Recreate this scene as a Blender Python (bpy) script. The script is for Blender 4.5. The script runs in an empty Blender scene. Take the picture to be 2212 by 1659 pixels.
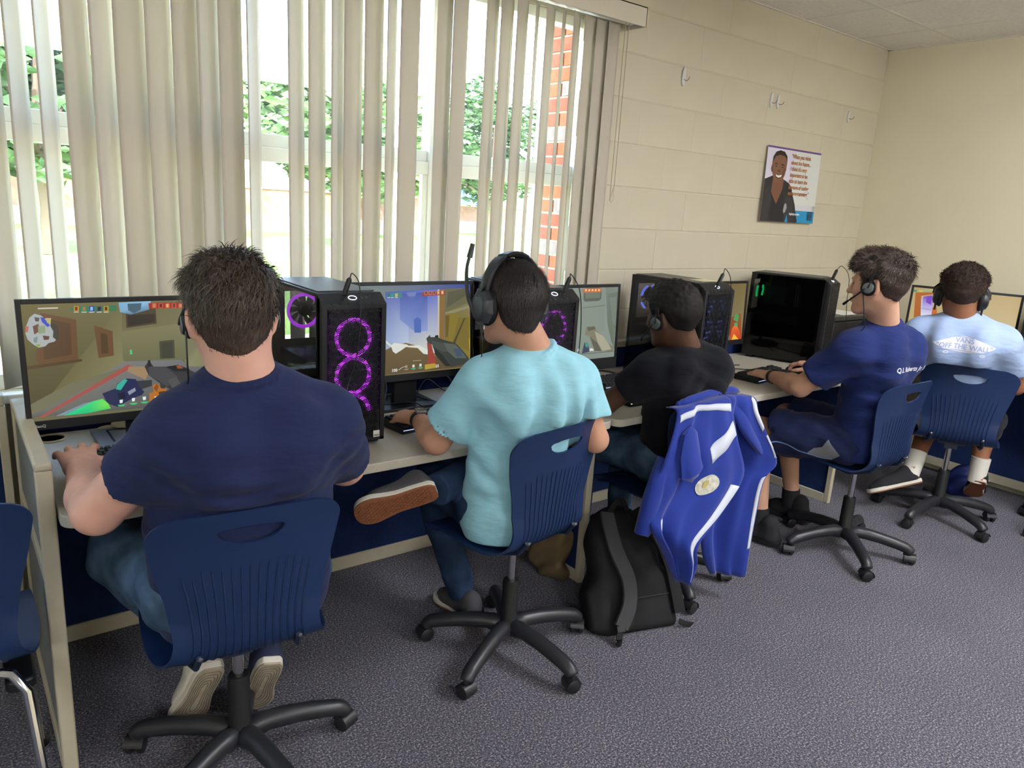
import bpy, bmesh, math, random
import numpy as np
from mathutils import Vector, Matrix, Quaternion
from mathutils.bvhtree import BVHTree

SC = bpy.context.scene
C = SC.collection
random.seed(7)
RNG = np.random.default_rng(7)
PI = math.pi

# ------------------------------------------------------------------ camera, world, light, exposure
cam_d = bpy.data.cameras.new('camera')
cam = bpy.data.objects.new('camera', cam_d)
C.objects.link(cam)
cam_d.sensor_fit = 'HORIZONTAL'
cam_d.sensor_width = 36.0
cam_d.lens = 1598.17 * 36.0 / 2212.0
cam_d.clip_start = 0.05
cam_d.clip_end = 300
_r = Vector((0.79364608, -0.60523099, 0.06181703))
_u = Vector((0.0971723, 0.22641235, 0.96917232))
_f = Vector((0.60056926, 0.76317292, -0.23850296))
cam.matrix_world = Matrix(((_r.x, _u.x, -_f.x, 0), (_r.y, _u.y, -_f.y, 0), (_r.z, _u.z, -_f.z, 1.52), (0, 0, 0, 1)))
SC.camera = cam

SC.view_settings.view_transform = 'Standard'
SC.view_settings.look = 'None'
SC.view_settings.gamma = 1.0
SC.view_settings.use_curve_mapping = False
SC.view_settings.exposure = 0.0
SC.render.film_transparent = False

world = bpy.data.worlds.new('world')
SC.world = world
world.use_nodes = True
nt = world.node_tree
nt.nodes.clear()
w_out = nt.nodes.new('ShaderNodeOutputWorld')
w_bg = nt.nodes.new('ShaderNodeBackground')
w_sky = nt.nodes.new('ShaderNodeTexSky')
w_sky.sky_type = 'NISHITA'
w_sky.sun_disc = False
w_sky.sun_elevation = math.radians(48)
w_sky.sun_rotation = math.radians(200)
w_sky.dust_density = 3.0
w_bg.inputs['Strength'].default_value = 3.4
nt.links.new(w_sky.outputs['Color'], w_bg.inputs['Color'])
nt.links.new(w_bg.outputs['Background'], w_out.inputs['Surface'])

sun_d = bpy.data.lights.new('sun', 'SUN')
sun_d.energy = 26.0
sun_d.angle = math.radians(0.6)
sun_d.color = (1.0, 0.95, 0.86)
sun = bpy.data.objects.new('sun', sun_d)
C.objects.link(sun)
sun.rotation_euler = Vector((0.55, 0.40, -0.85)).to_track_quat('-Z', 'Y').to_euler()   # light travels outward, away from the room

TROFFER_POWER = 62.0        # brightness of the fluorescent ceiling lights (built with the ceiling)

# ------------------------------------------------------------------ materials
MATS = {}
def srgb(h):
    if isinstance(h, str):
        h = h.lstrip('#'); c = [int(h[i:i+2], 16) / 255 for i in (0, 2, 4)]
    else:
        c = [x / 255 for x in h]
    return tuple((x / 12.92 if x <= 0.04045 else ((x + 0.055) / 1.055) ** 2.4) for x in c)

def mat(name, col='#808080', rough=0.5, metal=0.0, spec=0.5, var=0.0, vscale=20.0, bump=0.0, bscale=200.0, emit=None, estr=1.0,
        trans=0.0, sss=0.0, col2=None, cscale=None, sheen=0.0, coat=0.0, bump2=None, alpha=1.0, aniso=None):
    if name in MATS: return MATS[name]
    m = bpy.data.materials.new(name); m.use_nodes = True
    n = m.node_tree.nodes; l = m.node_tree.links
    b = n['Principled BSDF']
    c = srgb(col)
    b.inputs['Base Color'].default_value = (*c, 1)
    b.inputs['Roughness'].default_value = rough
    b.inputs['Metallic'].default_value = metal
    b.inputs['Specular IOR Level'].default_value = spec
    if trans: b.inputs['Transmission Weight'].default_value = trans
    if sss:
        b.inputs['Subsurface Weight'].default_value = sss
        b.inputs['Subsurface Radius'].default_value = (0.012, 0.005, 0.003)
        b.inputs['Subsurface Scale'].default_value = 1.0
    if sheen: b.inputs['Sheen Weight'].default_value = sheen; b.inputs['Sheen Roughness'].default_value = 0.5
    if coat: b.inputs['Coat Weight'].default_value = coat; b.inputs['Coat Roughness'].default_value = 0.1
    if alpha < 1: b.inputs['Alpha'].default_value = alpha
    if emit is not None:
        b.inputs['Emission Color'].default_value = (*srgb(emit), 1)
        b.inputs['Emission Strength'].default_value = estr
    tc = None
    def coord():
        nonlocal tc
        if tc is None:
            tc = n.new('ShaderNodeTexCoord')
            if aniso:
                mp = n.new('ShaderNodeMapping'); mp.inputs['Scale'].default_value = aniso
                l.new(tc.outputs['Object'], mp.inputs['Vector']); return_sock = mp.outputs['Vector']
                coord.s = return_sock
            else:
                coord.s = tc.outputs['Object']
        return coord.s
    if col2 is not None or var > 0:
        nz = n.new('ShaderNodeTexNoise'); nz.inputs['Scale'].default_value = cscale or vscale
        nz.inputs['Detail'].default_value = 3.4
        l.new(coord(), nz.inputs['Vector'])
        mx = n.new('ShaderNodeMix'); mx.data_type = 'RGBA'
        if col2 is not None:
            a_, b_ = c, srgb(col2)
        else:
            a_ = tuple(x * (1 - var) for x in c); b_ = tuple(min(1, x * (1 + var)) for x in c)
        mx.inputs[6].default_value = (*a_, 1); mx.inputs[7].default_value = (*b_, 1)
        rp = n.new('ShaderNodeMapRange'); rp.inputs[1].default_value = 0.32; rp.inputs[2].default_value = 0.68
        l.new(nz.outputs['Fac'], rp.inputs['Value']); l.new(rp.outputs['Result'], mx.inputs[0])
        l.new(mx.outputs[2], b.inputs['Base Color'])
    if bump > 0:
        nb = n.new('ShaderNodeTexNoise'); nb.inputs['Scale'].default_value = bscale; nb.inputs['Detail'].default_value = 4.0
        l.new(coord(), nb.inputs['Vector'])
        bp = n.new('ShaderNodeBump'); bp.inputs['Strength'].default_value = bump; bp.inputs['Distance'].default_value = 0.004
        l.new(nb.outputs['Fac'], bp.inputs['Height']); l.new(bp.outputs['Normal'], b.inputs['Normal'])
        if bump2:
            n2 = n.new('ShaderNodeTexNoise'); n2.inputs['Scale'].default_value = bump2[1]; n2.inputs['Detail'].default_value = 3
            l.new(coord(), n2.inputs['Vector'])
            b2 = n.new('ShaderNodeBump'); b2.inputs['Strength'].default_value = bump2[0]; b2.inputs['Distance'].default_value = 0.02
            l.new(n2.outputs['Fac'], b2.inputs['Height']); l.new(b2.outputs['Normal'], bp.inputs['Normal'])
    MATS[name] = m
    return m

def vcol_mat(name, emission=None, rough=0.6, spec=0.2):
    """material whose colour is the mesh's own printed / displayed picture (colour attribute 'Col')"""
    if name in MATS: return MATS[name]
    m = bpy.data.materials.new(name); m.use_nodes = True
    n = m.node_tree.nodes; l = m.node_tree.links
    b = n['Principled BSDF']; a = n.new('ShaderNodeAttribute'); a.attribute_name = 'Col'
    b.inputs['Roughness'].default_value = rough; b.inputs['Specular IOR Level'].default_value = spec
    if emission:
        b.inputs['Base Color'].default_value = (0.01, 0.01, 0.01, 1)
        l.new(a.outputs['Color'], b.inputs['Emission Color']); b.inputs['Emission Strength'].default_value = emission
    else:
        l.new(a.outputs['Color'], b.inputs['Base Color'])
    MATS[name] = m
    return m

# ------------------------------------------------------------------ mesh building
def V(*a): return Vector(a)
def rot_to(d, up=(0, 0, 1)):
    """matrix whose Z axis is d and whose X axis is as near to horizontal as can be"""
    z = Vector(d).normalized(); u = Vector(up)
    x = u.cross(z)
    if x.length < 1e-5: x = Vector((1, 0, 0)).cross(z) if abs(z.x) < .9 else Vector((0, 1, 0)).cross(z)
    x.normalize(); y = z.cross(x)
    return Matrix((x, y, z)).transposed()

class MB:
    def __init__(s): s.v = []; s.f = []; s.m = []; s.c = None
    def add(s, vs, fs, mi=0):
        o = len(s.v); s.v += [tuple(p) for p in vs]; s.f += [tuple(i + o for i in f) for f in fs]; s.m += [mi] * len(fs); return s
    def box(s, c, d, R=None, mi=0, taper=1.0):
        x, y, z = d[0] / 2, d[1] / 2, d[2] / 2
        p = [(-x, -y, -z), (x, -y, -z), (x, y, -z), (-x, y, -z), (-x * taper, -y * taper, z), (x * taper, -y * taper, z), (x * taper, y * taper, z), (-x * taper, y * taper, z)]
        c = Vector(c)
        p = [c + (R @ Vector(q) if R is not None else Vector(q)) for q in p]
        return s.add(p, [(0, 3, 2, 1), (4, 5, 6, 7), (0, 1, 5, 4), (1, 2, 6, 5), (2, 3, 7, 6), (3, 0, 4, 7)], mi)
    def b2(s, lo, hi, mi=0):
        return s.box([(a + b) / 2 for a, b in zip(lo, hi)], [b - a for a, b in zip(lo, hi)], mi=mi)
    def tube(s, pts, r, n=8, mi=0, caps=True, closed=False, flat=1.0, up=None):
        pts = [Vector(p) for p in pts]; N = len(pts)
        rs = r if hasattr(r, '__len__') else [r] * N
        T = []
        for i in range(N):
            a = pts[i - 1] if (i > 0 or closed) else pts[i]; b = pts[(i + 1) % N] if (i < N - 1 or closed) else pts[i]
            t = (b - a); T.append(t.normalized() if t.length > 1e-9 else Vector((0, 0, 1)))
        if up is not None: nrm = Vector(up) - T[0] * Vector(up).dot(T[0])
        else:
            nrm = T[0].orthogonal()
        nrm.normalize()
        vs = []
        for i in range(N):
            if i > 0:
                q = T[i - 1].rotation_difference(T[i]); nrm = q @ nrm
            if up is not None:
                nrm = Vector(up) - T[i] * Vector(up).dot(T[i])
                if nrm.length < 1e-6: nrm = T[i].orthogonal()
            nrm = (nrm - T[i] * nrm.dot(T[i])).normalized(); bi = T[i].cross(nrm)
            for k in range(n):
                a = 2 * PI * k / n
                vs.append(pts[i] + (nrm * math.cos(a) * flat + bi * math.sin(a)) * rs[i])
        fs = []
        for i in range(N if closed else N - 1):
            for k in range(n):
                a = i * n + k; b = i * n + (k + 1) % n; j = ((i + 1) % N) * n
                fs.append((a, b, j + (k + 1) % n, j + k))
        if caps and not closed:
            fs.append(tuple(range(n - 1, -1, -1))); fs.append(tuple((N - 1) * n + k for k in range(n)))
        return s.add(vs, fs, mi)
    def lathe(s, prof, n=24, M=None, mi=0):
        """prof: (radius, z) pairs, turned about z; M an optional 4x4"""
        vs = []; fs = []
        for (r, z) in prof:
            for k in range(n):
                a = 2 * PI * k / n; vs.append(Vector((r * math.cos(a), r * math.sin(a), z)))
        for i in range(len(prof) - 1):
            for k in range(n):
                fs.append((i * n + k, i * n + (k + 1) % n, (i + 1) * n + (k + 1) % n, (i + 1) * n + k))
        if prof[0][0] > 1e-6: fs.append(tuple(range(n - 1, -1, -1)))
        if prof[-1][0] > 1e-6: fs.append(tuple((len(prof) - 1) * n + k for k in range(n)))
        if M is not None: vs = [M @ p for p in vs]
        return s.add(vs, fs, mi)
    def prism(s, pts, t, M=None, mi=0):
        """flat outline pts (x, y) pulled from z=0 to z=t"""
        n = len(pts)
        vs = [Vector((x, y, 0)) for x, y in pts] + [Vector((x, y, t)) for x, y in pts]
        if M is not None: vs = [M @ p for p in vs]
        fs = [tuple(range(n - 1, -1, -1)), tuple(range(n, 2 * n))] + [(i, (i + 1) % n, n + (i + 1) % n, n + i) for i in range(n)]
        return s.add(vs, fs, mi)
    def grid(s, P, mi=0, flip=False, wrap=False):
        """P: rows of points"""
        R = len(P); K = len(P[0]); vs = [q for row in P for q in row]; fs = []
        for i in range(R - 1):
            for k in range(K if wrap else K - 1):
                a = i * K + k; b = i * K + (k + 1) % K; c = (i + 1) * K + (k + 1) % K; d = (i + 1) * K + k
                fs.append((a, d, c, b) if flip else (a, b, c, d))
        return s.add(vs, fs, mi)
    def mesh(s, name):
        me = bpy.data.meshes.new(name); me.from_pydata([tuple(p) for p in s.v], [], s.f)
        if any(s.m): me.polygons.foreach_set('material_index', s.m)
        if s.c is not None:
            a = me.color_attributes.new('Col', 'FLOAT_COLOR', 'POINT')
            a.data.foreach_set('color', np.array(s.c, dtype=np.float32).ravel())
        me.validate(); me.update()
        return me

def obj(name, mb, m, parent=None, bevel=0.0, smooth=True, seg=2, angle=35, solid=0.0, fixn=False):
    me = mb if isinstance(mb, bpy.types.Mesh) else mb.mesh(name)
    ms = m if isinstance(m, (list, tuple)) else [m]
    if not me.materials:
        for x in ms: me.materials.append(x)
    if fixn:
        bm = bmesh.new(); bm.from_mesh(me); bmesh.ops.recalc_face_normals(bm, faces=bm.faces); bm.to_mesh(me); bm.free()
    if smooth:
        me.polygons.foreach_set('use_smooth', [True] * len(me.polygons))
        me.set_sharp_from_angle(angle=math.radians(angle))
    o = bpy.data.objects.new(name, me); C.objects.link(o)
    if parent is not None: o.parent = parent
    if solid:
        md = o.modifiers.new('thickness', 'SOLIDIFY'); md.thickness = abs(solid); md.offset = 0 if solid > 0 else -1
    if bevel:
        md = o.modifiers.new('bevel', 'BEVEL'); md.width = bevel; md.segments = seg; md.limit_method = 'ANGLE'; md.angle_limit = math.radians(40)
    return o

def tag(o, label, cat, group=None, kind=None):
    if label: o['label'] = label
    if cat: o['category'] = cat
    if group: o['group'] = group
    if kind: o['kind'] = kind
    return o
def thing(name, label, cat, loc=(0, 0, 0), rotz=0.0, group=None):
    o = bpy.data.objects.new(name, None); C.objects.link(o); o.empty_display_size = 0.05
    o.location = loc; o.rotation_euler = (0, 0, rotz)
    return tag(o, label, cat, group)
def struct(name, mb, m, parent=None, label=None, **k):
    o = obj(name, mb, m, parent, **k)
    if parent is None:
        o['kind'] = 'structure'
        if label: o['label'] = label
    return o
def dup(o, parent=None, loc=None, rotz=None, label=None, group=None):
    c = o.copy(); C.objects.link(c)
    c.parent = parent
    if loc is not None: c.location = loc
    if rotz is not None: c.rotation_euler = (0, 0, rotz)
    if label: c['label'] = label
    if group: c['group'] = group
    for ch in [x for x in o.children]:
        dup(ch, c)
    return c
def inst(name, me, parent, loc=(0, 0, 0), rot=None, scale=None):
    o = bpy.data.objects.new(name, me); C.objects.link(o); o.parent = parent; o.location = loc
    if rot is not None: o.rotation_euler = rot
    if scale is not None: o.scale = scale
    return o
def smoothpath(pts, n=6):
    """Catmull-Rom through pts"""
    P = [Vector(p) for p in pts]; P = [P[0] * 2 - P[1]] + P + [P[-1] * 2 - P[-2]]; out = []
    for i in range(1, len(P) - 2):
        for k in range(n):
            t = k / n
            out.append(0.5 * ((2 * P[i]) + (P[i + 1] - P[i - 1]) * t + (2 * P[i - 1] - 5 * P[i] + 4 * P[i + 1] - P[i + 2]) * t * t + (3 * P[i] - P[i - 1] - 3 * P[i + 1] + P[i + 2]) * t ** 3))
    out.append(P[-2]); return out
def text_mesh(s, size, align='LEFT', name='lettering', extrude=0.0, bold=0.0, shear=0.0):
    cu = bpy.data.curves.new(name, 'FONT'); cu.body = s; cu.size = size; cu.align_x = align; cu.extrude = extrude; cu.offset = bold; cu.shear = shear
    cu.resolution_u = 3; cu.fill_mode = 'FRONT'
    o = bpy.data.objects.new(name, cu); C.objects.link(o)
    dg = bpy.context.evaluated_depsgraph_get(); dg.update()
    me = bpy.data.meshes.new_from_object(o.evaluated_get(dg))
    bpy.data.objects.remove(o); bpy.data.curves.remove(cu)
    return me
# ------------------------------------------------------------------ implicit surfaces for bodies and cloth
def smin(a, b, k):
    if k <= 0: return np.minimum(a, b)
    h = np.maximum(k - np.abs(a - b), 0) / k
    return np.minimum(a, b) - h * h * k * 0.25
class Field:
    """distance field on a grid; shapes are blended in one after the other, then meshed with surface nets"""
    def __init__(s, lo, hi, h):
        s.lo = np.array(lo, float); s.h = h
        s.n = np.ceil((np.array(hi, float) - s.lo) / h).astype(int) + 1
        s.a = np.full(tuple(s.n), 1.0, np.float32)
    def sl(s, lo, hi):
        i0 = np.clip(np.floor((np.array(lo) - s.lo) / s.h).astype(int), 0, s.n - 1)
        i1 = np.clip(np.ceil((np.array(hi) - s.lo) / s.h).astype(int) + 1, 1, s.n)
        return tuple(slice(a, b) for a, b in zip(i0, i1))
    def pts(s, q):
        ax = [(np.arange(x.start, x.stop) * s.h + s.lo[i]).astype(np.float32) for i, x in enumerate(q)]
        return np.meshgrid(*ax, indexing='ij', sparse=True)
    def apply(s, fn, lo, hi, k, op='add'):
        m = k + 3 * s.h
        q = s.sl(np.array(lo) - m, np.array(hi) + m)
        if any(x.stop <= x.start for x in q): return s
        X, Y, Z = s.pts(q)
        d = fn(X, Y, Z)
        if op == 'add': s.a[q] = smin(s.a[q], d, k)
        elif op == 'sub': s.a[q] = -smin(-s.a[q], d, k)
        return s
    def cone(s, a, b, ra, rb, k=0.02, op='add', fr=None, sq=1.0, cut=None):
        """tapered capsule; fr: unit vector along which the section is squashed by sq; cut: (point, normal) keeps the side against the normal"""
        a = np.array(a, float); b = np.array(b, float); ab = b - a; L2 = max((ab ** 2).sum(), 1e-9)
        R = max(ra, rb)
        def fn(X, Y, Z):
            px, py, pz = X - a[0], Y - a[1], Z - a[2]
            t = np.clip((px * ab[0] + py * ab[1] + pz * ab[2]) / L2, 0, 1)
            qx, qy, qz = px - t * ab[0], py - t * ab[1], pz - t * ab[2]
            if fr is None: d = np.sqrt(qx * qx + qy * qy + qz * qz) - (ra + (rb - ra) * t)
            else:
                w = qx * fr[0] + qy * fr[1] + qz * fr[2]
                r = ra + (rb - ra) * t
                q2 = qx * qx + qy * qy + qz * qz - w * w
                e = np.sqrt(np.maximum(q2, 0) + (w / sq) ** 2) + 1e-6
                g = np.sqrt(np.maximum(q2, 0) + (w / (sq * sq)) ** 2) + 1e-6
                d = (e - r) * e / g
            if cut is not None:
                c, nn = cut
                d = np.maximum(d, (X - c[0]) * nn[0] + (Y - c[1]) * nn[1] + (Z - c[2]) * nn[2])
            return d.astype(np.float32)
        return s.apply(fn, np.minimum(a, b) - R, np.maximum(a, b) + R, k, op)
    def ell(s, c, r, M=None, k=0.02, op='add', cut=None):
        """ellipsoid, M 3x3 columns = its axes"""
        c = np.array(c, float); r = np.array(r, float); R = r.max()
        A = np.eye(3) if M is None else np.array(M)
        def fn(X, Y, Z):
            px, py, pz = X - c[0], Y - c[1], Z - c[2]
            e = 0; g = 0
            for i in range(3):
                w = px * A[0, i] + py * A[1, i] + pz * A[2, i]
                e = e + (w / r[i]) ** 2; g = g + (w / r[i] ** 2) ** 2
            e = np.sqrt(e); g = np.sqrt(g) + 1e-6
            d = e * (e - 1) / g
            if cut is not None:
                cc, nn = cut
                d = np.maximum(d, (X - cc[0]) * nn[0] + (Y - cc[1]) * nn[1] + (Z - cc[2]) * nn[2])
            return d.astype(np.float32)
        return s.apply(fn, c - R, c + R, k, op)
    def rbox(s, c, d, r, M=None, k=0.0, op='add'):
        c = np.array(c, float); hd = np.array(d, float) / 2 - r; A = np.eye(3) if M is None else np.array(M)
        R = np.linalg.norm(np.array(d) / 2)
        def fn(X, Y, Z):
            px, py, pz = X - c[0], Y - c[1], Z - c[2]
            q = [np.abs(px * A[0, i] + py * A[1, i] + pz * A[2, i]) - hd[i] for i in range(3)]
            out = np.sqrt(sum(np.maximum(x, 0) ** 2 for x in q)) + np.minimum(np.maximum(np.maximum(q[0], q[1]), q[2]), 0) - r
            return out.astype(np.float32)
        return s.apply(fn, c - R, c + R, k, op)
    def warp(s, fn, lo=None, hi=None):
        """add fn(X, Y, Z) (metres, positive = inward) to the field"""
        q = s.sl(s.lo if lo is None else lo, s.lo + s.n * s.h if hi is None else hi)
        X, Y, Z = s.pts(q); s.a[q] = s.a[q] + fn(X, Y, Z).astype(np.float32); return s
    def mesh(s, name, smooth=2, keep=None):
        a = s.a; n = a.shape; ins = a < 0
        # cells crossed by the surface
        cnt = np.zeros(tuple(x - 1 for x in n), np.uint8)
        for dx in (0, 1):
            for dy in (0, 1):
                for dz in (0, 1):
                    cnt += ins[dx:n[0] - 1 + dx, dy:n[1] - 1 + dy, dz:n[2] - 1 + dz]
        ci = np.argwhere((cnt > 0) & (cnt < 8))
        if len(ci) == 0: raise ValueError('empty field ' + name)
        idx = np.full(cnt.shape, -1, np.int32); idx[ci[:, 0], ci[:, 1], ci[:, 2]] = np.arange(len(ci))
        acc = np.zeros((len(ci), 3)); num = np.zeros(len(ci))
        cs = [(0, 0, 0), (1, 0, 0), (0, 1, 0), (1, 1, 0), (0, 0, 1), (1, 0, 1), (0, 1, 1), (1, 1, 1)]
        val = [a[ci[:, 0] + c[0], ci[:, 1] + c[1], ci[:, 2] + c[2]] for c in cs]
        for i in range(8):
            for j in range(i + 1, 8):
                if sum(abs(p - q) for p, q in zip(cs[i], cs[j])) != 1: continue
                m = (val[i] < 0) != (val[j] < 0)
                t = val[i][m] / (val[i][m] - val[j][m])
                p0 = np.array(cs[i], float); p1 = np.array(cs[j], float)
                acc[m] += p0 + t[:, None] * (p1 - p0); num[m] += 1
        v = (ci + acc / num[:, None]) * s.h + s.lo
        quads = []
        for ax in range(3):
            o1, o2 = [(1, 2), (2, 0), (0, 1)][ax]
            A = [slice(None)] * 3; B = [slice(None)] * 3
            A[ax] = slice(0, n[ax] - 1); B[ax] = slice(1, n[ax])
            d = ins[tuple(A)] != ins[tuple(B)]
            e = np.argwhere(d)
            e = e[(e[:, o1] > 0) & (e[:, o2] > 0) & (e[:, o1] < n[o1] - 1) & (e[:, o2] < n[o2] - 1)]
            fl = ins[tuple(A)][e[:, 0], e[:, 1], e[:, 2]]
            def g(x, y):
                c = e.copy(); c[:, o1] -= x; c[:, o2] -= y; return idx[c[:, 0], c[:, 1], c[:, 2]]
            q = np.stack([g(1, 1), g(0, 1), g(0, 0), g(1, 0)], 1)
            q[~fl] = q[~fl][:, ::-1]
            quads.append(q)
        f = np.concatenate(quads); f = f[(f >= 0).all(1)]
        for _ in range(smooth):
            acc = np.zeros_like(v); num = np.zeros(len(v))
            for i in range(4):
                x, y = f[:, i], f[:, (i + 1) % 4]
                for k in range(3): acc[:, k] += np.bincount(x, v[y, k], len(v)) + np.bincount(y, v[x, k], len(v))
                num += np.bincount(x, minlength=len(v)) + np.bincount(y, minlength=len(v))
            v = v * 0.45 + 0.55 * acc / np.maximum(num, 1)[:, None]
        me = bpy.data.meshes.new(name)
        me.vertices.add(len(v)); me.vertices.foreach_set('co', v.ravel().astype(np.float32))
        me.loops.add(f.size); me.loops.foreach_set('vertex_index', f.ravel().astype(np.int32))
        me.polygons.add(len(f)); me.polygons.foreach_set('loop_start', np.arange(0, f.size, 4, dtype=np.int32)); me.polygons.foreach_set('loop_total', np.full(len(f), 4, np.int32))
        me.polygons.foreach_set('use_smooth', [True] * len(f))
        me.update(calc_edges=True); me.validate()
        return me
def fobj(name, field, m, parent=None, smooth=2):
    me = field.mesh(name, smooth); me.materials.append(m)
    o = bpy.data.objects.new(name, me); C.objects.link(o)
    if parent is not None: o.parent = parent
    return o
def gauss(x, w): return np.exp(-(x / w) ** 2)
# ------------------------------------------------------------------ the room
WY, XR, ZC = 2.675, 5.036, 2.622      # window wall, right-hand wall, ceiling
X0, Y0 = -3.2, -4.0
M_wall = mat('painted_block', '#ccc4ac', 0.55, spec=0.3, var=0.04, vscale=3, bump=0.12, bscale=160)
M_wallr = mat('painted_plaster', '#d9d0b4', 0.6, spec=0.25, var=0.025, vscale=2, bump=0.05, bscale=120)
M_ceil = mat('ceiling_tile', '#f0ede8', 0.9, spec=0.1, var=0.05, vscale=60, bump=0.35, bscale=260)
M_tbar = mat('ceiling_bar', '#e6e2da', 0.6)
M_frame = mat('window_frame_paint', '#f0ece0', 0.4)
M_beige = mat('beige_trim', '#b9b19b', 0.45, var=0.03, vscale=30)
M_black = mat('black_plastic', '#17181b', 0.42, spec=0.4)
M_blackm = mat('black_matt', '#121315', 0.6, spec=0.3, bump=0.1, bscale=900)
M_chrome = mat('chrome', '#c9c9c9', 0.16, metal=1.0)
M_white = mat('white_paint', '#e8e6e0', 0.5)

def carpet():
    m = bpy.data.materials.new('carpet'); m.use_nodes = True
    n = m.node_tree.nodes; l = m.node_tree.links; b = n['Principled BSDF']
    tc = n.new('ShaderNodeTexCoord')
    a = n.new('ShaderNodeTexNoise'); a.inputs['Scale'].default_value = 165; a.inputs['Detail'].default_value = 3; a.inputs['Roughness'].default_value = 0.7
    c = n.new('ShaderNodeValToRGB')
    e = c.color_ramp.elements
    e[0].position = 0.36; e[0].color = (*srgb('#26262e'), 1)
    e[1].position = 0.47; e[1].color = (*srgb('#4f4f5b'), 1)
    x = e.new(0.56); x.color = (*srgb('#6d6b7a'), 1)
    x = e.new(0.64); x.color = (*srgb('#b3aca4'), 1)
    w = n.new('ShaderNodeTexNoise'); w.inputs['Scale'].default_value = 2.5; w.inputs['Detail'].default_value = 3
    mx = n.new('ShaderNodeMix'); mx.data_type = 'RGBA'; mx.blend_type = 'MULTIPLY'; mx.inputs[0].default_value = 0.35
    bp = n.new('ShaderNodeBump'); bp.inputs['Strength'].default_value = 0.7; bp.inputs['Distance'].default_value = 0.006
    for q in (a, w): l.new(tc.outputs['Object'], q.inputs['Vector'])
    l.new(a.outputs['Fac'], c.inputs['Fac']); l.new(c.outputs['Color'], mx.inputs[6]); l.new(w.outputs['Fac'], mx.inputs[7])
    l.new(mx.outputs[2], b.inputs['Base Color']); l.new(a.outputs['Fac'], bp.inputs['Height']); l.new(bp.outputs['Normal'], b.inputs['Normal'])
    b.inputs['Roughness'].default_value = 0.95; b.inputs['Specular IOR Level'].default_value = 0.1
    b.inputs['Sheen Weight'].default_value = 0.15
    MATS['carpet'] = m
    return m
M_carpet = carpet()
struct('floor', MB().b2((X0, Y0, -0.1), (XR, WY, 0)), M_carpet, label='speckled grey carpet covering the whole room', smooth=False)

# window wall: backing with the opening, then each painted block in front of it
WX0, WX1, WZ0, WZ1 = -2.6, 2.44, 0.86, 2.335
wb = MB()
wb.b2((X0 - .2, WY, -0.1), (WX0, WY + .1, ZC + .1)); wb.b2((WX1, WY, -0.1), (XR + .2, WY + .1, ZC + .1))
wb.b2((WX0, WY, -0.1), (WX1, WY + .1, WZ0)); wb.b2((WX0, WY, WZ1), (WX1, WY + .1, ZC + .1))
wall_w = struct('wall_window', wb, M_wall, label='cream painted concrete block wall with the window', smooth=False)
def block_mesh(w):
    a, h, m = w / 2, .1000, MB()
    pr = [(.003, -h), (-.0005, -h), (-.003, -h + .004), (-.003, h - .004), (-.0005, h), (.003, h)]
    m.add([(-a, y, z) for y, z in pr] + [(a, y, z) for y, z in pr], [(i, i + 1, 7 + i, 6 + i) for i in range(5)] + [(5, 4, 3, 2, 1, 0), (6, 7, 8, 9, 10, 11)])
    me = m.mesh('block'); me.materials.append(M_wall); return me
bl_me = block_mesh(.4058); bh_me = block_mesh(.2026)
def blk(me, x, z):
    inst('block', me, wall_w, (x, WY - .0005 + random.uniform(-.0003, .0003), z))
for r in range(3, 13):
    z = r * .2032 + .1016
    if z > ZC: continue
    off = (0.125 if r % 2 else 0.329)
    x = WX1 + 0.02 + off - .2032
    while x < XR - .05:
        xe = x + .4064
        if xe > XR: blk(block_mesh(XR - x - .0006), (x + XR) / 2, z); break
        blk(bl_me, x + .2032, z); x = xe
struct('wall_right', MB().b2((XR, Y0 - .2, -0.1), (XR + .15, WY, ZC + .1)), M_wallr, label='plain cream wall meeting the block wall in the corner', smooth=False)
struct('wall_left', MB().b2((X0 - .15, Y0 - .2, -0.1), (X0, WY, ZC + .1)), M_wallr, smooth=False)
struct('wall_back', MB().b2((X0, Y0 - .15, -0.1), (XR, Y0, ZC + .1)), M_wallr, smooth=False)

# suspended ceiling
ceil_o = struct('ceiling', MB().b2((X0, Y0, ZC + .012), (XR, WY, ZC + .1)), M_ceil, label='suspended ceiling of square white tiles', smooth=False)
xs = [5.036, 4.625, 4.03, 3.42, 2.81, 2.2]; ys = [2.675, 2.23, 1.62, 1.01, 0.40]
for i in range(len(xs) - 1):
    for j in range(len(ys) - 1):
        x1, x0 = xs[i] - .009, xs[i + 1] + .009; y1, y0 = ys[j] - .009, ys[j + 1] + .009
        inst('ceiling_tile', obj_me, ceil_o, ((x0 + x1) / 2, (y0 + y1) / 2, ZC + .006)) if False else obj('ceiling_tile', MB().box(((x0 + x1) / 2, (y0 + y1) / 2, ZC + .006), (x1 - x0, y1 - y0, .012)), M_ceil, ceil_o, smooth=False)
for x in xs[1:]: obj('grid_bar', MB().b2((x - .012, -0.2, ZC - .001), (x + .012, WY, ZC + .01)), M_tbar, ceil_o, bevel=.001)
for y in ys[1:]: obj('grid_bar', MB().b2((2.0, y - .012, ZC - .0015), (XR, y + .012, ZC + .01)), M_tbar, ceil_o, bevel=.001)
obj('wall_angle', MB().b2((2.0, WY - .022, ZC - .003), (XR, WY - .0, ZC + .012)), M_tbar, ceil_o)
obj('wall_angle', MB().b2((XR - .022, -0.2, ZC - .003), (XR, WY, ZC + .012)), M_tbar, ceil_o)
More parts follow.
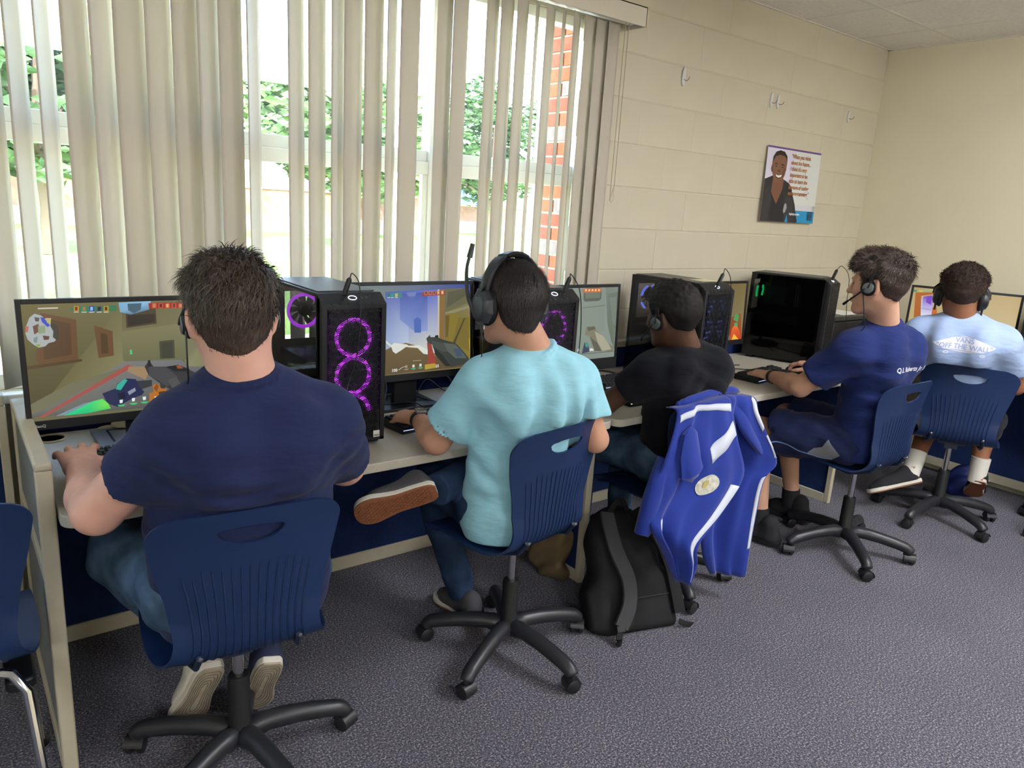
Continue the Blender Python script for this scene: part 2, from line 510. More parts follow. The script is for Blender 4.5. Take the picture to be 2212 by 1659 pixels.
# fluorescent troffers, above and behind the camera
for k, (tx, ty) in enumerate([(3.2, 0.1), (3.2, -2.2), (0.7, -2.2), (-1.8, -2.2)]):
    t = thing('ceiling_troffer', ['boxy fluorescent ceiling light nearest the window wall', 'boxy fluorescent ceiling light over the back of the room by the right-hand wall', 'boxy fluorescent ceiling light over the middle of the room', 'boxy fluorescent ceiling light by the wall left of the camera'][k], 'ceiling light', (tx, ty, ZC), 0, 'fluorescent ceiling lights')
    fr = MB()
    for sy in (-1, 1): fr.box((0, sy * .60, -.035), (.34, .02, .07))
    fr.box((0, 0, -.004), (.36, 1.22, .008))
    obj('frame', fr, M_white, t)
    obj('diffuser', MB().box((0, 0, -.045), (.32, 1.18, .07), taper=.9), mat('diffuser_panel', '#f4f4f0', .6, emit='#f7f8ff', estr=TROFFER_POWER), t)

# ------------------------------------------------------------------ windows
def glint(n, l, mx, lo=.04, hi=.75):
    """share of mirror reflection, rising towards grazing view"""
    lw = n.new('ShaderNodeLayerWeight'); lw.inputs['Blend'].default_value = .5
    pw_ = n.new('ShaderNodeMath'); pw_.operation = 'POWER'; pw_.inputs[1].default_value = 5.0
    mr = n.new('ShaderNodeMapRange'); mr.inputs[3].default_value = lo; mr.inputs[4].default_value = hi
    l.new(lw.outputs['Facing'], pw_.inputs[0]); l.new(pw_.outputs[0], mr.inputs[0]); l.new(mr.outputs[0], mx.inputs[0])
def glass():
    m = bpy.data.materials.new('window_glass'); m.use_nodes = True
    n = m.node_tree.nodes; l = m.node_tree.links; n.remove(n['Principled BSDF'])
    t = n.new('ShaderNodeBsdfTransparent'); t.inputs['Color'].default_value = (.93, .96, .96, 1)
    g = n.new('ShaderNodeBsdfGlossy'); g.inputs['Roughness'].default_value = 0.02
    mx = n.new('ShaderNodeMixShader'); glint(n, l, mx); l.new(t.outputs[0], mx.inputs[1]); l.new(g.outputs[0], mx.inputs[2]); l.new(mx.outputs[0], n['Material Output'].inputs['Surface'])
    MATS['window_glass'] = m
    return m
M_glass = glass()
mull = [2.44, 1.655, 0.80, -0.05, -0.90, -1.75, -2.6]
for k in range(len(mull) - 1):
    x1, x0 = mull[k], mull[k + 1]; YW = 2.72
    f = MB()
    f.b2((x0, YW - .03, WZ0), (x0 + .035, YW + .04, WZ1)); f.b2((x1 - .035, YW - .03, WZ0), (x1, YW + .04, WZ1))
    f.b2((x0 + .035, YW - .03, WZ1 - .045), (x1 - .035, YW + .04, WZ1)); f.b2((x0 + .035, YW - .03, WZ0), (x1 - .035, YW + .04, WZ0 + .05))
    w = struct('window_%d' % (k + 1), f, M_frame, bevel=.003, label='tall sash window, number %d from the brick pier, behind the blinds' % (k + 1))
    s = MB(); s.b2((x0 + .035, YW - .012, 1.655), (x1 - .035, YW + .022, 1.70)); s.b2((x0 + .035, YW - .026, 1.605), (x1 - .035, YW + .008, 1.655))
    obj('meeting_rail', s, M_frame, w, bevel=.003)
    s = MB()
    for a in (x0 + .035, x1 - .06):
        s.b2((a, YW - .02, WZ0 + .05), (a + .025, YW + .004, 1.605))
    obj('sash_stile', s, M_frame, w, bevel=.002)
    obj('pane', MB().b2((x0 + .035, YW + .012, 1.70), (x1 - .035, YW + .017, WZ1 - .045)), M_glass, w, smooth=False)
    obj('pane', MB().b2((x0 + .06, YW - .012, WZ0 + .05), (x1 - .06, YW - .007, 1.605)), M_glass, w, smooth=False)
trim = MB().b2((WX0, 2.63, WZ0 - .03), (WX1, WY + .03, WZ0 - .002))
struct('trim_1', trim, M_frame, bevel=.004, label='pale window sill running under the blinds')

# brick pier outside, at the end of the window
pier = struct('wall_brick_pier', MB().b2((2.455, 2.775, -.2), (2.95, 3.06, 3.0)), mat('mortar', '#b9b3a6', .9), label='red and grey brick pier outside the end window', smooth=False)
bcol = [mat('brick_orange', '#b4552f', .85, var=.15, vscale=25, bump=.3, bscale=90), mat('brick_red', '#9c4a30', .85, var=.15, vscale=25, bump=.3, bscale=90),
        mat('brick_grey', '#8d7a70', .85, var=.15, vscale=25, bump=.3, bscale=90)]
bme = []
for c in bcol:
    me = MB().box((0, 0, 0), (.20, .092, .057)).mesh('brick'); me.materials.append(c); bme.append(me)
    me2 = MB().box((0, 0, 0), (.20, .195, .057)).mesh('brick'); me2.materials.append(c); bme.append(me2)
for i in range(36):
    z = .7 + i * .0677
    if z > 2.75: break
    c = [0, 2, 0, 1, 2, 0, 0, 1][i % 8]
    if i % 2: inst('brick', bme[c * 2 + 1], pier, (2.545, 2.872, z))
    else:
        inst('brick', bme[c * 2], pier, (2.545, 2.820, z)); inst('brick', bme[((c + 1) % 3) * 2], pier, (2.545, 2.922, z))

# ------------------------------------------------------------------ vertical blind
def blind_mat():
    m = bpy.data.materials.new('blind_vinyl'); m.use_nodes = True
    n = m.node_tree.nodes; l = m.node_tree.links; b = n['Principled BSDF']
    col = srgb('#c8bfb0')
    b.inputs['Base Color'].default_value = (*col, 1); b.inputs['Roughness'].default_value = .55; b.inputs['Specular IOR Level'].default_value = .3
    t = n.new('ShaderNodeBsdfTranslucent'); t.inputs['Color'].default_value = (*srgb('#f2e8c8'), 1)
    mx = n.new('ShaderNodeMixShader'); mx.inputs[0].default_value = .13
    l.new(b.outputs[0], mx.inputs[1]); l.new(t.outputs[0], mx.inputs[2]); l.new(mx.outputs[0], n['Material Output'].inputs['Surface'])
    MATS['blind_vinyl'] = m
    return m
M_blind = blind_mat()
BY = 2.61
blind = thing('vertical_blind', 'cream vertical slat blind hanging over the windows', 'blind', (0, BY, 0))
SL = [(-0.86, 22), (-0.79, 30), (-0.717, 20), (-0.645, 35), (-0.57, 40), (-0.5, 30), (-0.43, 25), (-0.355, 30), (-0.28, 40), (-0.205, 40), (-0.135, 45), (-0.06, 48), (0.012, 50), (0.085, 48), (0.157, 40), (0.229, 53), (0.299, 54), (0.378, 30), (0.446, 37), (0.52, 9), (0.601, 22), (0.679, 16), (0.747, 33), (0.816, 20), (0.89, 45), (1.034, 33), (1.109, 27), (1.188, 34), (1.245, 19), (1.325, 15), (1.397, 40), (1.472, 9), (1.621, 17), (1.692, 17), (1.84, 23), (1.912, 19), (1.989, 23), (2.065, 43), (2.137, 27), (2.211, 41), (2.284, 30), (2.366, 14), (2.438, 9), (2.508, 13)]
sm = MB()
rows = []
for z in np.linspace(.885, 2.325, 9):
    rows.append([(-.0445 + .089 * k / 6, .0045 * (1 - ((k - 3) / 3) ** 2) + random.uniform(-.0006, .0006), float(z)) for k in range(7)])
sm.grid(rows); slat_me = sm.mesh('slat'); slat_me.materials.append(M_blind)
slat_me.polygons.foreach_set('use_smooth', [True] * len(slat_me.polygons))
for i, (x, a) in enumerate(SL):
    o = inst('slat', slat_me, blind, (x, 0, 0), (0, 0, math.radians(a)))
    md = o.modifiers.new('thickness', 'SOLIDIFY'); md.thickness = .0012
val = MB(); val.b2((-2.75, -.052, 2.325), (2.655, -.046, 2.408)); val.b2((-2.75, -.052, 2.402), (2.655, .062, 2.408)); val.b2((2.650, -.052, 2.325), (2.655, .062, 2.408))
obj('valance', val, mat('valance_vinyl', '#cfc6b2', .5), blind, bevel=.001)
obj('head_rail', MB().b2((-2.7, -.02, 2.335), (2.62, .02, 2.375)), M_white, blind)
ch = MB()
for dx in (0.0, .022):
    for k in range(150):
        z = 2.33 - k * .0052
        ch.box((2.565 + dx * max(.15, 1 - max(0, k - 135) / 15), -.01, z), (.0036, .0036, .0036))
ch.tube([(2.565, -.01, 2.33), (2.565, -.01, 1.56), (2.576, -.01, 1.545), (2.587, -.01, 1.56), (2.587, -.01, 2.33)], .0011, 5)
obj('bead_chain', ch, mat('bead_chain', '#b8ae95', .4), blind, smooth=False)

# ------------------------------------------------------------------ outside
M_grass = mat('lawn', '#7d9a55', .95, spec=.1, var=.25, vscale=.6, bump=.3, bscale=60)
struct('ground_lawn', MB().b2((-45, WY + .1, -.35), (70, 80, -.2)), M_grass, label='sunlit lawn outside the windows', smooth=False)
struct('path_concrete', MB().b2((-30, 3.4, -.2), (40, 8.5, -.185)), mat('concrete_path', '#cdc8ba', .9, var=.06, vscale=2), label='pale concrete path outside the windows', smooth=False)
# garden wall of brick, far off
for k, (a, b, hgt) in enumerate([((-6, 30.5), (17, 29.0), 1.62), ((19, 33), (44, 30), 1.35)]):
    t = thing('garden_wall', ['long low brick wall beyond the lawn, under the trees', 'low brick wall beyond the lawn beside the blue shed'][k], 'wall', (a[0], a[1], -.2), math.atan2(b[1] - a[1], b[0] - a[0]))
    L = math.hypot(b[0] - a[0], b[1] - a[1])
    obj('wall_body', MB().b2((0, 0, 0), (L, .3, hgt)), mat('far_brick', '#8f6a60', .9, var=.2, vscale=3), t, smooth=False)
    obj('coping', MB().b2((-.05, -.05, hgt), (L + .05, .35, hgt + .08)), mat('coping', '#b5aea4', .9), t, smooth=False)
    obj('plinth', MB().b2((0, -.03, 0), (L, .0, .6)), mat('plinth', '#9a8f8c', .9, var=.1, vscale=2), t, smooth=False)
M_leaf = [mat('leaf_dark', '#33502c', .7, var=.3, vscale=2), mat('leaf_mid', '#466338', .7, var=.3, vscale=2), mat('leaf_pale', '#64804a', .7, var=.3, vscale=2)]
M_bark = mat('bark', '#5d4f44', .9, bump=.5, bscale=20)
def tree(x, y, hgt, rad, low, lab, mi, n=5200, seed=1):
    rg = np.random.default_rng(seed)
    t = thing('leafy_tree', lab, 'tree', (x, y, -.2), rg.uniform(0, 6), 'trees beyond the lawn')
    tr = MB(); tr.tube([(0, 0, 0), (.05, .03, low * .6), (0, .1, low + .8), (.1, .1, hgt * .75)], [.22, .17, .14, .05], 8)
    for k in range(7):
        a = rg.uniform(0, 6.3); z0 = low * .8 + k * .3
        tr.tube([(0, .05, z0), (math.cos(a) * rad * .35, math.sin(a) * rad * .35, z0 + .7), (math.cos(a) * rad * .75, math.sin(a) * rad * .75, z0 + 1.2)], [.08, .05, .02], 6)
    obj('trunk', tr, M_bark, t)
    cr = MB(); cen = []
    for k in range(26):
        d = rg.normal(size=3); d /= np.linalg.norm(d)
        cen.append((d[0] * rad * .7, d[1] * rad * .7, low + (hgt - low) * (.5 + .42 * d[2]), rg.uniform(.25, .45) * rad))
    for k in range(n):
        c = cen[k % len(cen)]; d = rg.normal(size=3); d /= np.linalg.norm(d); r = c[3] * rg.uniform(.55, 1.0)
        p = Vector((c[0] + d[0] * r, c[1] + d[1] * r, c[2] + d[2] * r * .8))
        s = rg.uniform(.12, .26); q = rot_to(rg.normal(size=3))
        cr.add([p + q @ Vector(v) for v in ((-s, 0, 0), (0, -s * .5, .02), (s, 0, 0), (0, s * .5, .02))], [(0, 1, 2, 3)])
    obj('crown', cr, M_leaf[mi], t, smooth=False)['kind'] = 'stuff'
for i, a in enumerate([(2.0, 19, 5.6, 2.6, 1.7, 'dark leafy tree standing nearest the windows at far left', 0), (5.6, 27, 6.4, 3.1, 2.1, 'mid green tree in front of the brick wall, seen between open slats', 1),
                       (10.2, 22, 5.6, 2.8, 2.0, 'dense green tree over the brick wall behind the window mullion', 1), (14.5, 27, 5.2, 2.8, 1.9, 'pale green tree left of the blue shed', 2),
                       (21.5, 30, 6.8, 3.4, 2.0, 'broad dark tree behind the brick pier', 0), (18.0, 34, 6.4, 3.2, 1.8, 'pale tree behind the blue shed', 2), (-1.5, 26, 6.2, 3.2, 2, 'large green tree at the far left behind closed slats', 1)]):
    tree(*a, seed=i + 3)
sh = thing('storage_shed', 'blue ribbed metal shed beyond the lawn under trees', 'shed', (21, 36, -.2), -.2)
s = MB(); s.b2((0, 0, 0), (5, 2.2, 2.3)); 
for k in range(26): s.b2((.05 + k * .19, -.05, .1), (.14 + k * .19, 0, 2.2))
obj('shed_wall', s, mat('shed_blue', '#5c86b8', .5), sh, smooth=False)
obj('shed_roof', MB().b2((-.15, -.2, 2.3), (5.15, 2.4, 2.42)), mat('shed_roof', '#a9b6c4', .5), sh, smooth=False)
# covered walkway roof
wk = thing('walkway_canopy', 'ribbed pale canopy roof over the walkway outside', 'canopy', (2.6, 9.0, 0), .0)
for k in range(18): obj('rib', MB().b2((-4.0, -.0 + k * .16, 3.05), (2.6, .06 + k * .16, 3.14)), M_frame, wk, smooth=False)
obj('fascia', MB().b2((-4.0, -.1, 3.1), (2.6, 2.9, 3.30)), mat('canopy_roof', '#d8cf9f', .6), wk, smooth=False)
for x in (-3.8, 2.3): obj('post', MB().b2((x, .1, -.2), (x + .12, .22, 3.05)), M_frame, wk, smooth=False)
# ------------------------------------------------------------------ desks and panels
DT, DB, DF = 0.735, 0.705, 1.885
M_desk = mat('desk_laminate', '#b7b1a2', .4, spec=.45, var=.06, vscale=160)
M_dedge = mat('desk_edge', '#b0a78f', .45)
M_navyf = mat('navy_panel_fabric', '#1d2c52', .9, spec=.1, var=.12, vscale=60, bump=.25, bscale=500)
M_greyf = mat('grey_panel_fabric', '#7f807f', .85, spec=.15, var=.08, vscale=60, bump=.25, bscale=500)
M_steel = mat('dark_steel', '#2a2825', .5, metal=.3)

def rounded_rect(x0, y0, x1, y1, r, n=6):
    out = []
    for cx_, cy_, a0 in ((x1 - r[1], y0 + r[1], -PI / 2), (x1 - r[2], y1 - r[2], 0), (x0 + r[3], y1 - r[3], PI / 2), (x0 + r[0], y0 + r[0], PI)):
        rr = [r[1], r[2], r[3], r[0]][[-PI / 2, 0, PI / 2, PI].index(a0)]
        for k in range(n + 1):
            a = a0 + k * PI / 2 / n; out.append((cx_ + rr * math.cos(a), cy_ + rr * math.sin(a)))
    return out
def desk(name, lab, x0, x1, y0, y1, rr=(.04, .04, .003, .003)):
    t = thing(name, lab, 'desk', ((x0 + x1) / 2, (y0 + y1) / 2, 0))
    cx_, cy_ = (x0 + x1) / 2, (y0 + y1) / 2
    M = Matrix.Translation((0, 0, DB))
    obj('worktop', MB().prism(rounded_rect(x0 - cx_, y0 - cy_, x1 - cx_, y1 - cy_, rr), DT - DB, M), M_desk, t, bevel=.006, seg=3)
    return t, cx_, cy_
d1, a, b = desk('desk', 'long pale laminate desk beside the side panel, nearest the camera', .172, 1.996, DF, 2.585)
obj('under_rail', MB().b2((.19 - a, 2.40 - b, .60), (1.96 - a, 2.43 - b, DB)), M_steel, d1)
obj('bracket', MB().b2((1.5 - a, 2.0 - b, .67), (1.53 - a, 2.4 - b, DB)), M_steel, d1)
d2, a, b = desk('desk', 'pale laminate desk between the two middle players and the corner', 2.002, 3.83, DF - .005, 2.585)
obj('under_rail', MB().b2((2.04 - a, 2.40 - b, .60), (3.79 - a, 2.43 - b, DB)), M_steel, d2)
d3, a, b = desk('desk', 'pale corner desk carrying the black printer', 3.836, 5.0, 2.02, 2.585)
obj('leg', MB().b2((4.95 - a, 2.06 - b, 0), (4.98 - a, 2.10 - b, DB)), M_beige, d3)
d4, a, b = desk('desk', 'pale desk against the plain right-hand wall', 4.62, 5.02, -.1, 2.014, (.02, .02, .02, .02))
for y in (.3, 1.2):
    lg = MB(); lg.b2((4.64 - a, y - b, 0), (4.68 - a, y + .04 - b, DB)); lg.b2((4.68 - a, y - b, .0), (5.0 - a, y + .04 - b, .05))
    obj('leg', lg, M_beige, d4, bevel=.003)
obj('modesty_panel', MB().b2((4.97 - a, -.05 - b, .1), (4.99 - a, 1.95 - b, .69)), M_navyf, d4)
obj('modesty_frame', MB().b2((4.955 - a, -.05 - b, .05), (4.995 - a, 1.95 - b, .10)), M_beige, d4)

# back panels against the wall behind the desks
for k, (x0, x1, lab) in enumerate([(.172, 1.985, 'navy fabric panel with beige cap behind the long near desk'), (2.015, 3.815, 'navy fabric panel with beige cap behind the middle desk'), (3.845, 5.0, 'navy fabric panel with beige cap behind the printer'), (-1.8, .118, 'navy fabric panel with beige cap behind the empty chair')]):
    t = thing('partition_screen', lab, 'panel', ((x0 + x1) / 2, 2.615, 0), 0, 'fabric panels behind the desks')
    L = (x1 - x0) / 2
    obj('fabric', MB().b2((-L + .02, -.018, .055), (L - .02, .018, .835)), M_navyf, t, bevel=.004)
    obj('cap', MB().b2((-L, -.026, .835), (L, .026, .868)), M_beige, t, bevel=.005)
    obj('base_rail', MB().b2((-L, -.026, .0), (L, .026, .058)), M_beige, t, bevel=.004)
    for sx in (-1, 1): obj('post', MB().b2((sx * (L - .01) - .012, -.024, .058), (sx * (L - .01) + .012, .024, .835)), M_beige, t, bevel=.003)

# side panel at the near end
def side_panel(name, lab, x, y0, y1, ztop, m_up, m_low, wid=.036, mid=.56):
    t = thing(name, lab, 'panel', (x, (y0 + y1) / 2, 0))
    L = (y1 - y0) / 2; w = wid / 2
    obj('post', MB().b2((-w, -L, 0), (w, -L + .03, ztop - .02)), M_beige, t, bevel=.004)
    obj('post', MB().b2((-w, L - .03, 0), (w, L, ztop - .02)), M_beige, t, bevel=.004)
    obj('cap', MB().b2((-w - .001, -L - .002, ztop - .02), (w + .001, L, ztop)), M_beige, t, bevel=.006, seg=3)
    obj('base_rail', MB().b2((-w, -L + .03, 0), (w, L - .03, .05)), M_beige, t, bevel=.003)
    if mid: obj('mid_rail', MB().b2((-w, -L + .03, mid - .02), (w, L - .03, mid + .02)), M_beige, t, bevel=.003)
    if mid: obj('fabric', MB().b2((-w + .007, -L + .03, mid + .02), (w - .007, L - .03, ztop - .02)), m_up, t)
    obj('fabric', MB().b2((-w + .007, -L + .03, .05), (w - .007, L - .03, mid - .02 if mid else ztop - .02)), m_low, t)
    return t
side_panel('side_panel', 'beige framed grey fabric side panel at the near end of the desks', .150, 1.945, 2.585, .858, M_greyf, M_greyf)
side_panel('side_panel', 'dark low panel under the joint of the two desks', 1.998, 1.99, 2.585, .70, M_navyf, M_navyf, .03, None)
side_panel('side_panel', 'beige framed end panel under the middle desk beside the chair wheels', 3.815, 1.93, 2.585, .70, M_navyf, M_navyf, .03, None)

# grommet hole and its loose covers at the back of the near desk
M_tan = mat('tan_plastic', '#b7a883', .45)
g = thing('desk_grommet', 'tan rimmed round cable hole in the desk by the side panel', 'grommet', (.222, 2.525, DT))
obj('rim', MB().lathe([(.036, .0005), (.043, .0005), (.043, .004), (.040, .006), (.036, .005), (.036, .0005)], 32), M_tan, g)
obj('hole', MB().lathe([(.0, .0008), (.0362, .0008)], 32), mat('hole_dark', '#2b2620', .8), g)
def grommet_cap(x, y, z, rz, tilt, lab):
    pts = []
    for k in range(40):
        a = 2 * PI * k / 40
        if abs(a - PI) < .22: continue
        pts.append((.038 * math.cos(a), .038 * math.sin(a)))
    i = 18
    pts = [p for p in pts if p[0] < 0 and p[1] > 0][::1] and pts
    ins = [(-.012, -.006), (-.006, 0), (-.012, .006)]
    k = max(range(len(pts)), key=lambda j: (pts[j][1] >= 0 and pts[j][0] < 0 and pts[j][1] < .012, -j)) if False else None
    up = [p for p in pts if p[1] >= 0]; dn = [p for p in pts if p[1] < 0]
    poly = up + [(-.012, .006), (-.006, 0), (-.012, -.006)] + dn
    o = obj('grommet_cover', MB().prism(poly, .009), M_tan, bevel=.0015)
    o.location = (x, y, z); o.rotation_euler = (tilt, 0, rz)
    return tag(o, lab, 'cable cover')
grommet_cap(.385, 2.535, DT + .001, .6, 0, 'tan round cable cover lying flat on the desk')
grommet_cap(.425, 2.530, DT + .0145, 2.6, .10, 'tan notched cable cover leaning on the flat one')
# ------------------------------------------------------------------ computers
def led(name, col, s): return mat(name, '#101010', .4, emit=col, estr=s)
def tinted_glass():
    m = bpy.data.materials.new('tinted_glass'); m.use_nodes = True
    n = m.node_tree.nodes; l = m.node_tree.links; n.remove(n['Principled BSDF'])
    t = n.new('ShaderNodeBsdfTransparent'); t.inputs['Color'].default_value = (.5, .5, .53, 1)
    g = n.new('ShaderNodeBsdfGlossy'); g.inputs['Roughness'].default_value = 0.03
    mx = n.new('ShaderNodeMixShader'); glint(n, l, mx, .05, .8); l.new(t.outputs[0], mx.inputs[1]); l.new(g.outputs[0], mx.inputs[2]); l.new(mx.outputs[0], n['Material Output'].inputs['Surface'])
    return m
M_tglass = tinted_glass()
M_case = mat('case_black', '#1b1b1d', .5, spec=.4)
M_casetop = mat('case_top', '#4d4d4b', .45, spec=.5)
M_board = mat('circuit_board', '#16181a', .6, var=.3, vscale=60)
TW, TD, TH = .212, .43, .486
def grille_mesh():
    g = MB(); a = .0155
    W, Hh = .176, .44
    dirs = [math.radians(90), math.radians(210), math.radians(330)]
    rows_ = int(Hh / (1.5 * a)) + 2; cols = int(W / (a * math.sqrt(3))) + 2
    for r in range(rows_):
        for c in range(cols):
            cx_ = (c - cols / 2) * a * math.sqrt(3) + (r % 2) * a * math.sqrt(3) / 2; cz = r * 1.5 * a
            for k in range(3):
                d1 = Vector((math.cos(dirs[k]), math.sin(dirs[k]))); d2 = Vector((math.cos(dirs[(k + 1) % 3]), math.sin(dirs[(k + 1) % 3])))
                d2 = (d1 + d2)  # rhombus corner
                e = Vector((math.cos(dirs[(k + 1) % 3]), math.sin(dirs[(k + 1) % 3])))
                for j in range(3):
                    q = (j + .5) / 3
                    s0 = Vector((cx_, cz)) + d1 * a * q; s1 = s0 + e * a
                    m0 = (s0 + s1) / 2
                    if abs(m0.x) > W / 2 - .004 or m0.y < .006 or m0.y > Hh - .006: continue
                    ang = math.atan2(e.y, e.x); L = a * .98; w = .0024
                    dx = Vector((math.cos(ang), math.sin(ang))) * L / 2; nx = Vector((-math.sin(ang), math.cos(ang))) * w / 2
                    p = [m0 - dx - nx, m0 + dx - nx, m0 + dx + nx, m0 - dx + nx]
                    g.add([(t.x, -.0015, t.y) for t in p] + [(t.x, .002, t.y) for t in p], [(0, 1, 2, 3), (0, 4, 5, 1), (1, 5, 6, 2), (2, 6, 7, 3), (3, 7, 4, 0)])
    return g.mesh('front_grille')
GRILLE = grille_mesh(); GRILLE.materials.append(M_black)
def ring_mesh(R, r, name='light_ring', arc=None, n=40):
    if arc is None: pts = [(R * math.cos(2 * PI * k / n), 0, R * math.sin(2 * PI * k / n)) for k in range(n)]; return MB().tube(pts, r, 6, closed=True, flat=1).mesh(name)
    m = MB()
    for a0, a1 in arc:
        m.tube([(R * math.cos(a0 + (a1 - a0) * k / 12), 0, R * math.sin(a0 + (a1 - a0) * k / 12)) for k in range(13)], r, 6)
    return m.mesh(name)
def fan_blades():
    m = MB(); m.lathe([(0, -.006), (.018, -.006), (.02, -.003), (.02, .01)], 20, Matrix.Rotation(PI / 2, 4, 'X'))
    for k in range(9):
        a = 2 * PI * k / 9; 
        P = []
        for r_, w, tw in ((.018, .014, .9), (.035, .02, .7), (.05, .024, .5)):
            c0 = Vector((math.cos(a + r_ * 6), 0, math.sin(a + r_ * 6))) * r_; t_ = Vector((-math.sin(a + r_ * 6), 0, math.cos(a + r_ * 6)))
            P.append([c0 - t_ * w * .5 + Vector((0, -.006 * tw, 0)), c0 + t_ * w * .5 + Vector((0, .006 * tw, 0))])
        m.grid(P)
    return m.mesh('fan_blades')
FAN = fan_blades(); FAN.materials.append(mat('fan_grey', '#26262a', .5))
M_dark_in = mat('case_inside', '#141416', .6)
def tower(x, y, rz, lab, led_col, arc, estr, z=DT):
    """x, y: centre of the case on the desk; front faces -Y before turning"""
    t = thing('gaming_computer', lab, 'computer', (x, y, z), rz, 'desktop computers with lit fans')
    w, d, h = TW / 2, TD / 2, TH; f = .014
    b = MB()
    b.b2((-w, -d + .05, h - .012), (w, d, h)); b.b2((-w, -d, f), (w, d, f + .10))           # top, power supply tunnel
    b.b2((w - .004, -d + .03, f + .10), (w, d, h - .012))                                       # right side
    b.b2((-w, d - .006, f + .1), (-w + .02, d, h - .012)); b.b2((-w, -d + .012, f + .1), (-w + .006, -d + .045, h - .012)); b.b2((-w, d - .02, f + .1), (-w + .004, d, h - .012))
    obj('case', b, M_case, t, bevel=.002)
    # rear wall: slots, honeycomb vent
    rr = MB(); rr.b2((-w + .02, d - .004, f + .1), (-w + .05, d, h - .012)); rr.b2((-w + .05, d - .004, f + .1), (w - .004, d, f + .26)); rr.b2((-w + .17, d - .004, f + .26), (w - .004, d, h - .012)); rr.b2((-w + .05, d - .004, h - .045), (-w + .17, d, h - .012))
    obj('rear_wall', rr, M_case, t)
    hc = MB()
    for i in range(14):
        for j in range(14):
            hx = -w + .055 + i * .0085; hz = f + .265 + j * .0098 + (i % 2) * .0049
            if hz > h - .05: continue
            for q in range(3):
                a0 = q * PI / 3 + PI / 6; c0 = Vector((hx, d - .002, hz))
                dx = Vector((math.cos(a0), 0, math.sin(a0))) * .0028
                hc.tube([c0 + dx * 1.0 + Vector((-math.sin(a0), 0, math.cos(a0))) * .0016 * 0, c0 + dx * 1.0 + dx * .9], .0008, 3, caps=False)
    obj('rear_vent', hc, M_casetop, t, smooth=False)
    obj('side_glass', MB().b2((-w - .003, -d + .03, f + .0), (-w - .0005, d - .004, h - .006)), M_tglass, t)
    obj('top_cover', MB().b2((-w + .012, -d + .06, h), (w - .012, d - .012, h + .004)), M_casetop, t, bevel=.002)
    fp = MB()
    # front frame with the sloping top strip
    fp.b2((-w, -d - .004, f), (-w + .016, -d + .03, h - .04)); fp.b2((w - .016, -d - .004, f), (w, -d + .03, h - .04)); fp.b2((-w, -d - .004, f), (w, -d + .03, f + .012)); fp.b2((-w + .016, -d + .026, f + .012), (w - .016, -d + .03, h - .04))
    fp.prism([(-d - .004, h - .045), (-d + .05, h - .045), (-d + .05, h), (-d + .038, h), (-d - .004, h - .03)], 2 * w, Matrix(((0, 0, 1, -w), (1, 0, 0, 0), (0, 1, 0, 0), (0, 0, 0, 1))))
    obj('front_panel', fp, M_case, t, bevel=.0015, fixn=True)
    inst('front_grille', GRILLE, t, (0, -d - .003, f + .012))
    rm = ring_mesh(.0555, .0062, arc=arc); rm.materials.append(led('led_' + led_col.strip('#') + str(estr), led_col, estr))
    for k in range(3):
        fan = inst('front_fan', FAN, t, (0, -d + .014, .352 - .1195 * k)); inst('light_ring', rm, fan, (0, -.006, 0))
    fan = inst('rear_fan', FAN, t, (-w + .11, d - .02, .375)); inst('light_ring', rm, fan, (0, -.004, 0))
    # inside
    ins = MB(); ins.b2((w - .02, -.03, f + .12), (w - .012, d - .01, h - .03)); obj('main_board', ins, M_board, t)
    gp = MB(); gp.b2((-w + .03, -.06, .21), (w - .02, d - .01, .25)); obj('graphics_card', gp, M_dark_in, t, bevel=.004)
    cl = MB(); cl.b2((w - .075, .05, .30), (w - .02, .15, .40)); obj('cooler', cl, mat('cooler_grey', '#55585c', .4, metal=.6), t, bevel=.004)
    rb = MB(); rb.b2((w - .06, -.02, .30), (w - .02, -.014, .43)); rb.b2((w - .06, -.006, .30), (w - .02, .0, .43)); obj('memory', rb, mat('memory_grey', '#8d9094', .4, metal=.5), t)
    bt = MB()
    Mt = Matrix.Translation((.0, -d + .018, h - .0145)) @ Matrix.Rotation(math.radians(36), 4, 'X')
    bt.tube([Mt @ Vector((.0135 * math.cos(2 * PI * k / 24), .0085 * math.sin(2 * PI * k / 24), .002)) for k in range(24)], .0013, 5, closed=True)
    obj('power_button', bt, led('led_white', '#e8ecff', 2.0), t)
    pb = MB()
    for dx in (.03, .046): pb.tube([Mt @ Vector((dx + .004 * math.cos(2 * PI * k / 12), .003 * math.sin(2 * PI * k / 12), .001)) for k in range(12)], .0007, 4, closed=True)
    obj('port', pb, M_chrome, t)
    ft = MB()
    for sx in (-1, 1):
        for sy in (-1, 1): obj('foot', MB().b2((sx * .08 - .02, sy * .17 - .02, 0), (sx * .08 + .02, sy * .17 + .02, f)), M_black, t)
    pass
    # maker's mark and sticker
    lg = MB(); hx = [(.014 * math.cos(PI / 6 + k * PI / 3), .014 * math.sin(PI / 6 + k * PI / 3)) for k in range(6)]; hi = [(x_ * .72, y_ * .72) for x_, y_ in hx]
    Mf = Matrix(((1, 0, 0, .0), (0, 0, -1, -d - .0052), (0, 1, 0, .098), (0, 0, 0, 1)))
    lg.add([Mf @ Vector((x_, y_, 0)) for x_, y_ in hx + hi], [(k, (k + 1) % 6, 6 + (k + 1) % 6, 6 + k) for k in range(6)])
    for q in ((-.0055, 1), (.0035, -1)): lg.add([Mf @ Vector((q[0] + a_, b_, 0)) for a_, b_ in ((0, -.006), (.0022, -.006), (.0022, .006), (0, .006))], [(0, 1, 2, 3)])
    obj('emblem', lg, mat('emblem_white', '#e6e8ea', .4), t, smooth=False)
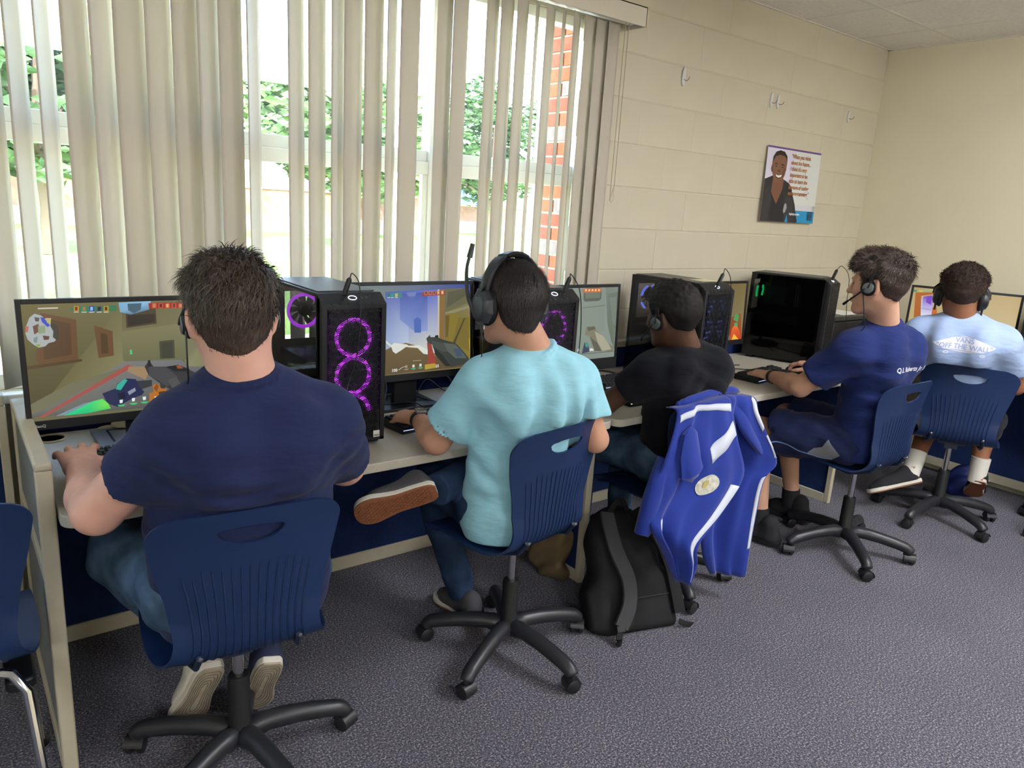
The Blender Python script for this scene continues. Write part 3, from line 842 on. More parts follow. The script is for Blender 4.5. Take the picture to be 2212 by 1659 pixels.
    bk = MB(); bk.add([Mf @ Vector((x_ * 1.25, y_ * 1.25, -.0006)) for x_, y_ in hx], [(0, 1, 2, 3, 4, 5)]); obj('emblem_plate', bk, M_black, t, smooth=False)
    st = MB(); Ms = Matrix(((1, 0, 0, .078), (0, 0, -1, -d - .0052), (0, 1, 0, .036), (0, 0, 0, 1)))
    st.add([Ms @ Vector((x_, y_, 0)) for x_, y_ in ((-.011, -.011), (.011, -.011), (.011, .011), (-.011, .011))], [(0, 1, 2, 3)])
    obj('sticker', st, M_white, t, smooth=False)
    sb = MB()
    for i in range(6): sb.add([Ms @ Vector((-.008 + i * .0028 + a_, -.008 + b_, .0003)) for a_, b_ in ((0, 0), (.0015, 0), (.0015, .006), (0, .006))], [(0, 1, 2, 3)])
    obj('sticker_print', sb, M_black, t, smooth=False)
    return t
PUR, BLU, GRN = '#c23cf0', '#7d8cff', '#18d868'
tower(.990, 2.05 + TD / 2, 0, 'black gaming computer with three full magenta fan rings, nearest the camera', PUR, None, 2.6)
tower(1.756, 2.0 + TD / 2, 0, 'black gaming computer with magenta fan rings behind the aqua shirt player', PUR, None, 2.6)
tower(2.752, 2.05 + TD / 2, 0.03, 'black gaming computer with broken blue-white fan rings behind the black shirt player', BLU, [(.3, 1.3), (1.9, 3.0), (3.6, 4.3), (5.2, 5.7)], 2.2)
tower(3.832, 2.350, 0.30, 'black gaming computer with green fan lights before the profile player', GRN, [(2.55, 3.7), (-.55, .55)], 1.8)
tower(4.815, 1.34, -PI / 2 + 0.0, 'black gaming computer with magenta fans on the right-hand wall desk', PUR, None, 2.6)

# usb plugs with thin headset leads on top of the towers
def usb_lead(x, y, z, pts, lab, lean=(.02, -.012)):
    t = thing('headset_plug', lab, 'usb plug', (x, y, z))
    a = V(0, 0, .0); d = V(lean[0], lean[1], .07)
    obj('plug', MB().tube([a, a + d * .2, a + d * .25, a + d * .9, a + d], [.0045, .0045, .0085, .0085, .004], 8), M_black, t)
    obj('lead', MB().tube(smoothpath([a + d] + [Vector(p) - Vector((x, y, z)) for p in pts], 8), .0018, 6), M_black, t)
    return t
zt = DT + TH - .02
usb_lead(.955, 2.065, zt, [(.983, 2.053, zt + .082), (1.0, 2.042, zt + .05), (1.0, 2.030, zt - .05), (.985, 2.026, zt - .17), (.955, 2.022, zt - .26), (.93, 2.0, zt - .33), (.90, 1.95, DT + .03)], 'black plug and thin lead hanging down the nearest computer')
usb_lead(1.79, 2.013, zt, [(1.80, 1.985, zt + .08), (1.835, 1.97, zt + .02), (1.86, 1.975, zt - .12), (1.88, 2.0, zt - .3), (1.90, 2.03, DT + .05), (1.86, 2.05, DT + .006)], 'black plug and lead falling beside the monitor on second computer')
usb_lead(2.74, 2.062, zt, [(2.775, 2.05, zt + .09), (2.80, 2.035, zt + .05), (2.81, 2.030, zt - .04), (2.80, 2.03, zt - .2), (2.77, 2.02, DT + .05)], 'black plug and lead on the blue lit computer', (.03, -.01))
usb_lead(3.88, 2.165, zt, [(3.925, 2.14, zt + .09), (3.97, 2.115, zt + .03), (3.975, 2.105, zt - .12), (3.975, 2.08, zt - .28), (3.93, 2.03, DT + .04), (3.83, 1.98, DT + .006)], 'black plug and lead on the green lit computer', (.035, -.005))

# ------------------------------------------------------------------ monitors
M_pic = vcol_mat('screen_picture', emission=0.95, rough=.25, spec=.4)
def picture(items, w, h):
    """items: (outline in 0..1 units, colour or list of colours); returns a mesh builder in the x-z plane facing -Y"""
    m = MB(); m.c = []
    for k, (pts, col) in enumerate(items):
        n = len(pts)
        pts = [(min(1, max(0, a)), min(1, max(0, b))) for a, b in pts]
        m.add([((u - .5) * w, -.0002 - .00006 * k, (v - .5) * h) for u, v in pts], [tuple(range(n))])
        cs = col if isinstance(col, list) else [col] * n
        m.c += [(*srgb(c), 1) for c in cs]
    return m
def monitor(x, y, z, w, h, rz, tilt, lab, items, bot=.026, side=.013, stand='slab', brand=None, base_m=None, texts=()):
    """x, y, z: centre of the panel"""
    t = thing('monitor', lab, 'monitor', (x, y, DT), rz, 'computer monitors on the desks')
    q = Matrix.Translation((0, 0, z - DT)) @ Matrix.Rotation(tilt, 4, 'X')
    def P(mb): mb.v = [tuple(q @ Vector(p)) for p in mb.v]; return mb
    sw, shh = w - 2 * side, h - side - bot; sz = (bot - side) / 2
    b = MB()
    b.b2((-w / 2, -.012, -h / 2), (-w / 2 + side, .012, h / 2)); b.b2((w / 2 - side, -.012, -h / 2), (w / 2, .012, h / 2))
    b.b2((-w / 2 + side, -.012, h / 2 - side), (w / 2 - side, .012, h / 2)); b.b2((-w / 2 + side, -.012, -h / 2), (w / 2 - side, .012, -h / 2 + bot))
    obj('bezel', P(b), M_black, t, bevel=.0015)
    bk = MB(); bk.b2((-w / 2 + .004, .012, -h / 2 + .004), (w / 2 - .004, .022, h / 2 - .004)); bk.b2((-w * .3, .022, -h * .3), (w * .3, .045, h * .3))
    obj('back_shell', P(bk), M_black, t, bevel=.004)
    sc_ = MB(); sc_.b2((-sw / 2, -.0085, -shh / 2 + sz), (sw / 2, .006, shh / 2 + sz)); so = obj('screen', P(sc_), mat('screen_black', '#08090a', .25), t, smooth=False)
    pm = picture(items, sw, shh); pm.v = [(a, b_ - .0086, c + sz) for a, b_, c in pm.v]
    obj('screen_image', P(pm), M_pic, so, smooth=False)
    for s_, u_, v_, z_ in texts:
        me = text_mesh(s_, z_, bold=.0003)
        for vt in me.vertices: vt.co = q @ Vector(((u_ - .5) * sw + vt.co.x, -.0086 - .0002 - .00006 * (len(items) + 2), (v_ - .5) * shh + sz + vt.co.y))
        obj('screen_lettering', me, mat('screen_white', '#101010', .5, emit='#e8ece6', estr=.9), so, smooth=False)
    zb = z - DT
    if stand == 'slab':
        obj('stand_neck', MB().b2((-.05, .03, .012), (.05, .055, zb)), M_blackm, t, bevel=.004)
        obj('stand_base', MB().b2((-.13, -.02, 0), (.13, .175, .012)), base_m or M_black, t, bevel=.003)
        fr = MB()
        fr.b2((-.09, .025, .012), (-.083, .15, .0125)); fr.b2((-.09, .143, .012), (.09, .15, .0125)); fr.b2((.083, .025, .012), (.09, .15, .0125))
        obj('base_groove', fr, M_black, t, smooth=False)
    else:
        obj('stand_neck', MB().b2((-.03, .03, .012), (.03, .05, zb)), M_blackm, t, bevel=.004)
        obj('stand_base', MB().prism([(.12 * math.cos(2 * PI * k / 32), .01 + .085 * math.sin(2 * PI * k / 32)) for k in range(32)], .012), M_black, t, bevel=.003)
    if brand:
        me = text_mesh(brand, .011, name='maker_lettering', bold=.0001)
        o = obj('maker_lettering', me, M_white, t, smooth=False)
        o.matrix_local = q @ Matrix.Translation((-w / 2 + .018, -.0126, -h / 2 + .008)) @ Matrix.Rotation(PI / 2, 4, 'X')
    return t
# ------------------------------------------------------------------ what the screens show
SCREEN_NEAR = [([(0, 1), (1, 1), (1, 0), (0, 0)], '#6d6a4c'), ([(-0.001, 1.0), (0.428, 0.997), (0.411, 0.418), (-0.021, 0.022), (-0.047, 0.028)], ['#6f6540', '#77724f', '#86835e', '#6c6442', '#4c4a30']), ([(0.417, 0.99), (0.964, 1.008), (0.948, 0.337), (0.707, 0.373), (0.693, 0.44), (0.405, 0.473)], ['#6b6546', '#75704f', '#6f6c50', '#8b8a68', '#7c7b5c', '#79785a']), ([(0.408, 0.737), (0.711, 0.786), (0.709, 0.437), (0.405, 0.473)], ['#7f7c58', '#807e5e', '#6d6c50', '#6f6e50']), ([(0.413, 0.464), (0.676, 0.442), (0.716, 0.372), (0.948, 0.337), (0.935, -0.202), (-0.0, 0.039), (0.002, 0.097)], ['#7c7d78', '#76767a', '#6f6e70', '#5b5b5c', '#4a4a4b', '#5f615f', '#73746d']), ([(0.001, 0.061), (-0.015, 0.152), (0.169, 0.307), (0.411, 0.411), (0.422, 0.401)], '#75745a'), ([(0.411, 0.418), (0.423, 0.435), (0.453, 0.412), (0.047, 0.028), (0.026, 0.033)], '#a5574e'), ([(0.43, 0.415), (0.53, 0.4), (0.502, 0.28), (0.42, 0.371)], '#9d8464'), ([(0.433, 0.93), (0.571, 0.936), (0.571, 0.791), (0.431, 0.765)], '#4d4434'), ([(0.439, 0.877), (0.566, 0.883), (0.563, 0.807), (0.439, 0.779)], '#39352c'), ([(0.289, 0.8), (0.368, 0.741), (0.366, 0.524), (0.299, 0.51)], '#6c4f37'), ([(0.315, 0.732), (0.344, 0.714), (0.343, 0.549), (0.312, 0.546)], '#56432f'), ([(0.074, 0.925), (0.217, 0.858), (0.21, 0.508), (0.053, 0.472), (0.039, 0.532)], '#6a4e34'), ([(0.085, 0.882), (0.191, 0.824), (0.187, 0.555), (0.069, 0.528)], '#5a442f'), ([(-0.006, 0.481), (0.227, 0.513), (0.227, 0.491), (-0.001, 0.452)], '#55452c'), ([(0.117, 0.837), (0.139, 0.807), (0.138, 0.706), (0.116, 0.666), (0.098, 0.711), (0.101, 0.782)], '#44423a'), ([(0.577, 0.628), (0.649, 0.635), (0.648, 0.462), (0.576, 0.464)], '#4f4d3c'), ([(0.588, 0.611), (0.641, 0.617), (0.638, 0.466), (0.586, 0.467)], '#44443a'), ([(0.05, 0.92), (0.076, 0.904), (0.088, 0.875), (0.115, 0.88), (0.109, 0.809), (0.119, 0.766), (0.115, 0.716), (0.127, 0.693), (0.12, 0.677), (0.096, 0.668), (0.081, 0.641), (0.054, 0.633), (0.035, 0.661), (0.014, 0.706), (0.007, 0.763), (0.013, 0.818), (0.029, 0.887)], '#a9b0b0'), ([(0.039, 0.816), (0.063, 0.835), (0.063, 0.771), (0.042, 0.745)], '#6f4c40'), ([(0.075, 0.734), (0.102, 0.725), (0.097, 0.696), (0.078, 0.696)], '#64463a'), ([(0.049, 0.892), (0.069, 0.884), (0.064, 0.853), (0.051, 0.857)], '#54504a'), ([(0.072, 0.89), (0.086, 0.882), (0.108, 0.817), (0.098, 0.803), (0.077, 0.848)], '#3f52c0'), ([(0.093, 0.882), (0.115, 0.877), (0.11, 0.831), (0.097, 0.839)], '#b6ad6a'), ([(0.01, 0.818), (0.023, 0.817), (0.019, 0.775), (0.007, 0.763)], '#b96a60'), ([(0.059, 0.814), (0.089, 0.818), (0.086, 0.755), (0.059, 0.75)], '#8f9d7c'), ([(0.038, 0.717), (0.055, 0.729), (0.049, 0.673), (0.036, 0.682)], '#7c8f8c'), ([(0.045, 0.66), (0.062, 0.665), (0.059, 0.641), (0.046, 0.642)], '#8fa852'), ([(0.19, 0.946), (0.211, 0.966), (0.394, 0.969), (0.392, 0.918), (0.21, 0.927)], '#3f7a55'), ([(0.404, 0.994), (0.55, 0.998), (0.54, 0.923), (0.485, 0.896), (0.454, 0.883), (0.407, 0.909)], ['#7eb4d8', '#8fbfe0', '#6d8fa8', '#5c7c90', '#5a7890', '#7ea8c8']), ([(0.443, 0.981), (0.507, 0.982), (0.501, 0.925), (0.47, 0.894), (0.444, 0.922)], '#4a6472'), ([(0.538, 0.98), (0.876, 0.98), (0.875, 0.925), (0.54, 0.93)], '#8e2f2a'), ([(0.212, 0.973), (0.232, 0.973), (0.231, 0.929), (0.21, 0.929)], '#c88c28'), ([(0.216, 0.967), (0.227, 0.966), (0.225, 0.936), (0.215, 0.936)], '#7a2a22'), ([(0.21, 0.924), (0.23, 0.924), (0.23, 0.919), (0.209, 0.919)], '#d8dcd8'), ([(0.244, 0.971), (0.265, 0.971), (0.264, 0.926), (0.242, 0.926)], '#2c8a5a'), ([(0.249, 0.965), (0.26, 0.964), (0.258, 0.934), (0.248, 0.933)], '#b87050'), ([(0.242, 0.922), (0.263, 0.922), (0.263, 0.916), (0.242, 0.916)], '#d8dcd8'), ([(0.276, 0.969), (0.297, 0.969), (0.296, 0.924), (0.274, 0.924)], '#2c4fa8'), ([(0.281, 0.963), (0.291, 0.962), (0.29, 0.932), (0.279, 0.931)], '#9ec0e0'), ([(0.274, 0.92), (0.295, 0.92), (0.295, 0.914), (0.274, 0.914)], '#d8dcd8'), ([(0.308, 0.967), (0.33, 0.967), (0.328, 0.922), (0.306, 0.922)], '#4d5a58'), ([(0.313, 0.961), (0.324, 0.96), (0.322, 0.93), (0.312, 0.929)], '#222c30'), ([(0.306, 0.918), (0.328, 0.918), (0.327, 0.912), (0.306, 0.912)], '#d8dcd8'), ([(0.337, 0.965), (0.359, 0.966), (0.358, 0.92), (0.336, 0.92)], '#b89a2c'), ([(0.342, 0.959), (0.353, 0.959), (0.352, 0.928), (0.341, 0.927)], '#6a3420'), ([(0.336, 0.916), (0.357, 0.916), (0.357, 0.91), (0.335, 0.91)], '#d8dcd8'), ([(0.553, 0.98), (0.577, 0.98), (0.575, 0.933), (0.552, 0.933)], '#c84a34'), ([(0.559, 0.973), (0.57, 0.974), (0.569, 0.942), (0.558, 0.941)], '#b48a60'), ([(0.584, 0.978), (0.607, 0.978), (0.606, 0.931), (0.582, 0.931)], '#c84a34'), ([(0.59, 0.971), (0.601, 0.972), (0.6, 0.94), (0.589, 0.939)], '#402a28'), ([(0.615, 0.976), (0.638, 0.976), (0.637, 0.929), (0.613, 0.929)], '#c84a34'), ([(0.621, 0.97), (0.632, 0.97), (0.631, 0.938), (0.62, 0.937)], '#d8b060'), ([(0.646, 0.974), (0.67, 0.974), (0.668, 0.927), (0.644, 0.927)], '#c84a34'), ([(0.652, 0.968), (0.663, 0.969), (0.662, 0.936), (0.651, 0.935)], '#5a3a34'), ([(0.677, 0.973), (0.701, 0.973), (0.7, 0.925), (0.675, 0.925)], '#c84a34'), ([(0.683, 0.966), (0.695, 0.967), (0.694, 0.934), (0.682, 0.934)], '#d0a070'), ([(0.066, 0.968), (0.146, 0.969), (0.146, 0.957), (0.065, 0.957)], '#c9c6b2'), ([(0.5, 0.405), (0.524, 0.456), (0.542, 0.398), (0.601, 0.389), (0.658, 0.373), (0.706, 0.349), (0.789, 0.263), (0.858, 0.252), (0.853, 0.086), (0.692, 0.133), (0.634, 0.144), (0.591, 0.201), (0.589, 0.137), (0.569, 0.141), (0.568, 0.236), (0.516, 0.324)], '#3c3b3d'), ([(0.518, 0.402), (0.601, 0.382), (0.655, 0.285), (0.603, 0.198), (0.557, 0.27), (0.519, 0.324)], '#4b4a4c'), ([(0.601, 0.389), (0.658, 0.397), (0.715, 0.348), (0.71, 0.325), (0.64, 0.339)], '#29282a'), ([(0.605, 0.262), (0.647, 0.287), (0.692, 0.133), (0.634, 0.144)], '#545352'), ([(0.516, 0.457), (0.528, 0.463), (0.53, 0.4), (0.516, 0.395)], '#2e2d2e'), ([(0.65, 0.39), (0.666, 0.392), (0.686, 0.361), (0.657, 0.362)], '#a3522e'), ([(0.674, 0.226), (0.758, 0.223), (0.757, 0.206), (0.677, 0.209)], '#97452f'), ([(0.459, 0.279), (0.53, 0.275), (0.528, 0.22), (0.468, 0.192)], '#3a3d42'), ([(0.301, 0.192), (0.362, 0.227), (0.371, 0.271), (0.418, 0.309), (0.456, 0.295), (0.469, 0.223), (0.491, 0.172), (0.478, 0.143), (0.434, 0.12), (0.363, 0.057), (0.32, 0.097)], '#2b3052'), ([(0.371, 0.264), (0.403, 0.304), (0.418, 0.294), (0.384, 0.207), (0.362, 0.219)], '#3fae9c'), ([(0.414, 0.186), (0.449, 0.219), (0.452, 0.187), (0.42, 0.154)], '#8d97a8'), ([(0.368, 0.18), (0.402, 0.188), (0.404, 0.126), (0.373, 0.117)], '#1e2238'), ([(0.129, 0.029), (0.262, 0.131), (0.3, 0.144), (0.324, 0.096), (0.333, 0.048), (0.229, 0.027)], ['#2ccf8e', '#46e07a', '#5ee060', '#7fe454', '#4cd84c', '#1fc07e']), ([(0.095, 0.032), (0.218, 0.118), (0.262, 0.131), (0.13, 0.032)], '#7f97a6'), ([(0.532, 0.227), (0.556, 0.239), (0.571, 0.188), (0.595, 0.184), (0.593, 0.136), (0.599, 0.071), (0.566, 0.061), (0.533, 0.036), (0.51, 0.049), (0.514, 0.152), (0.534, 0.163)], '#b4702c'), ([(0.558, 0.159), (0.59, 0.161), (0.588, 0.105), (0.559, 0.095)], '#5c3a24'), ([(0.552, 0.239), (0.559, 0.206), (0.55, 0.16), (0.535, 0.195)], '#8a4f22'), ([(0.362, 0.075), (0.402, 0.072), (0.389, 0.057), (0.373, 0.059)], '#46c878'), ([(0.375, 0.119), (0.39, 0.119), (0.387, 0.089), (0.375, 0.088)], '#e4ece8'), ([(0.418, 0.079), (0.458, 0.076), (0.445, 0.061), (0.428, 0.063)], '#46c878'), ([(0.431, 0.124), (0.446, 0.124), (0.443, 0.093), (0.431, 0.092)], '#e4ece8'), ([(0.468, 0.082), (0.509, 0.078), (0.496, 0.063), (0.479, 0.065)], '#46c878'), ([(0.481, 0.126), (0.497, 0.126), (0.494, 0.095), (0.482, 0.095)], '#e4ece8'), ([(0.523, 0.074), (0.565, 0.07), (0.552, 0.055), (0.534, 0.057)], '#b7bdb4'), ([(0.536, 0.119), (0.552, 0.119), (0.55, 0.087), (0.537, 0.087)], '#e4ece8'), ([(0.438, 0.567), (0.447, 0.569), (0.448, 0.528), (0.437, 0.525)], '#58c48c')]
SCREEN_BLUE = [([(0, 1), (1, 1), (1, 0), (0, 0)], ['#7a8878', '#3c4a9a', '#8a7c58', '#6a5a2c']), ([(0.288, 0.93), (0.728, 0.947), (0.725, 0.187), (0.589, 0.254), (0.282, 0.272)], ['#3f57b0', '#5f6fc4', '#cfd3d0', '#c8ccc4', '#a3b0c4']), ([(0.288, 0.93), (0.474, 0.931), (0.469, 0.35), (0.284, 0.369)], ['#4a5ca8', '#4a60b8', '#b6c4dc', '#98abd0']), ([(0.404, 0.909), (0.629, 0.917), (0.627, 0.469), (0.518, 0.478), (0.401, 0.619)], ['#4154a4', '#3f54a8', '#8d9fd0', '#7c90c8', '#7288c4']), ([(0.513, 0.611), (0.545, 0.641), (0.573, 0.606), (0.572, 0.457), (0.518, 0.462)], '#4a67b4'), ([(0.715, 0.944), (0.777, 0.946), (0.77, 0.354), (0.719, 0.325)], '#8a6a3c'), ([(0.715, 0.944), (0.73, 0.944), (0.726, 0.324), (0.716, 0.317)], '#c9c2a4'), ([(0.777, 0.949), (0.989, 0.956), (1.039, 0.044), (0.776, 0.043)], ['#726a44', '#807a58', '#8a7a34', '#6a5c2c']), ([(0.777, 0.949), (0.989, 0.956), (0.996, 0.784), (0.783, 0.693)], '#6c6a50'), ([(0.803, 0.911), (0.97, 0.953), (0.99, 0.888), (0.79, 0.727)], '#5b5a46'), ([(0.777, 0.677), (0.99, 0.75), (0.994, 0.715), (0.783, 0.642)], '#8c8a6e'), ([(0.783, 0.659), (0.892, 0.67), (0.898, 0.6), (0.84, 0.313), (0.782, 0.301)], '#857636'), ([(0.892, 0.601), (1.003, 0.611), (1.018, 0.189), (0.847, 0.312)], '#7a6c34'), ([(0.944, 0.597), (0.957, 0.6), (0.86, 0.293), (0.847, 0.312)], '#4c4632'), ([(0.815, 0.64), (0.802, 0.385), (0.783, 0.387), (0.783, 0.642)], '#6c5c2a'), ([(0.97, 0.953), (0.989, 0.956), (1.039, 0.044), (1.005, 0.048), (1.017, 0.365), (0.99, 0.681)], '#c2a434'), ([(0.991, 0.367), (1.024, 0.294), (1.036, 0.062), (1.011, 0.083)], '#d8bc3c'), ([(0.28, 0.288), (0.352, 0.329), (0.446, 0.353), (0.541, 0.309), (0.601, 0.253), (0.625, 0.199), (1.025, 0.046), (1.025, 0.01), (0.279, 0.01)], ['#6c5a3a', '#6c5a3a', '#77633e', '#77633e', '#6c5a3a', '#66553a', '#584a34', '#5c4e38', '#605036']), ([(0.282, 0.402), (0.329, 0.34), (0.352, 0.362), (0.451, 0.335), (0.469, 0.317), (0.553, 0.317), (0.626, 0.25), (0.625, 0.199), (0.589, 0.212), (0.541, 0.284), (0.445, 0.306), (0.41, 0.274), (0.363, 0.238), (0.34, 0.265), (0.329, 0.315), (0.284, 0.369)], '#d9dcd2'), ([(0.301, 0.916), (0.416, 0.922), (0.421, 0.868), (0.301, 0.866)], '#3f7f88'), ([(0.45, 0.916), (0.539, 0.921), (0.521, 0.864), (0.473, 0.866)], '#6f7cb4'), ([(0.468, 0.875), (0.527, 0.875), (0.497, 0.833)], '#5566b0'), ([(0.581, 0.911), (0.777, 0.929), (0.777, 0.879), (0.581, 0.873)], '#93433c'), ([(0.62, 0.335), (0.657, 0.331), (0.669, 0.245), (0.694, 0.123), (0.7, 0.053), (0.612, 0.048), (0.631, 0.164)], '#9a4238'), ([(0.6, 0.083), (0.687, 0.089), (0.699, 0.036), (0.6, 0.024)], '#b09a3a'), ([(0.614, 0.386), (0.645, 0.425), (0.651, 0.399), (0.707, 0.394), (0.764, 0.355), (0.866, 0.31), (0.918, 0.235), (0.985, 0.122), (1.025, 0.055), (0.827, 0.028), (0.763, 0.114), (0.675, 0.261), (0.663, 0.314), (0.626, 0.334)], '#3d423e'), ([(0.763, 0.32), (0.866, 0.293), (0.918, 0.217), (0.971, 0.115), (0.866, 0.127), (0.801, 0.213)], '#5a625a'), ([(0.657, 0.356), (0.763, 0.32), (0.801, 0.213), (0.751, 0.219), (0.675, 0.287)], '#4a504a'), ([(0.675, 0.278), (0.75, 0.184), (0.827, 0.036), (0.776, 0.043), (0.688, 0.192)], '#2d302c'), ([(0.688, 0.413), (0.713, 0.419), (0.72, 0.389), (0.688, 0.389)], '#2a2c2a'), ([(0.847, 0.243), (0.918, 0.235), (0.931, 0.146), (0.879, 0.143)], '#48556c'), ([(0.603, 0.928), (0.627, 0.929), (0.627, 0.885), (0.602, 0.884)], '#c8785c'), ([(0.609, 0.923), (0.621, 0.923), (0.62, 0.893), (0.608, 0.892)], '#3a2a28'), ([(0.636, 0.929), (0.661, 0.93), (0.661, 0.885), (0.636, 0.884)], '#c8785c'), ([(0.643, 0.924), (0.655, 0.923), (0.655, 0.893), (0.642, 0.892)], '#6a4a40'), ([(0.671, 0.929), (0.695, 0.93), (0.695, 0.885), (0.67, 0.885)], '#c8785c'), ([(0.677, 0.924), (0.689, 0.924), (0.689, 0.894), (0.677, 0.893)], '#4a3a50'), ([(0.705, 0.93), (0.73, 0.931), (0.73, 0.886), (0.705, 0.885)], '#c8785c'), ([(0.711, 0.925), (0.724, 0.924), (0.724, 0.894), (0.711, 0.893)], '#d8b080'), ([(0.74, 0.93), (0.765, 0.931), (0.765, 0.886), (0.74, 0.885)], '#c8785c'), ([(0.746, 0.925), (0.759, 0.925), (0.759, 0.894), (0.746, 0.893)], '#e0d0a0'), ([(0.304, 0.913), (0.324, 0.914), (0.324, 0.877), (0.303, 0.877)], '#2a6a78'), ([(0.303, 0.872), (0.324, 0.873), (0.323, 0.868), (0.303, 0.867)], '#e8f0f0'), ([(0.331, 0.912), (0.351, 0.913), (0.351, 0.876), (0.33, 0.875)], '#3a8890'), ([(0.33, 0.871), (0.351, 0.871), (0.351, 0.867), (0.33, 0.866)], '#e8f0f0'), ([(0.363, 0.911), (0.383, 0.912), (0.383, 0.875), (0.362, 0.874)], '#c0b060'), ([(0.362, 0.869), (0.383, 0.87), (0.383, 0.865), (0.362, 0.865)], '#e8f0f0'), ([(0.423, 0.056), (0.466, 0.056), (0.454, 0.042), (0.437, 0.043)], '#9a8f7a'), ([(0.436, 0.098), (0.454, 0.097), (0.454, 0.066), (0.436, 0.066)], '#98907c'), ([(0.481, 0.055), (0.524, 0.054), (0.512, 0.041), (0.495, 0.041)], '#48c084'), ([(0.495, 0.097), (0.513, 0.096), (0.512, 0.064), (0.494, 0.065)], '#d8dcd4'), ([(0.539, 0.057), (0.583, 0.057), (0.571, 0.043), (0.554, 0.044)], '#48c084'), ([(0.553, 0.1), (0.571, 0.099), (0.571, 0.067), (0.552, 0.068)], '#d8dcd4'), ([(0.378, 0.054), (0.414, 0.083), (0.443, 0.087), (0.443, 0.082), (0.416, 0.077), (0.384, 0.048)], '#c0b8a4'), ([(0.497, 0.144), (0.57, 0.141), (0.57, 0.136), (0.497, 0.139)], '#b8b09c')]
SCREEN_GREY = [([(0, 1), (1, 1), (1, 0), (0, 0)], ['#7a857c', '#8d978e', '#87948a', '#6c776c']), ([(0.124, 1.004), (0.855, 1.006), (0.868, 0.382), (0.142, 0.383)], '#838e84'), ([(0.855, 1.006), (0.994, 1.011), (1.031, 0.105), (0.957, 0.226), (0.9, 0.489)], ['#748075', '#7c887c', '#6c776c', '#66705f', '#6a7468']), ([(0.888, 0.906), (0.998, 0.929), (1.016, 0.396), (0.961, 0.447), (0.921, 0.524)], '#6a756a'), ([(0.905, 0.851), (0.986, 0.866), (1.003, 0.443), (0.96, 0.484)], '#768275'), ([(0.617, 0.952), (0.636, 0.995), (0.79, 0.999), (0.814, 0.945), (0.812, 0.838), (0.784, 0.813), (0.636, 0.811), (0.617, 0.847)], '#565e54'), ([(0.631, 0.943), (0.644, 0.972), (0.784, 0.978), (0.8, 0.937), (0.797, 0.857), (0.641, 0.855)], '#6a7264'), ([(0.612, 0.734), (0.866, 0.754), (0.865, 0.742), (0.612, 0.72)], '#6a7468'), ([(0.602, 0.979), (0.805, 0.995), (0.807, 0.936), (0.611, 0.932)], '#c0683c'), ([(0.664, 0.464), (0.756, 0.465), (0.781, 0.39), (0.849, 0.329), (0.913, 0.212), (1.007, 0.127), (0.979, 0.083), (0.83, 0.092), (0.751, 0.248), (0.705, 0.325), (0.655, 0.348)], '#7d7a66'), ([(0.759, 0.392), (0.857, 0.319), (0.921, 0.202), (0.962, 0.113), (0.859, 0.098), (0.795, 0.243)], '#a8a690'), ([(0.672, 0.454), (0.757, 0.456), (0.765, 0.419), (0.688, 0.399)], '#5b5c50'), ([(0.705, 0.325), (0.795, 0.225), (0.845, 0.1), (0.772, 0.109)], '#5d5c4e'), ([(0.652, 0.241), (0.688, 0.237), (0.714, 0.107), (0.63, 0.09), (0.641, 0.17)], '#33405c'), ([(0.659, 0.24), (0.692, 0.227), (0.691, 0.164), (0.666, 0.185)], '#3a9a86'), ([(0.583, 0.159), (0.602, 0.175), (0.609, 0.129), (0.579, 0.127)], '#d6dcd2'), ([(0.713, 0.143), (0.756, 0.142), (0.757, 0.116), (0.714, 0.118)], '#dfe4dc'), ([(0.547, 0.088), (1.024, 0.083), (1.024, 0.076), (0.547, 0.081)], '#4a524a'), ([(0.625, 0.987), (0.653, 0.989), (0.654, 0.947), (0.627, 0.945)], '#d87a44'), ([(0.632, 0.98), (0.646, 0.981), (0.647, 0.956), (0.633, 0.955)], '#efd0a0'), ([(0.66, 0.986), (0.688, 0.988), (0.689, 0.946), (0.661, 0.944)], '#d87a44'), ([(0.667, 0.978), (0.681, 0.98), (0.682, 0.955), (0.668, 0.954)], '#efd0a0'), ([(0.695, 0.985), (0.723, 0.987), (0.724, 0.945), (0.696, 0.942)], '#d87a44'), ([(0.702, 0.977), (0.716, 0.979), (0.717, 0.954), (0.703, 0.953)], '#efd0a0'), ([(0.73, 0.983), (0.758, 0.986), (0.76, 0.943), (0.732, 0.941)], '#d87a44'), ([(0.737, 0.976), (0.751, 0.977), (0.752, 0.953), (0.738, 0.951)], '#efd0a0'), ([(0.765, 0.982), (0.794, 0.985), (0.796, 0.942), (0.767, 0.94)], '#d87a44'), ([(0.773, 0.975), (0.787, 0.976), (0.788, 0.951), (0.774, 0.95)], '#efd0a0')]
SCREEN_FIRE = [([(0, 1), (1, 1), (1, 0), (0, 0)], ['#4a4428', '#7a6a3c', '#8a7f5c', '#5a5030']), ([(0.744, 0.371), (0.953, 0.469), (1.021, -0.073), (0.781, -0.08)], ['#7c4420', '#8a5528', '#a84a1c', '#6a2c14']), ([(0.807, -0.025), (0.83, 0.203), (0.885, 0.29), (0.96, 0.144), (0.998, -0.059)], ['#c8441c', '#e8642c', '#f08a34', '#d85028', '#b83a1c']), ([(0.838, -0.029), (0.869, 0.107), (0.927, 0.031), (0.955, -0.054)], '#f0b83c'), ([(0.837, 0.363), (0.873, 0.475), (0.926, 0.425), (0.914, 0.311)], '#4f9a5c'), ([(0.853, 0.293), (0.904, 0.312), (0.92, 0.241), (0.869, 0.234)], '#5aa070'), ([(0.779, 0.07), (0.808, 0.09), (0.819, -0.05), (0.789, -0.058)], '#6c6a5c')]
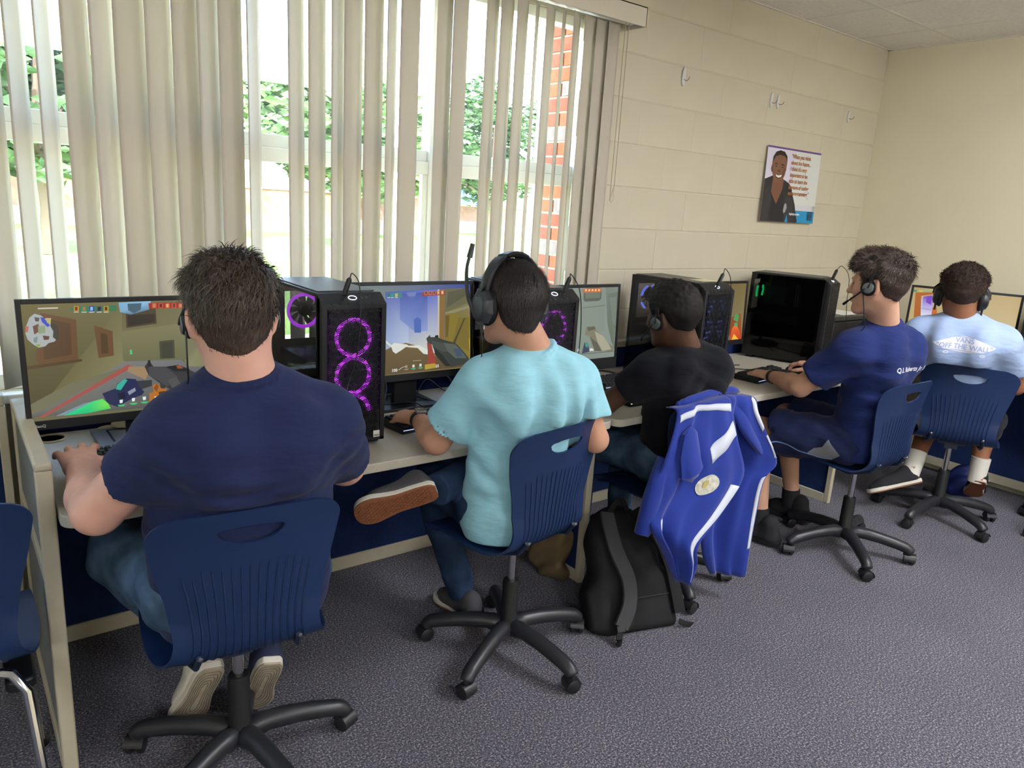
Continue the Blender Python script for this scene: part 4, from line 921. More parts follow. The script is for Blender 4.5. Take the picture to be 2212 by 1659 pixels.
SCREEN_VIOLET = [([(0, 1), (1, 1), (1, 0), (0, 0)], ['#b09a68', '#c0a878', '#d8c8a0', '#b8a070']), ([(-0.01, 0.948), (0.191, 0.988), (0.28, 0.482), (0.296, 0.319), (0.015, 0.251), (-0.022, 0.525)], ['#b8a070', '#c8b488', '#c8b080', '#c0a878', '#c8b080', '#c0a878']), ([(0.022, 0.898), (0.208, 0.95), (0.238, 0.915), (0.083, 0.841), (0.119, 0.389), (0.052, 0.373)], '#b0642c'), ([(0.212, 0.633), (0.249, 0.669), (0.279, 0.426), (0.219, 0.412)], '#c86a28'), ([(0.092, 0.774), (0.111, 0.833), (0.188, 0.877), (0.208, 0.743), (0.219, 0.412), (0.119, 0.389)], ['#d8d0e8', '#7a54c8', '#8a60d0', '#a884e0', '#e4e4f0', '#e8f0f4']), ([(0.138, 0.839), (0.189, 0.863), (0.193, 0.684), (0.141, 0.729)], '#7c48c4'), ([(0.108, 0.61), (0.201, 0.603), (0.201, 0.575), (0.11, 0.588)], '#a8a4d0'), ([(-0.023, 0.945), (0.179, 0.971), (0.183, 0.931), (-0.019, 0.896)], '#9fae80'), ([(-0.009, 0.942), (0.031, 0.947), (0.035, 0.912), (-0.006, 0.904)], '#4f8a60'), ([(0.052, 0.949), (0.086, 0.953), (0.09, 0.912), (0.056, 0.911)], '#c8c050')]

monitor(.458, 2.36, 1.003, .61, .364, 0, -.05, 'black monitor showing a stone alley with a rifle, beside the side panel', SCREEN_NEAR, texts=[('100', .60, .085, .016)], brand='BenQ', base_m=mat('silver_base', '#8f9092', .35, metal=.6))
monitor(1.367, 2.36, 1.034, .54, .364, 0, -.08, 'black monitor with a blue smoke scene before the aqua shirt player', SCREEN_BLUE, texts=[('100', .325, .035, .016), ('25', .69, .04, .015)])
monitor(2.11, 2.31, 1.01, .565, .375, 0, -.05, 'black monitor with a pale grey-green scene before the black shirt player', SCREEN_GREY, texts=[('25', .715, .125, .014)], bot=.05)
monitor(3.15, 2.38, 1.02, .565, .338, 0, -.05, 'black monitor with a fiery scene, mostly hidden behind the blue lit computer', SCREEN_FIRE, stand='round')
monitor(4.72, 1.80, 1.02, .565, .338, -1.17, -.05, 'black monitor with an orange and violet scene by the plain wall', SCREEN_VIOLET, stand='round')

# ------------------------------------------------------------------ swivel chairs
M_shell = mat('blue_shell', '#14284d', .38, spec=.45, bump=.06, bscale=700)
M_base = mat('chair_base', '#25262a', .38, spec=.45)
M_wheel = mat('caster_black', '#1d1e22', .42)
PROF = [(.205, .412, .185), (.222, .432, .198), (.212, .455, .207), (.17, .466, .212), (.09, .463, .216), (0, .455, .216), (-.07, .454, .207), (-.115, .468, .192), (-.143, .497, .176), (-.155, .54, .168), (-.160, .60, .173), (-.166, .66, .183), (-.174, .73, .200), (-.186, .80, .213), (-.197, .85, .218), (-.203, .875, .217)]
def shell_mesh():
    P = smoothpath([(a, b, c) for a, b, c in PROF], 7); NV = 44
    # even out by length
    L = [0]
    for i in range(1, len(P)): L.append(L[-1] + (Vector((P[i].x, P[i].y)) - Vector((P[i - 1].x, P[i - 1].y))).length)
    S = 96
    def at(s):
        s *= L[-1]; i = max(0, min(len(L) - 2, int(np.searchsorted(L, s)) - 1)); t = (s - L[i]) / max(1e-9, L[i + 1] - L[i]); return P[i].lerp(P[i + 1], t)
    tot = L[-1]; rc = .07
    rows = []
    def point(s, v):
        q = at(s); hw = q.z
        dt = (1 - s) * tot; df = s * tot
        for dd, r_ in ((dt, rc), (df, .05)):
            if dd < r_: hw = hw - r_ + math.sqrt(max(0, r_ * r_ - (r_ - dd) ** 2))
        x = v * hw; y, z = q.x, q.y
        back = min(1, max(0, (z - .47) / .12)) if y < 0 else 0
        c = (x / .2) ** 2
        y += .030 * c * back; z += .010 * c * (1 - back)
        z -= .012 * c * back * min(1, max(0, (z - .8) / .08))
        return Vector((x, y, z)), q
    hole = lambda x, z: (x / .074) ** 2 + (((z - .822) / .036) if z < .822 else ((z - .822) / .010)) ** 2
    V_ = []; pr = []
    for i in range(S + 1):
        for k in range(NV + 1):
            p, q = point(i / S, -1 + 2 * k / NV); V_.append(p)
    F = []
    for i in range(S):
        for k in range(NV):
            f = (i * (NV + 1) + k, (i + 1) * (NV + 1) + k, (i + 1) * (NV + 1) + k + 1, i * (NV + 1) + k + 1)
            c = sum((V_[j] for j in f), Vector()) / 4
            if c.y < -.1 and hole(c.x, c.z) < 1: continue
            F.append(f)
    used = {}
    for f in F:
        for a, b in zip(f, f[1:] + f[:1]): used.setdefault((min(a, b), max(a, b)), []).append(f)
    for e, fs in used.items():
        if len(fs) == 1:
            for j in e:
                p = V_[j]
                if p.y < -.1 and abs(p.x) < .1 and .77 < p.z < .85:
                    for _ in range(6):
                        h = hole(p.x, p.z)
                        g = Vector((2 * p.x / .074 ** 2, 0, 2 * (p.z - .822) / ((.036 if p.z < .822 else .010) ** 2)))
                        if g.length > 1e-6: p = p - g * ((h - 1) / g.length_squared)
                    V_[j] = Vector((p.x, V_[j].y, p.z))
    m = MB(); m.add(V_, F)
    me = m.mesh('shell')
    bm = bmesh.new(); bm.from_mesh(me)
    bmesh.ops.delete(bm, geom=[v for v in bm.verts if not v.link_faces], context='VERTS')
    bmesh.ops.recalc_face_normals(bm, faces=bm.faces)
    # make the normals face the sitter, then thicken
    f0 = max(bm.faces, key=lambda f: f.calc_center_median().z)
    bmesh.ops.solidify(bm, geom=bm.faces[:], thickness=.006)
    bmesh.ops.recalc_face_normals(bm, faces=bm.faces)
    bm.to_mesh(me); bm.free()
    # ribs down the back
    r = MB()
    for i in range(15):
        v = -.86 + 1.72 * i / 14
        top = .725 + .012 * math.cos(v * 2)
        pts = []
        for s in np.linspace(.38, .99, 60):
            p, q = point(float(s), v * .86)
            if p.y < -.09 and p.z < top: pts.append(p)
        if len(pts) < 3: continue
        pts = pts[:: max(1, len(pts) // 14)]
        out = []
        for j, p in enumerate(pts):
            a = pts[max(0, j - 1)]; b = pts[min(len(pts) - 1, j + 1)]; t = (b - a).normalized()
            nrm = Vector((0, -t.z, t.y)); nrm = nrm if nrm.y < 0 else -nrm
            out.append(p + nrm * .0062)
        r.tube(out, [.0008] + [.0030] * (len(out) - 2) + [.0008], 5)
    rme = r.mesh('rib_relief')
    bm = bmesh.new(); bm.from_mesh(me); bm.from_mesh(rme); bm.to_mesh(me); bm.free()
    bpy.data.meshes.remove(rme)
    return me
SHELL = shell_mesh(); SHELL.materials.append(M_shell)
SHELL.polygons.foreach_set('use_smooth', [True] * len(SHELL.polygons)); SHELL.set_sharp_from_angle(angle=math.radians(50))
arm_mb = MB(); arm_mb.tube(smoothpath([(0, .02, .098), (0, .07, .108), (0, .15, .102), (0, .235, .086), (0, .275, .074), (0, .292, .056)], 4), [.030] * 4 + [.027] * 4 + [.0255] * 4 + [.0245] * 4 + [.0235] * 4 + [.021], 12, flat=1.0)
ARM = arm_mb.mesh('base_arm'); ARM.materials.append(M_base); ARM.polygons.foreach_set('use_smooth', [True] * len(ARM.polygons))
def caster_meshes():
    w = MB()
    Mx = Matrix.Rotation(PI / 2, 4, 'Y')
    w.lathe([(0, -.009), (.020, -.009), (.0245, -.006), (.026, 0), (.0245, .006), (.020, .009), (.012, .0095), (0, .011)], 24, Mx)
    h = MB()
    pr = [(.027 * math.cos(a), .027 * math.sin(a)) for a in np.linspace(-.2, PI * .95, 14)]
    rows = [[(x, p[0], .026 + p[1]) for p in pr] for x in (-.0245, -.012, .012, .0245)]
    h.grid(rows); h.tube([(0, 0, .045), (0, 0, .066)], .010, 10)
    return w.mesh('wheel'), h.mesh('caster_hood')
WHEEL, HOOD = caster_meshes()
for q in (WHEEL, HOOD):
    q.materials.append(M_wheel); q.polygons.foreach_set('use_smooth', [True] * len(q.polygons)); q.set_sharp_from_angle(angle=math.radians(40))
def column_meshes():
    a = MB(); a.lathe([(.0, .07), (.03, .075), (.036, .09), (.036, .118), (.0285, .13), (.0275, .27), (.025, .275), (0, .275)], 24)
    b = MB(); b.lathe([(.0, .26), (.014, .26), (.014, .43), (0, .43)], 20)
    c = MB(); c.box((0, .02, .437), (.13, .13, .014)); c.box((0, .01, .42), (.06, .10, .03)); c.box((.12, .05, .43), (.12, .012, .008))
    for sx in (-1, 1):
        c.tube([(sx * .12, .12, .44), (sx * .13, -.04, .43), (sx * .12, -.13, .46), (sx * .115, -.158, .50)], .008, 8)
    return a.mesh('column'), b.mesh('gas_lift'), c.mesh('seat_bracket')
COLM, GASM, BRKM = column_meshes()
COLM.materials.append(M_blackm); GASM.materials.append(M_chrome); BRKM.materials.append(mat('bracket_navy', '#16233c', .45))
for q in (COLM, GASM): q.polygons.foreach_set('use_smooth', [True] * len(q.polygons)); q.set_sharp_from_angle(angle=math.radians(40))
SCREW = MB().lathe([(0, 0), (.006, 0), (.005, .003), (0, .004)], 10).mesh('bolt'); SCREW.materials.append(M_chrome)
def swivel_chair(x, y, yaw, lab, base_rot, group='blue swivel chairs', dz=0.0, casters=True):
    """yaw clockwise from +Y (seen from above); base_rot turns the five-star base"""
    t = thing('swivel_chair', lab, 'chair', (x, y, 0), -yaw, group)
    s = inst('shell', SHELL, t, (0, 0, dz))
    inst('seat_bracket', BRKM, t, (0, 0, dz)); inst('gas_lift', GASM, t, (0, 0, dz * .5)); inst('column', COLM, t)
    for sx in (-1, 1):
        inst('bolt', SCREW, t, (sx * .115, -.166, .505 + dz), (PI / 2, 0, 0))
    for k in range(5):
        a = base_rot + yaw + k * 2 * PI / 5
        inst('base_arm', ARM, t, (0, 0, 0), (0, 0, a))
        cx_, cy_ = -math.sin(a) * .292, math.cos(a) * .292
        h = inst('caster', HOOD, t, (cx_, cy_, 0), (0, 0, a * 1.7 + k * 2.1))
        for sx in (-1, 1): inst('wheel', WHEEL, h, (sx * .0145, 0, .0262))
    return t
def base_angle(hub, caster): return math.atan2(-(caster[0] - hub[0]), caster[1] - hub[1])
swivel_chair(.523, 1.745, .10, 'navy swivel chair of the broad player nearest the camera', base_angle((.523, 1.745), (.80, 1.72)), dz=-.05)
swivel_chair(1.447, 1.775, -.16, 'navy swivel chair of the player in the aqua shirt', base_angle((1.447, 1.775), (1.173, 1.636)))
swivel_chair(2.316, 1.868, .0, 'navy swivel chair with the blue track jacket hung over it', base_angle((2.316, 1.868), (2.211, 1.598)), dz=-.035)
swivel_chair(3.300, 1.573, .03, 'navy swivel chair of the player seen in profile', base_angle((3.30, 1.573), (3.113, 1.356)))
swivel_chair(4.165, 1.515, 1.08, 'navy swivel chair of the player in the pale blue shirt', base_angle((4.165, 1.515), (3.878, 1.53)), dz=.0)
swivel_chair(4.60, .97, 1.9, 'navy swivel chair at the picture edge, only its wheel in view', base_angle((4.60, .97), (4.345, 1.13)))
# four-legged chair by the side panel
t = thing('stacking_chair', 'empty blue shell chair with chrome legs outside the side panel', 'chair', (-.105, 1.905, 0), -.02)
inst('shell', SHELL, t, (0, 0, .0))
for sx in (-1, 1):
    for sy in (-1, 1):
        lg = MB(); lg.tube([(sx * .10, sy * .10, .445), (sx * .15, sy * .13, .44), (sx * .175, sy * .15, .40), (sx * .20, sy * (.20 if sy > 0 else .22), .012)], .011, 10)
        o = obj('leg', lg, M_chrome, t); obj('glide', MB().lathe([(0, 0), (.015, 0), (.016, .008), (.012, .02), (0, .02)], 14, Matrix.Translation((sx * .20, sy * (.20 if sy > 0 else .22), 0))), M_black, o)
obj('seat_bracket', MB().box((0, 0, .437), (.24, .26, .014)), M_base, t)
obj('book_rack_arm', MB().prism(rounded_rect(-.03, -.065, .03, .065, (.02, .02, .02, .02)), .03, Matrix.Translation((.165, -.06, .385))), M_black, t, bevel=.006)
# ------------------------------------------------------------------ people
M_skin1 = mat('skin_fair', '#cb9c8b', .55, spec=.3, sss=.08, var=.06, vscale=18, bump=.05, bscale=300)
M_skin2 = mat('skin_tan', '#b98b72', .55, spec=.3, sss=.08, var=.05, vscale=18, bump=.05, bscale=300)
M_skin3 = mat('skin_dark', '#4e3526', .5, spec=.35, sss=.05, var=.06, vscale=18, bump=.05, bscale=300)
M_skin4 = mat('skin_light_tan', '#c2967e', .55, spec=.3, sss=.08, var=.06, vscale=18, bump=.05, bscale=300)
M_skin5 = mat('skin_brown', '#8a5c42', .5, spec=.35, sss=.05, var=.05, vscale=18, bump=.05, bscale=300)
M_hair1 = mat('hair_dark_brown', '#43362c', .45, spec=.4, var=.45, vscale=190, bump=.9, bscale=230, aniso=(1, 1, .12))
M_hair2 = mat('hair_near_black', '#2a2321', .42, spec=.45, var=.45, vscale=190, bump=.9, bscale=230, aniso=(1, 1, .12))
M_hair3 = mat('hair_black', '#15120f', .7, spec=.25, var=.3, vscale=60)
M_hair4 = mat('hair_brown', '#3a2c24', .45, spec=.4, var=.45, vscale=190, bump=.9, bscale=230, aniso=(1, 1, .12))
M_hair5 = mat('hair_curly_brown', '#2e1f18', .65, spec=.3, var=.35, vscale=60)
def cloth(name, col, b=.25): return mat(name, col, .9, spec=.12, var=.06, vscale=9, bump=b, bscale=420, sheen=.05, bump2=(.55, 8), aniso=(1, 1, 2.6))
M_navy1 = cloth('navy_cotton', '#20284a'); M_aqua = cloth('aqua_cotton', '#94c8d6'); M_blackc = cloth('black_cotton', '#14151a'); M_navy2 = cloth('navy_cotton_blue', '#1f2b5c'); M_pale = cloth('pale_blue_cotton', '#9fb4d8')
M_jean = mat('blue_denim', '#2f4256', .9, spec=.1, col2='#4b6178', cscale=16, bump=.3, bscale=600)
M_jean2 = mat('dark_denim', '#1b2a40', .9, spec=.1, col2='#2a3c58', cscale=16, bump=.3, bscale=600)
M_short = cloth('navy_shorts', '#1a2140'); M_short5 = cloth('black_shorts', '#191b24')
M_sole = mat('worn_sole', '#a89d88', .8, var=.12, vscale=40, bump=.3, bscale=120)
M_gum = mat('gum_sole', '#7c4a2c', .7)
M_rubber = mat('white_rubber', '#c9c4b8', .6)
M_sock = mat('white_sock', '#d8d4c8', .95, bump=.4, bscale=300)
M_shoeb = mat('black_canvas', '#16161a', .85, bump=.2, bscale=500)
M_shoeg = mat('grey_canvas', '#3e3d40', .85, bump=.2, bscale=500)
M_shoew = mat('white_leather', '#cfc9bd', .5)

def nv(a): a = np.array(a, float); return a / np.linalg.norm(a)
def yawm(yaw, pitch=0.0, roll=0.0):
    """3x3, columns right / forward / up; yaw clockwise from +Y, pitch > 0 looks down, roll > 0 leans to the right"""
    M = Matrix.Rotation(-yaw, 3, 'Z') @ Matrix.Rotation(-pitch, 3, 'X') @ Matrix.Rotation(roll, 3, 'Y')
    return np.array(M)
def add_head(F, c, M, s=1.0, ears=True):
    c = np.array(c)
    def L(*p): return c + M @ (np.array(p) * s)
    F.ell(L(0, -.012, .03), np.array((.075, .097, .088)) * s, M, k=.0)
    F.ell(L(0, .030, -.03), np.array((.062, .064, .083)) * s, M, k=.03)
    F.cone(L(0, .035, -.07), L(0, .074, -.101), .043 * s, .021 * s, k=.03)
    for q in (-1, 1):
        F.cone(L(q * .052, -.002, -.05), L(q * .022, .068, -.098), .017 * s, .015 * s, k=.03)
        F.ell(L(q * .043, .062, -.018), np.array((.022, .02, .018)) * s, M, k=.025)
        F.ell(L(q * .031, .094, .004), np.array((.016, .012, .011)) * s, M, k=.012, op='sub')
        if ears:
            F.ell(L(q * .083, -.014, -.008), np.array((.0095, .018, .033)) * s, M, k=.01)
            F.ell(L(q * .093, -.006, -.006), np.array((.005, .010, .018)) * s, M, k=.006, op='sub')
            F.ell(L(q * .090, -.023, .002), np.array((.006, .006, .024)) * s, M, k=.005)
    F.cone(L(-.034, .083, .023), L(.034, .083, .023), .010 * s, .010 * s, k=.02)
    F.cone(L(0, .092, .012), L(0, .113, -.028), .0075 * s, .0115 * s, k=.012)
    for q in (-1, 1): F.ell(L(q * .012, .100, -.031), np.array((.009, .010, .008)) * s, M, k=.008)
    F.ell(L(0, .0955, -.058), np.array((.023, .010, .0055)) * s, M, k=.006)
    F.ell(L(0, .0940, -.068), np.array((.021, .010, .006)) * s, M, k=.006)
    F.ell(L(0, .103, -.0628), np.array((.022, .010, .0016)) * s, M, k=.004, op='sub')
def add_neck(F, c, M, N, r=.058, s=1.0):
    c = np.array(c); F.cone(c + M @ (np.array((0, -.022, -.035)) * s), np.array(N), r * .95, r * 1.08, k=.035)
def add_hand(F, W, d, up, side, s=1.0, curl=(.35, .5, .35), spread=1.0, thumb=(.75, .7, -.25), extra=(0, 0, 0, 0)):
    """W wrist, d hand direction, up back-of-hand normal, side +1 right hand / -1 left hand"""
    W = np.array(W, float); d = nv(d); up = nv(np.array(up) - d * np.dot(up, d)); lat = np.cross(up, d) * side   # towards the thumb
    lat = -lat if False else lat
    K = []; out = []
    for i, (o, f, L) in enumerate(((.029, .088, .078), (.010, .094, .088), (-.011, .089, .081), (-.030, .079, .063))):
        k = W + d * f * s + lat * o * s + up * (.004 - abs(o) * .12) * s; K.append(k)
        F.cone(W + lat * o * .62 * s, k, .0165 * s, .0115 * s, k=.012)
        p = k; a = 0; fd = nv(d + lat * o * 3.2 * spread)
        for j, fr_ in enumerate((.46, .30, .24)):
            a += curl[j] + extra[i] * (1 if j < 2 else .5)
            q = p + (fd * math.cos(a) - up * math.sin(a)) * L * fr_ * s
            F.cone(p, q, (.0098 - j * .0010) * s, (.0090 - j * .0010) * s, k=.004)
            p = q
        out.append(p)
    b = W + d * .022 * s + lat * .020 * s - up * .006 * s
    t = nv(d * thumb[0] + lat * thumb[1] + up * thumb[2])
    m = b + t * .045 * s; F.cone(b, m, .0150 * s, .0115 * s, k=.014)
    e = m + nv(t + d * .35 - up * .15) * .030 * s; F.cone(m, e, .0110 * s, .0095 * s, k=.004)
    e2 = e + nv(t * .7 + d * .6 - up * .2) * .024 * s; F.cone(e, e2, .0098 * s, .0078 * s, k=.004)
    return out
def field_for(pts, pad, h):
    P = np.array([np.array(p, float) for p in pts]); return Field(P.min(0) - pad, P.max(0) + pad, h)

def wob(F, folds):
    """cloth folds: (amp, wave vector, phase, centre, radius vector)"""
    def fn(X, Y, Z):
        o = 0
        for amp, kv, ph, c, rad in folds:
            m = np.exp(-(((X - c[0]) / rad[0]) ** 2 + ((Y - c[1]) / rad[1]) ** 2 + ((Z - c[2]) / rad[2]) ** 2))
            w = X * kv[0] + Y * kv[1] + Z * kv[2] + ph
            w = w + .9 * np.sin(X * 17 + Z * 13 + ph) + .6 * np.sin(Y * 21 - Z * 19)
            q = np.sin(w); o = o + amp * m * (np.abs(q) ** .8 * np.sign(q))
        return o
    F.warp(fn); return F

CH_Z = [p[1] for p in PROF[8:]]; CH_Y = [p[0] for p in PROF[8:]]; CH_W = [p[2] for p in PROF[8:]]
def carve(F, chair, seat=True, gap=.011):
    """cloth gives way to the chair shell it leans on"""
    if chair is None: return F
    hx, hy, yaw, dz = chair; sn, cs_ = math.sin(yaw), math.cos(yaw)
    X, Y, Z = F.pts(F.sl(F.lo, F.lo + F.n * F.h))
    x = (X - hx) * cs_ - (Y - hy) * sn; y = (X - hx) * sn + (Y - hy) * cs_; z = Z - dz + 0 * X + 0 * Y
    ys = np.interp(z, CH_Z, CH_Y) + .030 * (x / .2) ** 2; hw = np.interp(z, CH_Z, CH_W)
    k = ys + gap - y                        # > 0 behind the inner face
    k = np.minimum(k, (hw + .003 - np.abs(x)) * 1.0)
    k = np.minimum(k, (.878 - z) * 1.0)
    k = np.minimum(k, (z - .44))
    F.a = np.maximum(F.a, k.astype(np.float32))
    if seat:
        k2 = np.minimum(np.minimum(.470 - z, z - .40), np.minimum(.216 - np.abs(x), np.minimum(.215 - y, y + .16)))
        F.a = np.maximum(F.a, k2.astype(np.float32))
    return F
def shirt(name, sp, m, par, folds, h=.0055, text=None):
    J = sp; f = J['tf']; N, SL, SR = map(np.array, (J['N'], J['SL'], J['SR'])); P, Wt, Ch = map(np.array, (J['P'], J['W'], J['C']))
    F = field_for([N, SL, SR, P, Wt, Ch, J['EL'], J['ER'], P + [0, 0, -.13]], .20, h)
    rh, rw, rc = J['rh'], J['rw'], J['rc']; sq = J.get('sq', .68)
    F.cone(P + np.array([0, 0, J.get('hem', -.06)]), P, rh, rh, k=.0, fr=f, sq=sq)
    F.cone(P, Wt, rh, rw, k=.05, fr=f, sq=sq)
    F.cone(Wt, Ch, rw, rc, k=.06, fr=f, sq=sq)
    up = nv(N - Wt)
    F.cone(SL + (Ch - SL) * .12, SR + (Ch - SR) * .12, J.get('ry', .078), J.get('ry', .078), k=.09)
    F.cone(Ch + up * .03, N - up * .06, rc * .72, .085, k=.09, fr=f, sq=.85)
    for S in (SL, SR): F.cone(N - up * .035, S + (N - S) * .12 + up * .005, .055, J.get('rs', .062), k=.06)
    # shoulder blades
    rt = nv(SR - SL)
    for q in (-1, 1): F.ell(Ch + rt * q * .085 - f * (rc * sq - .03) + up * .05, (.07, .05, .10), None, k=.05)
    for S, E, side in ((SL, J['EL'], 'L'), (SR, J['ER'], 'R')):
        E = np.array(E); d = nv(E - S); Ls = J.get('sleeve' + side, .20); end = S + d * Ls
        r1, r2 = J.get('rs1', .070), J.get('rs2', .066)
        F.cone(S + d * .01, S + d * (Ls + .08), r1, r2 * 1.02, k=.05, cut=(end, d))
        F.cone(end - d * .006, end + d * .05, r2 - .016, r2 - .014, k=.004, op='sub')
    wob(F, folds)
    if 'hemz' in J:
        X, Y, Z = F.pts(F.sl(F.lo, F.lo + F.n * F.h)); F.a = np.maximum(F.a, (J['hemz'] - Z + .010 * np.sin(X * 31 + Y * 27) + 0 * F.a).astype(np.float32))
    carve(F, J.get('chair'))
    # collar
    hd, HM = np.array(J['H']), J['HM']
    nd = nv(hd + HM @ np.array((0, -.022, -.035)) - N)
    a = nv(np.cross(nd, (0.3, 1, .2))); b = np.cross(nd, a)
    rn = J.get('rn', .058) + .011
    cpt = N + nd * J.get('collar', .012)
    tilt = f * .0
    ring = [cpt + (a * math.cos(t) + b * math.sin(t)) * rn for t in np.linspace(0, 2 * PI, 25)]
    ring = [r - nd * .35 * max(0, float((r - cpt) @ f)) * 1.0 for r in ring]
    for i in range(24): F.cone(ring[i], ring[i + 1], .0085, .0085, k=.006)
    return fobj(name, F, m, par, 2)

def limbs_skin(F, J, arms=True):
    for s, S, E, W in (('L', J['SL'], J['EL'], J['WL']), ('R', J['SR'], J['ER'], J['WR'])):
        S, E, W = map(np.array, (S, E, W)); a = J.get('arm', 1.0)
        F.cone(S, E, .050 * a, .043 * a, k=.02); 
        mid = E + (W - E) * .28
        F.cone(E, mid, .041 * a, .043 * a, k=.02); F.cone(mid, W, .043 * a, .0265 * a, k=.02)
        F.cone(W, W + nv(W - E) * .01, .0265 * a, .024 * a, k=.01)
def body(par, J, m, legs=False, h=.0039):
    pts = [J['H'] + np.array([0, 0, .14]), J['H'] - np.array([0, 0, .1]), J['P'], J['SL'], J['SR'], J['EL'], J['ER'], J['WL'], J['WR']]
    if legs: pts += [J['KL'], J['KR'], J['AL'], J['AR']]
    F = field_for(pts, .17, h)
    add_head(F, J['H'], J['HM'], J.get('hs', 1.0)); add_neck(F, J['H'], J['HM'], J['N'], J.get('rn', .058))
    N, P, Wt, Ch = map(np.array, (J['N'], J['P'], J['W'], J['C']))
    F.cone(N - np.array([0, 0, .05]), Ch, .06, J['rc'] * .8, k=.04, fr=J['tf'], sq=.62); F.cone(Ch, Wt, J['rc'] * .8, J['rw'] * .82, k=.05, fr=J['tf'], sq=.62); F.cone(Wt, P, J['rw'] * .82, J['rh'] * .8, k=.05, fr=J['tf'], sq=.62)
    F.cone(np.array(J['SL']) + (Ch - J['SL']) * .2, np.array(J['SR']) + (Ch - J['SR']) * .2, .05, .05, k=.04)
    carve(F, J.get('chair'), gap=.03)
    limbs_skin(F, J)
    for key in ('L', 'R'):
        hd = J.get('hand' + key)
        if hd: add_hand(F, J['W' + key], side=1 if key == 'R' else -1, **hd)
    if legs:
        for s in 'LR':
            Hj, K, A = np.array(J['h' + s]), np.array(J['K' + s]), np.array(J['A' + s])
            F.cone(P, Hj, .09, .08, k=.04); F.cone(Hj, K, .075, .058, k=.03); c = K + (A - K) * .3
            F.cone(K, c, .053, .056, k=.03); F.cone(c, A, .056, .034, k=.03)
            F.ell(K + (A - K) * .3 + nv(np.cross(np.cross(A - K, Hj - K), A - K)) * .012, (.05, .05, .09), None, k=.03)
    return fobj('body', F, m, par, 2)

